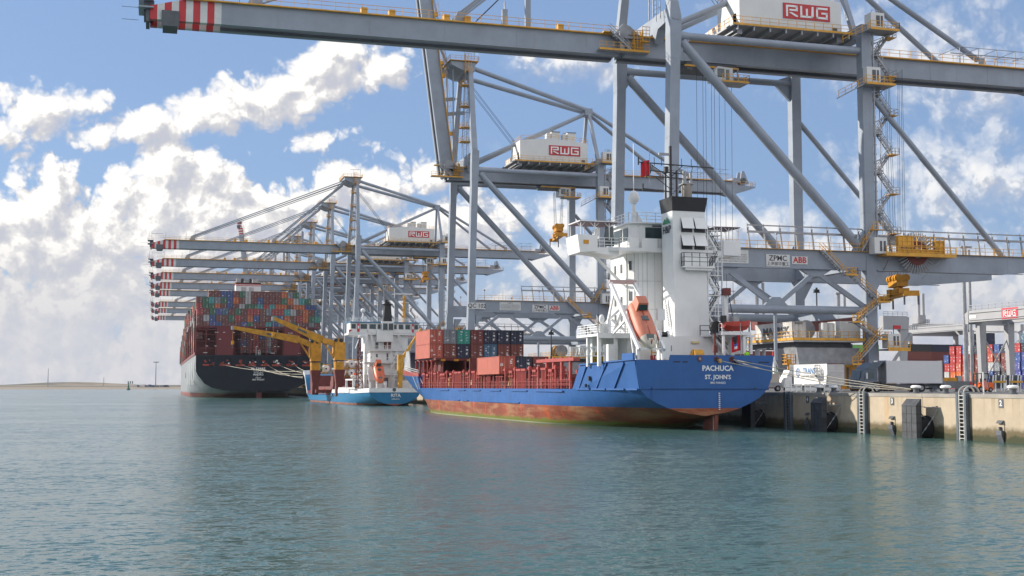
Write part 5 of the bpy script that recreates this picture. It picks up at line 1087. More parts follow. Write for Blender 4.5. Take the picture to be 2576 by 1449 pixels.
# ------------------------------------------------------------------ smaller blue ship with yellow deck cranes
RBLUE = (.022, .18, .36)
RP = hull_paint('coaster_hull_paint', RBLUE, (.28, .09, .06), .55, rust=.4)
RB = mat('coaster_blue_paint', RBLUE, .42, 0, .12, .3, .25, (.2, .22, .24))
S2 = thing('heavy_lift_ship', 'teal-blue and white coaster carrying two yellow deck cranes, moored behind the feeder', 'ship', (62.3, 329, 0), .02)
st = [(0, [(.05, .2), (.7, 3.0), (1.5, 5.0), (2.5, 6.4), (3.6, 7.0)]), (6, [(-.6, 1.2), (.3, 4.5), (1.2, 6.3), (2.4, 7.5), (3.3, 7.8)]), (16, [(-1.2, 5.5), (0, 7.2), (1.5, 8.0), (3.3, 8.4)]),
 (30, [(-1.2, 8), (0, 8.4), (3.2, 8.6)]), (52, [(-1.2, 8.2), (0, 8.5), (3.2, 8.6)]), (56, [(-1.2, 8.2), (0, 8.5), (2.6, 8.6)]), (100, [(-1.2, 7.4), (0, 8.0), (2.6, 8.5)]), (106, [(-1.2, 7), (0, 7.6), (2.6, 8.4)]),
 (113, [(-1.2, 6), (0, 6.6), (2.6, 7.8), (8.4, 8.6)]), (122, [(-1.2, 3.8), (0, 4.4), (2.8, 6.0), (9.2, 7.8)]), (132, [(-1.2, 1.4), (0, 1.9), (3, 3.2), (9.5, 5.6)]), (lambda z: 136+max(0, z)*.7, [(-1.2, .2), (0, .3), (3, .6), (9.8, 1.8)])]
hull('hull', st, [RP], S2)
b = B()
for s in (-1, 1):
    b.loft([[(s*7.05, 0, 3.6), (s*7.0, -.1, 4.75), (s*6.8, -.1, 4.75), (s*6.8, 0, 3.6)], [(s*8.4, 16, 3.3), (s*8.45, 16, 4.4), (s*8.2, 16, 4.4), (s*8.2, 16, 3.3)], [(s*8.6, 50, 3.2), (s*8.65, 50, 4.3), (s*8.4, 50, 4.3), (s*8.4, 50, 3.2)]])
    b.prism([(s*8.6, 50, 3.2), (s*8.6, 50, 4.3), (s*8.55, 52.5, 4.3), (s*8.5, 54, 3.2)], (-s*.2, 0, 0))
b.box(-7.0, 7.0, -.12, .1, 3.6, 4.75); b.obj('bulwark', [WHITE], S2)
b = B()
for s in (-1, 1): b.prism([(s*8.55, 108, 2.6), (s*8.7, 113, 8.4), (s*8.75, 113, 9.3), (s*8.6, 107, 3.2)], (-s*.15, 0, 0))
b.loft([[(-8.65, 113, 8.4), (-8.8, 113, 9.7), (-8.6, 113, 9.7), (-8.5, 113, 8.4)], [(-7.85, 122, 9.2), (-8.1, 122, 10.6), (-7.9, 122, 10.6), (-7.7, 122, 9.2)], [(-5.65, 132, 9.5), (-6, 132, 11), (-5.8, 132, 11), (-5.5, 132, 9.5)], [(-1.8, 142.8, 9.8), (-1.9, 143.5, 11.4), (-1.6, 143.3, 11.4), (-1.5, 142.5, 9.8)]])
b.obj('bow_bulwark', [WHITE], S2)
for p_, q_, w_ in (((-8.66, 58, .9), (-8.2, 106, .9), .2), ((-8.7, 50, 3.15), (-8.6, 55.5, 1.2), .12), ((-8.6, 54, 3.1), (-8.66, 106, 2.6), .15)): B().bar(p_, q_, w_, w_).obj('rubbing_strake', [RB], S2)
text('ship_name', 'RITA', 1.25, FR(.2, -.05, 2.75), LETW, S2, .12, .02); text('ship_name', 'LIMASSOL', .5, FR(.2, -.02, 1.8), LETW, S2, .12, .01)
b = B(); b.tube((-.2, -.18, 4.3), (-.2, -.1, 4.3), .5, n=14); b.box(-8.75, -8.6, 45, 47, 2.2, 2.6); b.box(-8.75, -8.6, 48.5, 49.5, 2.2, 2.6); b.box(-8.75, -8.6, 43, 44.2, 2.2, 2.6); b.obj('fairlead', [DGREY], S2)
# accommodation block
b = B(); b.box(-5.6, 7.2, 12, 22, 4.4, 8.4); b.box(-4.6, 6.8, 12.6, 22, 8.4, 11.9); b.box(-4.2, 6.4, 13.6, 22, 11.9, 15.2); b.box(-5.2, 6.6, 14.4, 22, 15.2, 19.4)
for z, x0, x1, yy in ((8.3, -6.2, 7.6, 11.2), (11.8, -5.6, 7.4, 11.9), (15.1, -5.4, 7.0, 12.4)): b.box(x0, x1, yy, 22, z, z+.22)
for x in (-6.1, -3, 1.2, 4.4): b.box(x-.12, x+.12, 11.4, 11.64, 4.4, 8.3); b.box(x+.4, x+.6, 12.2, 12.4, 8.5, 11.8)
b.box(-6.2, -5.4, 11.4, 13.5, 4.4, 19.2)
for x in (-.2, 1.0): b.box(x, x+.8, 14.34, 14.397, 15.6, 17.6, 1)
b.box(-2.6, -1.8, 14.34, 14.397, 15.6, 17.4, 2); b.box(4.5, 5, 14.34, 14.397, 16.2, 16.9, 2); b.box(-4, -3.8, 13.54, 13.597, 13, 13.5, 2); b.box(2.4, 3.2, 13.54, 13.597, 12.2, 14, 2)
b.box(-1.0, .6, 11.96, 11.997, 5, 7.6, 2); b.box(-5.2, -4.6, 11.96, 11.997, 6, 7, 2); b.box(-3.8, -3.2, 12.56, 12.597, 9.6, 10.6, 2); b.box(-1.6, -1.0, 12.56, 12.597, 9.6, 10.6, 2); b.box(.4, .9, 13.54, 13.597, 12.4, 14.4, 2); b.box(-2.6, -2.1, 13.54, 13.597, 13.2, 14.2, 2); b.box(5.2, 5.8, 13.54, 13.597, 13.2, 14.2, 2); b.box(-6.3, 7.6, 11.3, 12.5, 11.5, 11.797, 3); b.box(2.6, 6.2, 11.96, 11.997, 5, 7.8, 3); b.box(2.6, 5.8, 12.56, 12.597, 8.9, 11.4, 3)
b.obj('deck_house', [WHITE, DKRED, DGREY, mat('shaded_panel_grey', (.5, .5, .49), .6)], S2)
b = B()
for z, x0, x1, yy in ((8.5, -6.2, 7.6, 11.2), (12.0, -5.6, 7.4, 11.9), (15.3, -5.4, 7.0, 12.4)): b.rail([(x0, yy, z), (x1, yy, z)], 1.2, 1.8, .06, 3)
for i in range(4): b.ladder((1.1+(i % 2)*.6, 11.2-.0*i, 4.6+i*2.6), (2.4+(i % 2)*.6, 11.2, 7.2+i*2.6), (0, 0, 1), .6, .07, .5)
b.bar((1.2, 11.1, 4.6), (1.2, 11.1, 15), .16, .16); b.bar((3.4, 11.1, 4.6), (3.4, 11.1, 15), .16, .16)
for z in range(5, 15, 2): b.bar((1.2, 11.1, z), (3.4, 11.1, z), .12, .12)
for x in (-3.2, 4.6): b.stair((x, 12.8, 15.4), (x-.9, 13.6, 19.6), .7, 0, 0, 1, .4)
b.obj('outside_stair', [WHITE], S2)
b = B(); b.box(-10.4, 10.2, 13.4, 20, 19.5, 20.0); b.prism([(-10.4, 13.4, 19.5), (-5.2, 13.4, 19.5), (-5.2, 13.4, 18.8)], (0, 6.6, 0)); b.box(-10.3, 10.1, 13.3, 13.5, 20, 20.9); b.box(-9.8, 9.6, 14, 20, 20, 22.9); b.box(-10, 9.9, 13.6, 20.4, 22.9, 23.15, 1)
b.box(-2.6, 2.0, 12.6, 14.5, 17.6, 20.8); b.box(-1.2, 2.2, 12.4, 14, 20.8, 23.3); b.box(-5.2, -4.9, 13.3, 13.9, 18, 21)
wh = b.obj('wheelhouse', [WHITE, RB], S2)
for x0, x1 in ((-9.5, -8.3), (-6.9, -5.1), (-4.4, -2.6), (-2.1, -1.3), (2.5, 3.3), (3.9, 5.2), (5.8, 7.1), (8.4, 9.4)): B().box(x0, x1, 13.94, 13.997, 21.2, 22.5).obj('bridge_window', [GLASS], wh)
for x0, x1 in ((-.9, .4), (.7, 2.0)): B().box(x0, x1, 12.34, 12.397, 20.9, 22.7).obj('bridge_window', [GLASS], wh)
b = B(); b.box(-8.0, -7.3, 13.24, 13.297, 20.3, 22.6); b.box(7.5, 8.1, 13.24, 13.297, 20.3, 22.6); b.prism([(-10.2, 13.28, 20.1), (-9.2, 13.28, 20.9), (-10.2, 13.28, 20.9)], (0, -.03, 0)); b.box(-7.85, -7.45, 13.2, 13.237, 21.2, 22, 1); b.box(7.6, 8.0, 13.2, 13.237, 21.2, 22, 1); b.obj('name_board', [RED, LETW], wh)
b = B(); b.rail([(-9.9, 13.6, 23.15), (9.8, 13.6, 23.15)], 1.2, 1.5, .06, 3); b.rail([(-9.9, 20, 23.15), (9.8, 20, 23.15)], 1.2, 1.5, .06, 3); b.tube((-6.1, 15, 23.2), (-6.1, 15, 25.6), .22); b.ell((-6.1, 15, 26.3), .65, .65, .7); b.bar((-6.1, 15, 25.4), (-7, 14.4, 23.2), .1, .1); b.bar((-6.1, 15, 25.4), (-5.2, 14.4, 23.2), .1, .1)
b.bar((-8.6, 16, 23.2), (-8.6, 16, 30), .09, .09); b.box(-8.8, -8.3, 15.8, 16.2, 23.2, 25); b.obj('roof_antenna', [WHITE], wh, smooth=40)
b = B(); b.loft([[(-.7, 12.6, 23.3), (1.7, 12.6, 23.3), (1.7, 15, 23.3), (-.7, 15, 23.3)], [(-.3, 12.9, 28.0), (1.4, 12.9, 28.0), (1.4, 14.7, 28.0), (-.3, 14.7, 28.0)]]); b.box(-.9, 1.9, 12.5, 15, 28, 28.2); b.tube((.2, 13.8, 28.2), (.2, 13.8, 29.4), .45, n=10); b.tube((.9, 13.8, 28.2), (.9, 13.8, 28.8), .3, n=10); b.obj('funnel', [BLACK], S2)
b = B(); b.bar((-1.6, 16, 23), (-1.6, 16, 32), .3, .3); b.bar((0, 16, 29), (0, 16, 33), .2, .2)
for z in (28, 29.5, 31): b.rail([(-2.2, 15.6, z), (-.8, 15.6, z)], 1, .6, .06, 2)
b.obj('radar_mast', [MGREY], S2)
b = B(); b.tube((6.0, 17, 23), (6.0, 17, 31), .42, .3, n=10); 
for z in (25, 27, 28.6, 30): b.box(5.2, 6.9, 16.6, 17.4, z, z+.12)
for z in range(12): b.bar((5.4, 16.6, 23.4+z*.6), (5.8, 16.6, 23.4+z*.6), .05, .05)
b.bar((3.6, 17, 31.4), (8.4, 17, 31.4), .18, .3, 1); b.bar((5.0, 17, 29), (7.4, 17, 29), .12, .12, 1); b.obj('yellow_mast', [YEL, WHITE], S2)
# boat deck aft, lattice mast and small crane
b = B(); b.box(-6.8, 6.9, 2.5, 12, 4.3, 4.5, 2); b.box(-9.0, -6.3, 14, 26, 6.9, 7.3); b.box(-8.8, -4, 12, 26, 4.4, 4.9)
for x, y in ((-8.7, 14.4), (-6.6, 14.2), (-8.7, 25.6)): b.box(x-.25, x+.25, y-.25, y+.25, 4.4, 6.9)
b.box(-4.0, -1.2, 4.6, 6.2, 4.5, 6.6); b.box(2.8, 6.0, 6, 8, 4.5, 6.8); b.box(-8.7, -8.3, 22, 40, 3.4, 4.9); b.box(-5, 5, 26, 28, 2.5, 6.0, 1)
b.obj('boat_deck', [WHITE, DKRED, mat('deck_brown', (.16, .06, .045), .8)], S2)
b = B()
for x, y in ((-9.0, 9), (-7.0, 9), (-8.0, 11)): b.bar((x, y, 4.6), (-8.2+(x+8)*.25, 9.4, 18.4), .2, .2)
for i in range(7):
    t, u = i/7, (i+1)/7; f = lambda t, k: (-8.0+k*(1.0-.75*t)-.15*t, 9, 4.6+13.8*t); b.bar(f(t, -1), f(u, 1), .13, .13); b.bar(f(t, 1), f(u, -1), .13, .13); b.bar(f(u, -1), f(u, 1), .13, .13)
b.bar((-8.2, 9.2, 18.2), (-9.4, 8, 15.5), .18, .18, 1); b.ell((-8, 9.3, 18.7), .4, .4, .5, 1); b.obj('lattice_mast', [DKRED, WHITE], S2)
b = B(); b.tube((2.2, 3.6, 4.4), (2.2, 3.6, 8.6), .58, .7, n=12); b.tube((2.2, 3.6, 8.6), (2.2, 3.6, 13.0), .95, .9, n=12); b.bar((2.4, 3.4, 12.4), (7.9, 3.8, 21), .7, .9, 0, (0, 1, 0), .4, .5); b.bar((3.4, 3, 9.6), (5, 3.4, 16.5), .22, .22); b.box(1.5, 3.0, 3, 4.4, 12.6, 13.8); b.obj('service_crane', [YEL], S2)
b = B(); b.bar((-6.2, 3.2, 4.5), (-5.6, 10, 10.6), .25, .35); b.bar((-2.2, 3.2, 4.5), (-1.8, 10, 10.6), .25, .35); b.bar((-6.0, 3.4, 6.4), (-6.0, 3.4, 4.5), .3, .3); b.bar((-2, 3.4, 6.4), (-2, 3.4, 4.5), .3, .3); b.box(-5.4, -1.8, 9.6, 10, 7, 10.6); b.obj('boat_ramp', [WHITE], S2)
lifeboat((62.3-3.55, 329+5.2, 8.1), R(40), 0, 1.12, 'bright orange lifeboat on the stern of the coaster with yellow deck cranes', False)
b = B(); b.ell((0, 0, .7), 2.2, 1.1, .8, 0, 12, 6, -.7, .6); b.box(-1.3, .2, -.5, .5, 1.1, 1.7, 1); o = b.obj('rescue_boat', [mat('boat_hull_cream', (.6, .55, .5), .5), HORANGE], None, (62.3-7.3, 329+16.5, 7.2), smooth=40); tag(o, 'tiny orange-topped rescue boat on the white side deck below the maroon lattice mast', 'boat')
# heavy deck cranes
def deck_crane(parent, x, y, zp, zt, knee, tip):
    b = B(); b.loft([[(x-1.0, y-1.0, 2.6), (x+1.0, y-1.0, 2.6), (x+1.0, y+1.0, 2.6), (x-1.0, y+1.0, 2.6)], [(x-.95, y-1.1, zp-4.2), (x+1.05, y-1.1, zp-4.2), (x+1.05, y+1.1, zp-4.2), (x-.95, y+1.1, zp-4.2)], [(x-1.5, y-1.5, zp), (x+1.7, y-1.5, zp), (x+1.7, y+1.5, zp), (x-1.5, y+1.5, zp)]], 0)
    ped = b.obj('crane_pedestal', [DKRED], parent)
    b = B(); b.tube((x, y, zp), (x, y, zp+2.4), 1.5, 1.6, n=16); b.tube((x, y, zp+2.5), (x, y, zp+2.8), 1.7, n=16, m=1); b.box(x-1.5, x+1.6, y-1.5, y+1.5, zp+2.8, zt); b.box(x-1.9, x-1.5, y-1, y+1, zp+4, zt-1)
    b.tube((x-1.2, y-1.6, zt+.6), (x-1.2, y+1.6, zt+.6), .55, n=10, m=1); b.tube((x+.4, y-1.6, zt+.5), (x+.4, y+1.6, zt+.5), .6, n=10, m=1); b.box(x-1.5, x+1, y-1.4, y-1, zt, zt+1)
    ho = b.obj('crane_housing', [DYEL, BLACK], ped)
    b = B(); k, t = Vector(knee), Vector(tip); p = Vector((x-1.2, y, zt-.5))
    for dy in (-.9, .9):
        o = Vector((0, dy, 0)); b.bar(p+o, k+o, .5, 1.7, 0, (0, 0, 1), .5, 1.5); b.bar(k+o, t+o*.5, .45, 2.3, 0, (0, 0, 1), .35, 1.0)
    for i in range(6): c = k.lerp(t, (i+.5)/6.2); w = .9*(1-.5*(i+.5)/6.2); b.bar(c-Vector((0, w, 0)), c+Vector((0, w, 0)), .2, .5)
    b.bar(p+Vector((0, 0, -4.6)), k.lerp(p, .12)+Vector((0, 0, -.6)), .45, .45, 0); b.box(t.x-.5, t.x+.5, t.y-.7, t.y+.7, t.z-.7, t.z+.5, 1)
    n = (t-k).normalized()
    for i in range(5): c = k.lerp(t, .15+i*.17)+Vector((0, -.6, 1.0)); b.bar(c, c+Vector((0, 0, .7)), .2, .3, 1)
    c = k.lerp(t, .42); u = n*1.5; b.prism([c-u+Vector((0, -1.15, -.35)), c+u+Vector((0, -1.15, -.35)), c+u+Vector((0, -1.15, .25)), c-u+Vector((0, -1.15, .25))], (0, -.03, 0), 2)
    b.obj('crane_jib', [DYEL, MGREY, DGREY], ho)
    b = B(); 
    for dy in (-.3, .3): b.bar(t+Vector((0, dy, -.5)), t+Vector((0, dy, -4.2)), .05, .05)
    b.box(t.x-.4, t.x+.4, t.y-.4, t.y+.4, t.z-5.4, t.z-4.2, 0); b.bar(t+Vector((0, 0, -5.4)), t+Vector((0, 0, -6.4)), .25, .4, 1); b.obj('hook_block', [DYEL, DGREY], ho)
deck_crane(S2, -8.1, 43, 10.2, 18.4, (-13.2, 43, 19.0), (-27.0, 49, 25.6))
deck_crane(S2, -12.6, 61, 10.2, 18.6, (-17.6, 63, 19.8), (-37.0, 73, 23.8))
b = B(); b.box(-7.4, 7.4, 30, 104, 2.6, 5.2); b.box(-7.4, 7.4, 104, 108, 2.6, 9.0); b.box(-6.4, -3.6, 64, 70, 5.2, 8.4); b.box(-12.8, -7.4, 57, 65, 3.2, 4.2) ; b.box(-7.6, -7.3, 30, 104, 3, 3.3)
b.obj('hatch_coaming', [DKRED], S2)
b = B(); vr = random.Random(11)
for i in range(40): x = vr.uniform(-8.2, -7.5); y = vr.uniform(56, 104); b.box(x, x+.4, y, y+vr.uniform(.3, 1.6), 2.6, vr.uniform(3.3, 4.8), vr.choice((0, 0, 1)))
b.rail([(-8.45, 56, 2.6), (-8.45, 106, 2.6)], 1.1, 2.2, .06, 3, 0); b.obj('deck_fittings', [mat('deck_orange_red', (.5, .09, .04), .6), YEL], S2)
# tank containers
def tank_mesh():
    b = B(); b.tube((0, .25, 1.4), (0, 6.4, 1.4), 1.2, n=18); b.tube((0, .1, 1.4), (0, .25, 1.4), .9, 1.2, n=18); b.tube((0, .02, 1.4), (0, .1, 1.4), .3, n=10, m=2)
    for x in (-1.33, 1.19):
        for y in (0, 6.5): b.box(x, x+.14, y, y+.14, 0, 2.83, 1)
        for z in (0, 2.69): b.box(x, x+.14, .14, 6.5, z, z+.14, 1)
    for y in (0, 6.5):
        for z in (0, 2.69): b.box(-1.19, 1.19, y, y+.14, z, z+.14, 1)
    return b.mesh('tank_container', [WHITE, DYEL, DKRED], 40)
TM = tank_mesh()
for t in (0, 1):
    for i in range(3):
        o = ob('tank_container', TM, None, (58.6+i*2.85, 399.5, 8.2+t*2.9), (0, 0, .02)); tag(o, 'white tank container in yellow frame, %s in the %s row behind the yellow deck cranes' % (('left', 'middle', 'right')[i], ('lower', 'upper')[t]), 'tank container', 'tank containers on the coaster')
o = ob('tank_container', TM, None, (54.4, 408, 9.6), (0, 0, .02)); tag(o, 'single white tank container beside the green box on the coaster', 'tank container', 'tank containers on the coaster')
container('green', 6.7, (50.9, 401, 9.9), .02, 'green container between the two yellow deck crane pedestals', 'containers on the coaster', 0); container('maroon', 6.7, (57.6, 393, 4.6), .02, 'dark red box on the coaster deck right of the nearer yellow crane pedestal', 'containers on the coaster', 0)
container('maroon', 6.7, (60.6, 399.5, 5.3), .02, 'dark red box under the white tank containers on the coaster', 'containers on the coaster', 0)

# ------------------------------------------------------------------ giant grey container ship
DP = (.009, .016, .027)
DHP = hull_paint('large_ship_hull_paint', (.27, .285, .30), (.24, .05, .045), 2.0, rust=.25)
DST = mat('large_ship_stern_paint', DP, .5, 0, .15, .2, .12, (.04, .05, .06), 0, .2)
DH_RED = mat('lashing_bridge_red', (.155, .022, .026), .6, 0, .15, .2, .2, (.07, .02, .02))
S3 = thing('container_ship', 'giant dark grey container ship stacked high with coloured boxes, its dark stern facing the viewer', 'ship', (44.3, 573, 0), 0)
st = [(0, [(2.9, .6), (3.4, 14), (4.6, 19), (6.5, 22.3), (10, 25.2), (13.8, 26.2), (19.2, 26.2)]), (14, [(.5, .8), (1.6, 9), (3.5, 16.5), (6, 21), (10, 24.8), (14, 26.2), (19.2, 26.4)]), (34, [(-2, 6), (0, 12), (2, 17), (5, 22), (9, 25.4), (14, 26.4), (19.2, 26.5)]),
 (60, [(-2, 15), (0, 18.5), (3, 22.8), (7, 25.8), (12, 26.5), (19.2, 26.5)]), (100, [(-2, 23.5), (0, 25.2), (4, 26.4), (19.2, 26.5)]), (150, [(-2, 26), (0, 26.4), (19.2, 26.5)]), (290, [(-2, 26), (0, 26.4), (19.2, 26.5)]), (345, [(-2, 15), (0, 17), (8, 20), (21, 25)]), (390, [(-2, .6), (0, .8), (8, 2), (24, 7)])]
hl = hull('hull', st, [DHP, DST], S3, n=16)
for p in hl.data.polygons:      # the transom and the counter below it are painted dark
    c = p.center
    if (c.y < .5) or (c.y < 3 and abs(p.normal.y) > .9): p.material_index = 1
b = B(); zs = [(0, 14.3), (14.3, 18.2), (18.2, 19.25)]
op = [(-23.4, -18.1), (-16.1, -10.8), (-8.9, -4.4), (-3.3, .5), (2.2, 6.3), (7.2, 11.6), (13.6, 19.1), (20.9, 25.4)]
# dark stern frame with mooring-deck openings
b.box(-26.15, 26.15, -.45, -.15, 18.1, 19.3)
x = -26.15
for a, c in op: b.box(x, a, -.45, -.15, 14.4, 18.1); x = c
b.box(x, 26.15, -.45, -.15, 14.4, 18.1); 
prof = [(-26.15, 14.4), (-26.1, 12), (-25.2, 10), (-22.3, 6.5), (-19, 4.6), (-14, 3.4), (0, 2.8), (14, 3.4), (19, 4.6), (22.3, 6.5), (25.2, 10), (26.1, 12), (26.15, 14.4)]
b.prism([(x, -.45, z) for x, z in prof], (0, .3, 0)); b.obj('transom', [DST], S3)
b = B(); b.box(-25.8, 25.8, .2, .3, 14.4, 18.1, 0)
vr = random.Random(21)
for a, c in op:
    for k in range(7): x = vr.uniform(a+.3, c-.8); z = vr.uniform(14.4, 16.6); b.box(x, x+vr.uniform(.3, 1.2), -.1, .15, z, z+vr.uniform(.3, .9), vr.choice((1, 1, 1, 2)))
    b.box(a+.2, c-.2, -.1, .1, 14.4, 15.2, 1)
b.obj('mooring_deck', [mat('mooring_deck_dark_red', (.07, .012, .012), .7), mat('mooring_gear_red', (.40, .055, .03), .6), LETW], S3)
text('ship_name', 'AL DHAIL', 1.55, FR(1.4, -.47, 13.2), LETW, S3, .01, .02); text('ship_name', 'الدحيل', 1.2, FR(1.4, -.47, 11.8), LETW, S3, .01, .01); text('ship_name', 'MAJURO', 1.2, FR(1.4, -.47, 10.5), LETW, S3, .01, .02); text('ship_name', 'ماجورو', .9, FR(1.4, -.47, 9.3), LETW, S3, .01, .01); text('ship_name', 'IMO 9732307', .95, FR(1.4, -.47, 8.2), LETW, S3, .01, .02)
b = B(); b.prism([(.9, 2, -1), (.9, 8, -1), (.9, 8, 3.4), (.9, .6, 3.2)], (2.2, 0, 0)); b.obj('rudder', [mat('antifouling_red', (.22, .06, .06), .7)], S3)
b = B()
for y in (20, 50, 80, 108): b.box(-26.58, -26.5, y, y+3, 6, 17); 
b.box(-26.62, -26.5, 160, 166, 10, 13, 1); b.obj('side_stripe', [LETW, DGREY], S3)
# lashing bridge at the stern
b = B()
for a, c in ((-17.5, -9.8), (12.3, 20.4)): b.box(a, c, -.2, 1.2, 19.3, 32.4)
for a, c in ((-26.3, -17.5), (-9.8, 12.3), (20.4, 26.3)):
    b.box(a, c, .9, 1.3, 31.6, 32.4); 
    n = max(2, int((c-a)/3.6))
    for i in range(n+1): x = a+(c-a)*i/n; b.box(x-.2, x+.2, -.2, .5, 19.3, 31.6)
    for z in (22.4, 25.5, 28.6): b.box(a, c, -.15, .2, z-.12, z+.12); b.box(a, c, .0, 1.2, z-.1, z)
    b.box(a, c, -.2, .4, 30.6, 31.0)
for i in range(26): x = vr.uniform(-26, 25); z = vr.choice((20.2, 23.2, 26.3, 29.4)); b.box(x, x+.9, -.24, -.21, z, z+.2, 1)
b.bar((.2, -.3, 19.3), (.2, -.3, 23), .15, .15, 1); b.bar((1.2, -.3, 19.3), (1.2, -.3, 21.4), .15, .15, 1); b.bar((2.0, -.3, 19.3), (2.0, -.3, 21.4), .15, .15, 1); b.bar((1.2, -.3, 21.4), (2, -.3, 21.4), .15, .15, 1)
for s in (-1, 1):
    for k in range(9): b.box(s*26.4-.25, s*26.4+.25, 14+k*36, 15+k*36, 19.2, 36)
    b.box(s*26.5-.2, s*26.5+.2, 0, 290, 19.2, 20.6)
b.box(-26, 26, 16.5, 17, 19.2, 33); b.obj('lashing_bridge', [DH_RED, LETW], S3)
b = B(); b.box(-4.9, 7.6, 70, 82, 19.2, 57.0); b.box(-5, 7.7, 69.9, 82.1, 57.0, 57.35, 2); b.box(-5, 7.7, 69.88, 69.9, 56.3, 56.6, 2); b.box(-5.02, 7.72, 69.86, 82.2, 57.4, 58.0, 3)
for x in (-2.2, 1.6): b.box(x, x+2.4, 69.9, 69.997, 53, 55.6, 1)
for x in (-3.4, -1.4, 2.6, 4.6): b.tube((x, 76, 58), (x, 76, 60.5), .7, n=10, m=3)
b.box(-4.6, -2.4, 72, 75, 58, 60.2, 1); b.box(3.6, 6.4, 72, 75, 58, 60, 1)
b.obj('engine_casing', [WHITE, mat('casing_louvre', (.45, .42, .42), .6), RED, BLACK], S3)
# deck cargo, one object per box, colours read from the stern view
KEY = {'m': 'maroon', 'b': 'blue', 'n': 'brown', 'g': 'green', 'w': 'light grey', 'r': 'red', 'o': 'orange', 't': 'turquoise', 's': 'steel blue', 'v': 'violet', 'y': 'grey', 'e': 'teal'}
GRP = 'containers stacked on the giant grey ship'
def boxrow(y, z, x0, cols, tier, where):
    n = 0
    for i, ch in enumerate(cols):
        if ch == '.': continue
        container(KEY[ch], 13.2, (x0+i*2.775, y, z), 0, '%s container, %s from left in the %s' % (KEY[ch], ORD[i] if i < len(ORD) else 'last', tier), GRP, 0, 3.0)
XL = 44.3-26.0+1.33
boxrow(590, 46.6, XL, '..mmbbmgwmmmmmoyg..'[:19], 'topmost row at the big ship stern', '')
boxrow(590, 43.6, XL, 'ngtygbonwmbmmmgowtgw', 'second row down at the big ship stern', '')
boxrow(590, 40.6, XL, 'rggonbmwggtrtoonoobb', 'third row down at the big ship stern', '')
boxrow(575, 37.5, XL, 'rmgvsmgmrrnyrrtwnoms', 'fourth row down at the big ship stern', '')
boxrow(575, 34.5, XL, 'mwbnmgrmobnmebonroge', 'fifth row down at the big ship stern', '')
boxrow(575, 31.5, XL, 'mnvbmmmvgmmtbymgnmym', 'sixth row down at the big ship stern', '')
boxrow(575, 26.6, XL, 'm....'+'.....nnobwmm.......'[0:0]+'..nmobw.............'[0:15], 'gaps of the red lashing bridge, upper', '')
boxrow(575, 23.5, XL, '.......bmrmwm.......', 'gaps of the red lashing bridge, middle', '')
boxrow(575, 20.4, XL, '.......mmrmym.......', 'gaps of the red lashing bridge, lowest', '')
# port side stacks further forward, outer column of each bay
bays = [(606, 45, 'rorgwmrgo'), (632, 46, 'mowrgwmon'), (664, 47.5, 'mgormwrgm'), (696, 46.5, 'rmwogmrnm'), (728, 49, 'oromgwmrn'), (760, 51, 'mrgowmrom'), (792, 49, 'rgmwromgn'), (824, 44, 'mowrgnrmo'), (856, 40, 'rmgowmrng'), (888, 37, 'mrogwrmno'), (920, 34, 'gmrwormgn')]
BN = ['nearest the stern', 'second from the stern', 'third from the stern', 'fourth from the stern', 'fifth from the stern', 'sixth from the stern', 'seventh from the stern', 'eighth from the stern', 'ninth from the stern', 'tenth from the stern', 'farthest forward']
for bi, (y, zt, cols) in enumerate(bays):
    k = 0; z = 21.2
    while z+3 <= zt+.5 and k < 9:
        container(KEY[cols[k]], 13.2, (XL-.3, y, z), 0, '%s container, %s from the bottom of the side stack %s' % (KEY[cols[k]], ORD[k] if k else 'first', BN[bi]), GRP, 0, 3.0); z += 3.0; k += 1
for i, (x0, x1, z1) in enumerate(((29.7, 54.5, 11), (37.8, 54.6, 9.8), (42.2, 54.4, 8.8), (49.6, 54.3, 8.4), (54.8, 54.6, 10.2), (61.9, 55.6, 11))):
    b = B(); b.path(cat_line((x0, 572.5, 15), (x1, 474, z1), 1.2 if i < 4 else .4, 10), .09, 5)
    tag(b.obj('mooring_rope', [ROPE]), 'mooring rope, %s from left, from the big dark stern towards the yellow-crane coaster bow' % ORD[i], 'rope', 'mooring ropes at the big dark stern')
# ------------------------------------------------------------------ quay traffic
def wheel(parent, x, y, z, r, w, name='wheel'):
    b = B(); b.tube((x, y-w/2, z), (x, y+w/2, z), r, n=20); t = b.obj(name, [RUBBER], parent, smooth=True)
    b = B(); b.tube((x, y-w/2-.02, z), (x, y+w/2+.02, z), r*.52, n=16); b.obj('rim', [MGREY], t, smooth=True)
T1 = thing('box_truck', 'large plain white box truck with dark grey cab parked on the quay', 'truck', (86.7, 140, 4.455))
b = B(); b.prism([(3.75, 0, 1.15), (12.1, 0, 1.15), (12.1, 0, 4.05), (3.75, 0, 4.05)], (0, 2.75, 0)); b.box(3.7, 12.15, -.02, 2.77, 1.1, 1.2, 1); b.box(3.72, 3.8, -.015, 2.765, 1.2, 4.08, 1); b.box(12.06, 12.13, -.015, 2.765, 1.2, 4.08, 1); b.obj('cargo_box', [mat('truck_box_white', (.66, .65, .66), .4, 0, .06, .4, .08, (.5, .48, .45)), MGREY], T1)
CABM = mat('cab_grey_blue', (.10, .125, .16), .3, .3, .08, 1)
b = B(); b.prism([(.12, .05, .45), (.0, .05, 1.4), (.35, .05, 2.85), (2.5, .05, 2.95), (2.5, .05, .75), (2.1, .05, .75)], (0, 2.6, 0)); b.prism([(.75, .15, 2.9), (2.45, .15, 2.95), (3.6, .15, 3.95), (1.9, .15, 3.75)], (0, 2.4, 0)); cb = b.obj('cab', [CABM], T1)
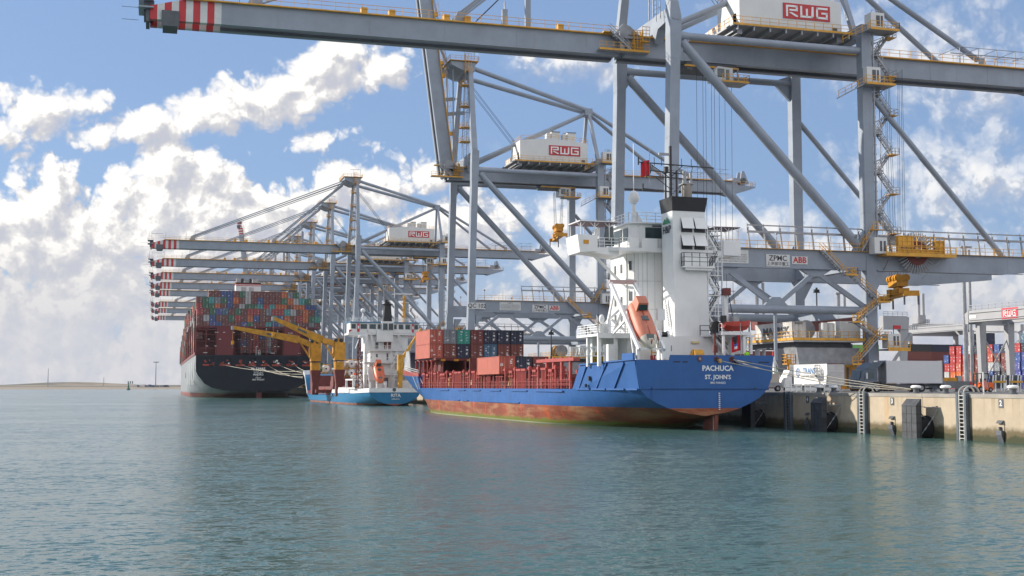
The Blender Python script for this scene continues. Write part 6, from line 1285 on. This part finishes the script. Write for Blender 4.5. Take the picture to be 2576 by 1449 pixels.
b = B(); b.prism([(1.0, .02, 1.75), (1.05, .02, 2.6), (1.9, .02, 2.65), (1.95, .02, 1.75)], (0, .04, 0)); b.prism([(.03, .3, 1.62), (.03, 2.4, 1.62), (.31, 2.4, 2.72), (.31, .3, 2.72)], (-.05, 0, .02)); b.obj('windscreen', [GLASS], cb)
b = B(); b.box(.75, .9, -.2, .02, 1.7, 2.4); b.box(.85, .95, -.1, .05, 2.4, 2.5); b.obj('mirror', [LETW], cb)
b = B(); b.box(-.03, .12, .3, 2.4, .75, .85); b.box(-.03, .12, .3, 2.4, 1.0, 1.1); b.box(-.05, .12, .2, 2.5, .45, .65); b.box(.6, 2.4, .02, .045, 1.38, 1.44); b.box(-.02, .06, 1.2, 1.5, 1.05, 1.35); b.obj('grille', [MGREY], cb)
b = B(); b.box(-.02, .2, .12, .5, .62, .85); b.obj('headlight', [LETW], cb); b = B(); b.box(-.02, .2, 2.2, 2.58, .62, .85); b.obj('headlight', [LETW], cb)
b = B(); b.box(2.2, 12.0, .5, 2.25, .7, 1.05); b.box(4.4, 7.8, .1, .35, .35, .95); b.box(10.8, 12.3, .3, 2.4, .35, .6); b.prism([(10.4, .1, 0), (11.2, .1, .55), (11.4, .1, .55), (10.6, .1, 0)], (0, .1, 0)); b.box(11.9, 12.4, 0, 2.6, .9, 1.1); b.obj('chassis', [DGREY], T1)
for x in (2.9-.35, 9.0): wheel(T1, x, .3, .55, .55, .4); wheel(T1, x, 2.4, .55, .55, .4)
b = B(); b.prism([(1.75, -.02, 1.0), (1.95, -.02, 1.35), (3.0, -.02, 1.35), (3.35, -.02, .9), (3.2, -.02, .8), (2.9, -.02, 1.15), (2.1, -.02, 1.15), (1.9, -.02, .8)], (0, .5, 0)); b.obj('mudguard', [BLACK], T1)
# trailer with blue lettering, rear doors towards the water
T2 = thing('box_trailer', 'white box trailer with blue TRANS lettering on its sunlit side', 'trailer', (91.9, 157, 4.455))
b = B(); b.box(0, 2.75, 0, 9.6, .9, 3.95); b.box(-.02, 2.77, -.03, .05, .85, .98, 1); b.box(-.02, .06, -.04, .02, .98, 3.97, 1); b.box(2.69, 2.77, -.04, .02, .98, 3.97, 1); b.box(-.02, 2.77, -.04, .02, 3.88, 3.99, 2); b.obj('cargo_box', [mat('trailer_white', (.76, .75, .73), .45, 0, .06, .4), MGREY, DKRED], T2)
b = B(); b.box(.1, 2.65, -.045, -.003, 1.0, 2.9); b.box(.1, 1.33, -.045, -.003, 3.0, 3.8); b.box(1.4, 2.65, -.045, -.003, 3.0, 3.8); b.obj('rear_door', [mat('door_grey_white', (.55, .54, .53), .5)], T2)
text('maker_lettering', 'TRANS', 1.15, Matrix.Translation((-.02, 5.1, 2.95)) @ Matrix.Rotation(R(-90), 4, 'Z') @ Matrix.Rotation(R(90), 4, 'X'), mat('letter_blue', (.04, .18, .42), .5), T2, .005, .02); text('maker_lettering', 'CONTAINER TRUCKING', .42, Matrix.Translation((-.02, 5.1, 2.2)) @ Matrix.Rotation(R(-90), 4, 'Z') @ Matrix.Rotation(R(90), 4, 'X'), DGREY, T2, .005, .01)
b = B(); 
for k in range(6): a, c = math.pi/3*k, math.pi/3*(k+1); b.bar((-.015, 8.3+.62*math.sin(a), 2.8+.62*math.cos(a)), (-.015, 8.3+.62*math.sin(c), 2.8+.62*math.cos(c)), .03, .14)
b.box(-.025, -.003, 8.1, 8.2, 2.4, 3.2); b.box(-.025, -.003, 8.4, 8.5, 2.4, 3.2); b.obj('emblem', [MATS['letter_blue']], T2)
b = B(); b.box(.5, 2.2, .2, 9.5, .55, .9); b.box(.3, 2.5, .0, .3, .35, .6, 1); b.obj('chassis', [DGREY, mat('tail_light_amber', (.6, .2, .03), .4)], T2)
for y in (1.2, 2.6): 
    for x in (.35, 2.4):
        b = B(); b.tube((x-.2, y, .5), (x+.2, y, .5), .5, n=16); b.obj('wheel', [RUBBER], T2, smooth=True)
# work platform lorry left of the trailer
T3 = thing('maintenance_lift', 'small yellow and red lifting machine with white cab between the ship stern and trailer', 'lift machine', (83.2, 161, 4.455))
b = B(); b.box(0, 3.6, 0, 1.8, .6, 1.3); b.prism([(3.9, 0, .6), (4.2, 0, 1.6), (5.0, 0, 3.1), (5.3, 0, 3.1), (5.3, 0, .6)], (0, 1.8, 0), 1); b.box(.4, 3.4, .2, 1.6, 1.3, 2.6, 2); b.obj('body', [MGREY, LETW, mat('machine_beige', (.45, .40, .34), .6)], T3)
b = B(); b.bar((2.9, .6, 1.2), (2.7, .6, 5.0), .35, .35, 1); b.bar((2.7, .6, 4.8), (2.7, .6, 5.8), .2, .2, 2); b.obj('hydraulic_arm', [DYEL, LETW, RED], T3)
b = B(); b.box(4.6, 6.0, .1, 1.5, 3.9, 4.05); b.rail([(4.6, .1, 4.05), (6.0, .1, 4.05), (6.0, 1.5, 4.05), (4.6, 1.5, 4.05)], 1.3, .7, .05, 3, 0, True); b.bar((5.0, .8, 1.4), (5.2, .8, 3.9), .22, .22); b.box(4.7, 5.1, .0, .2, 4.05, 4.7, 0); b.obj('work_basket', [DYEL], T3)
for x in (.7, 3.0): wheel(T3, x, .1, .45, .45, .3)
# forklift
F1 = thing('forklift', 'bright orange forklift truck parked below the grey gantry leg', 'forklift', (103.8, 140, 4.455))
b = B(); b.prism([(.75, 0, .35), (.75, 0, .95), (1.1, 0, 1.25), (2.3, 0, 1.3), (2.75, 0, 1.1), (2.85, 0, .4), (2.5, 0, .25)], (0, 1.4, 0)); b.box(2.3, 2.9, .1, 1.3, .3, 1.2); b.obj('body', [HORANGE], F1)
b = B()
for y in (.1, 1.2): b.bar((.9, y, 1.0), (1.05, y, 2.4), .09, .09); b.bar((2.2, y, 1.2), (2.05, y, 2.4), .09, .09)
b.box(.9, 2.2, .05, 1.35, 2.38, 2.48); b.box(1.4, 1.9, .4, 1.0, 1.25, 1.8); b.obj('overhead_guard', [BLACK], F1)
b = B()
for y in (.3, 1.0): b.bar((.35, y, .1), (.45, y, 2.5), .14, .12); b.box(-.9, .35, y-.06, y+.06, .08, .14)
for z in (.5, 1.4, 2.4): b.bar((.4, .3, z), (.4, 1.0, z), .1, .1)
b.obj('lift_mast', [BLACK], F1)
for x, rr in ((.85, .38), (2.3, .32)): wheel(F1, x, .12, rr, rr, .25); wheel(F1, x, 1.28, rr, rr, .25)
# container workshop and boxes on the near crane platform
MK = thing('workshop_container', 'weathered white container with large dark MAERSK lettering on the near crane platform', 'container', (103.7, 186.0, 13.06))
body = ob('body', container_mesh('white', 13.2, 2.95), MK)
text('side_lettering', 'MAERSK', 1.75, Matrix.Translation((-1.345, 5.6, 1.5)) @ Matrix.Rotation(R(-90), 4, 'Z') @ Matrix.Rotation(R(90), 4, 'X'), DGREY, MK, .02, .03, 'CENTER', 1.45)
text('end_lettering', 'MAERSK', .42, FR(0, -.03, 2.7), DGREY, MK, .01, .01)
b = B(); b.box(-1.345, -1.30, 9.6, 11.2, .25, 2.2); b.obj('door', [mat('door_pale_blue', (.45, .52, .58), .5)], MK)
container('maroon', 13.2, (123.0, 214, 15.9), R(90), 'red and maroon container seen above the white cabinets on the near crane platform', 'containers behind the near crane platform', 1)
container('maroon', 13.2, (131.5, 216, 15.9), R(90), 'short maroon container end beside the near landside crane leg', 'containers behind the near crane platform', 1)
# portable fence rails and barriers between ship and trailer
for i, x0 in enumerate((78.2, 81.0, 83.8)):
    b = B(); b.rail([(x0, 144, 4.45), (x0+2.3, 144, 4.45)], 1.0, .75, .08, 3); b.box(x0, x0+2.3, 144, 144.1, 4.6, 5.0)
    tag(b.obj('barrier_rail', [LETW]), 'low white pipe barrier, %s of three right of the blue ship stern' % ('left one', 'middle one', 'right one')[i], 'barrier', 'white barriers on the quay')
# lamp posts
def lamp(x, y, h, label, n=2):
    r = thing('lamp_post', label, 'lamp post', (x, y, 4.4), 0, 'dark lamp posts behind the quay')
    b = B(); b.tube((0, 0, 0), (0, 0, h), .22, .14, n=8); b.obj('pole', [BLACK], r)
    b = B(); b.box(-.7, .7, -.15, .15, h, h+.2); b.box(-.55, -.25, -.25, .25, h+.2, h+.7); b.box(.25, .55, -.25, .25, h+.2, h+.7); b.box(-.2, .2, -.1, .1, h+.2, h+1.1); b.obj('lamp_head', [BLACK], r)
    return r
lamp(132.2, 229.5, 20.2, 'black lamp post standing between the two middle legs of the near crane'); lamp(116.6, 229.5, 14, 'black lamp post rising just left of the white lettered container')
lamp(93.0, 262, 13.2, 'black lamp post with twin heads right of the dark containers on the feeder'); lamp(90.5, 280, 13.0, 'shorter black lamp post left of its twin, above the yellow cable drum')
def flood(x, y, h, label):
    r = thing('floodlight_mast', label, 'mast', (x, y, 4.4), 0, 'tall pale floodlight masts')
    b = B(); b.tube((0, 0, 0), (0, 0, h), .75, .5, n=10); b.tube((1.9, 0, 0), (1.9, 0, h*.985), .5, .4, n=10); b.obj('pole', [MGREY], r); b = B(); b.box(-1, 2.6, -.6, .6, h, h+.4); b.obj('mast_head', [MGREY], r); return r
flood(219.5, 300, 40, 'tall double pale mast rising behind the yard gantries, right of the yellow spreader'); flood(179.4, 300, 26, 'shorter pale mast seen left of the near landside crane leg'); flood(154.8, 300, 29, 'pale mast seen just right of the ship outside stairs')
# yard gantry cranes
def gantry(label, loc, span, h, sign, legdx=7.2, mast=0):
    r = thing('yard_gantry', label, 'gantry crane', loc, 0, 'pale grey yard gantry cranes')
    for y in (0, -span):
        b = B()
        for x in (0, legdx): b.loft([[(x-.5, y-.7, h-2.7), (x+1.2, y-.7, h-2.7), (x+1.2, y+.7, h-2.7), (x-.5, y+.7, h-2.7)], [(x-.1, y-.55, 0), (x+1.0, y-.55, 0), (x+1.0, y+.55, 0), (x-.1, y+.55, 0)]])
        b.tube((1, y, 2), (legdx, y, h-6), .16, n=6); b.tube((legdx, y, 2), (1, y, h-6), .16, n=6); b.bar((1, y, h-3.2), (legdx, y, h-3.2), .5, .35); b.obj('leg_frame', [PGREY], r)
    b = B(); b.box(-1.8, .2, -span-1, 1.2, h-2.75, h-.2); b.box(legdx, legdx+1.6, -span-1, 1.2, h-2.75, h-.2); b.prism([(-1.9, 1.2, h-3.1), (-1.9, 1.2, h-.2), (-1.9, 2.4, h-.9), (-1.9, 2.2, h-3.1)], (legdx+3.5, 0, 0)); b.obj('girder', [PGREY], r)
    b = B(); b.rail([(-1.8, 1, h-.2), (-1.8, -span, h-.2)], 1.1, 2.2, .07, 2); b.box(-1.9, -1.6, -span, 1, h+.0, h+.12); b.bar((-1.9, 1, h-.75), (-1.9, -span, h-.75), .25, .12); b.bar((-1.9, 1, h-2.3), (-1.9, -span, h-2.3), .2, .12); b.rail([(-1.6, 3.0, h-3.0), (1, 3.0, h-3.0)], 1.1, .9, .07, 2); b.obj('walkway', [PGREY], r)
    if sign:
        b = B(); b.box(-1.86, -1.803, -14.9, -9.8, h-2.6, h-.35); s = b.obj('sign', [mat('sign_bright_red', (.62, .03, .06), .5)], r)
        b = B()
        for ls in LOGO:
            for a in ls: b.prism([(-1.868, -10.35-p[0]*4.0, h-2.15+p[1]*1.35) for p in a], (-.03, 0, 0))
        b.obj('logo_lettering', [LETW], s)
        b = B(); b.box(-1.85, -1.803, -1.4, .9, h-1.9, h-1.3); b.obj('number_plate', [LETW], r)
    if mast:
        b = B(); b.box(-1, legdx+1, -4, 0, h-.2, h+1.5); b.box(.5, 4, -6, -2, h+1.5, h+5); b.rail([(-.5, -7, h+1.5), (5, -7, h+1.5), (5, 0, h+1.5)], 1.6, .8, .08, 3); b.bar((2, -4, h+3), (2, -4, h+14), 1.0, 1.0); b.bar((4.2, -4, h+3), (4.2, -4, h+14), 1.0, 1.0); b.rail([(-3, 1, h), (0, 1, h)], 1.8, .8, .09, 3); b.obj('trolley', [PGREY], r)
    return r
PGREY = mat('pale_grey_steel', (.37, .375, .39), .5, 0, .08, .2, .2, (.3, .28, .26))
gantry('pale grey yard gantry with red logo sign above the orange forklift', (171.9, 230, 4.4), 34, 17.4, True)
gantry('pale yard gantry with ribbed girder and tall trolley mast, behind the white truck', (300, 447, 4.4), 40, 25, False, 22, True)
r = thing('yard_gantry', 'pale yard gantry end with sloping stair just right of the near landside crane leg', 'gantry crane', (196.6, 300, 4.4), 0, 'pale grey yard gantry cranes')
b = B(); b.box(-4, 3.6, -1, 1, 16.5, 20.2); b.loft([[(1.6, -.8, 20), (4.4, -.8, 20), (4.4, .8, 20), (1.6, .8, 20)], [(1.0, -.6, 0), (3.0, -.6, 0), (3.0, .6, 0), (1.0, .6, 0)]]); b.obj('leg_frame', [PGREY], r)
b = B(); b.bar((5.0, -.5, 15.4), (-2.6, -.5, 5.6), .9, 1.0); b.rail([(4.4, -1, 16.4), (6.6, -1, 16.4)], 1.2, .7, .09, 3); b.rail([(-4, -1, 20.2), (3.6, -1, 20.2)], 1.1, 1.6, .08, 2); b.obj('stair', [MGREY], r)
# container yard
YG = 'containers stacked in the yard'
cols = ['maroon', 'red', 'salmon', 'brown', 'red', 'blue', 'steel blue', 'green', 'light grey', 'orange', 'navy', 'teal', 'violet']
stacks = [('salmon', 'light grey', 'red', 'blue'), ('red', 'orange', 'red', 'red', 'red'), ('brown', 'orange', 'salmon', 'red', 'red'), ('red', 'salmon', 'red', 'red', 'blue'), ('salmon', 'orange', 'brown', 'maroon', 'light grey'), ('brown', 'maroon', 'maroon', 'maroon', 'navy'), ('navy', 'maroon', 'grey', 'maroon', 'lime'), ('blue', 'blue', 'light grey', 'salmon', 'red'), ('navy', 'navy', 'grey', 'maroon', 'blue'), ('grey', 'black', 'maroon', 'maroon', 'navy'), ('navy', 'red', 'light grey', 'white', 'navy'), ('red', 'violet', 'violet', 'blue', 'red'), ('blue', 'violet', 'blue', 'violet', 'navy', 'steel blue'), ('red', 'salmon', 'violet', 'grey', 'orange')]
for i, s in enumerate(stacks):
    for t, c in enumerate(s):
        container(c, 13.2, (259+(rnd.random()-.5)*.4, 364.5-i*3.27, 4.4+t*2.86), R(-90), '%s container, tier %s of the %s yard stack from the truck' % (c, ('one', 'two', 'three', 'four', 'five', 'six')[t], ORD[i] if i else 'first'), YG, 1)
far = [(246, 425, [('maroon', 4), ('navy', 5)]), (262, 432, [('maroon', 4), ('lime', 5)]), (278, 420, [('brown', 4), ('black', 5)]), (291.8, 421, [('maroon', 4), ('navy', 5)]), (305.6, 420, [('maroon', 4), ('blue', 5)]), (232, 425, [('maroon', 3), ('black', 4)]), (318, 412, [('red', 4), ('maroon', 5)]), (216, 430, [('blue', 3), ('lime', 2), ('maroon', 4)]), (322, 440, [('navy', 7), ('navy', 6), ('maroon', 5)]), (200, 440, [('blue', 3), ('maroon', 4), ('brown', 2)])]
for j, (x, y, cs) in enumerate(far):
    for c, t in cs:
        o = container(c, 13.2, (x, y, 4.4+t*2.86), R(-90), '%s container of the distant yard rows, tier %d of block %d' % (c, t, j+1), YG, 1)
    for t in range(min(q for _, q in cs)):
        container('maroon', 13.2, (x, y, 4.4+t*2.86), R(-90), 'maroon container, level %d beneath the distant block %d behind the truck' % (t+1, j+1), YG, 0)
# automated carriers and racks between truck and yard
def rack(i, x, y):
    r = thing('carrier_rack', 'grey carrier rack with bent white legs and yellow beam, %s one behind the forklift' % ('left', 'middle', 'right')[i], 'rack', (x, y, 4.4), 0, 'carrier racks behind the forklift')
    b = B(); b.box(0, 2.3, .4, .6, .5, 2.5); b.obj('back_panel', [DGREY], r)
    b = B()
    for xx in (.05, .5, 1.5, 2.0): b.path([(xx, 0, 0), (xx, 0, 1.4), (xx+.2, .1, 2.5)], .11, 6)
    b.obj('leg', [LETW], r); b = B(); b.box(0, 2.3, -.15, -.05, 1.35, 1.65); b.obj('beam', [YEL], r)
for i in range(3): rack(i, 121.6+i*2.75, 160-i*.3)
AG = thing('guided_carrier', 'low grey automated carrier marked 53 behind the rear of the white truck', 'carrier', (117.5, 166.5, 4.4), 0, None)
b = B(); b.box(-1, 6.4, 0, 3, .5, 1.6); b.box(-1.2, -.2, 0, 3, .6, 1.5, 1); b.box(4.8, 5.6, -.02, -.003, 1.1, 1.4, 2); b.obj('body', [mat('carrier_grey', (.17, .18, .19), .6), DGREY, RED], AG)
text('number_lettering', '53', .7, FR(.2, -.01, 1.15), MGREY, AG, .005, .02)
for x in (.2, 5.4):
    b = B(); b.tube((x, .1, .45), (x, .5, .45), .45, n=14); b.obj('wheel', [RUBBER], AG, smooth=True)
for i, x in enumerate((117.0, 121.8)):
    b = B(); b.box(x, x+3.6, 173, 173.5, 6.0, 6.6); b.box(x+3.0, x+3.8, 172.8, 173.6, 4.4, 6.9, 1); tag(b.obj('loading_beam', [DYEL, MGREY]), 'yellow loading beam on grey post, %s of two above the carrier marked 53' % ('left one', 'right one')[i], 'beam', 'yellow loading beams')
# far shore: masts, buoy, parked lorries
def fmast(x, y, h, r0, label, head=0):
    b = B(); b.tube((x, y, 4), (x, y, 4+h), r0, r0*.6, n=6); 
    if head: b.box(x-5, x+5, y-1, y+1, 4+h, 6+h)
    tag(b.obj('mast', [mat('hazy_steel', (.3, .32, .36), .6)]), label, 'mast', 'thin masts on the far shore')
fmast(-185, 2420, 34, .9, 'thin pale mast left of centre of the sandy far shore, right of the dune'); fmast(4.5, 2450, 46, 1.2, 'tall lighting mast with flat head on the far shore, next to the big ship', 1); fmast(-89, 2450, 18, .8, 'short thin post in the middle of the sandy far shore')
for i in range(3): b = B(); b.box(-46.4+i*3.8, -44.4+i*3.8, 2462, 2464, 10, 15); tag(b.obj('post', [DGREY]), 'one of three tiny dark posts on the far sand ridge', 'post', 'three tiny posts on the far ridge')
r = thing('channel_buoy', 'small green channel buoy floating off the sandy far shore', 'buoy', (-34.2, 1880, 0))
BG = mat('buoy_green', (.02, .13, .09), .6)
b = B(); b.tube((0, 0, -.5), (0, 0, 2.2), 2.8, 2.4, n=14); b.obj('float', [BG], r); b = B(); b.tube((0, 0, 2.2), (0, 0, 8), 1.6, .7, n=8); b.ell((0, 0, 9.4), .9, .9, 1.4); b.obj('tower', [BG], r)
vr = random.Random(8)
for i in range(16):
    b = B(); w = vr.uniform(3, 8); b.box(0, w, 0, 3, 0, vr.uniform(3.0, 4.6)); b.box(w, w+1.8, 0, 2.6, 0, 2.8, 1)
    c = vr.choice(['blue', 'light grey', 'steel blue', 'white', 'navy', 'grey']); o = b.obj('parked_lorry', [cmat(c), DGREY], None, (vr.uniform(-24, 2)+i*3.2-14, 2425+i*2, 4.2)); tag(o, 'tiny distant lorry among the vehicles parked on the far shore left of the big ship', 'lorry', 'lorries parked on the far shore')
o = B().box(0, 26, 0, 12, 0, 6).box(-1, 27, -1, 13, 6, 6.6).obj('shed', [mat('shed_grey', (.30, .33, .38), .6)], None, (52, 2500, 6)); tag(o, 'long low grey shed on the far shore against the big ship hull', 'shed')
# ------------------------------------------------------------------ thin harbour haze
def haze():
    b = B(); b.box(-4100, 2400, -500, 3560, -6, 160)
    m = bpy.data.materials.new('haze_air'); m.use_nodes = True; nt = m.node_tree; nt.nodes.clear()
    o = nt.nodes.new('ShaderNodeOutputMaterial'); v = nt.nodes.new('ShaderNodeVolumePrincipled')
    v.inputs['Color'].default_value = (.86, .90, .97, 1); v.inputs['Density'].default_value = .00003; v.inputs['Anisotropy'].default_value = .3
    nt.links.new(v.outputs[0], o.inputs['Volume'])
    h = b.obj('haze', [m]); h['kind'] = 'stuff'
haze()
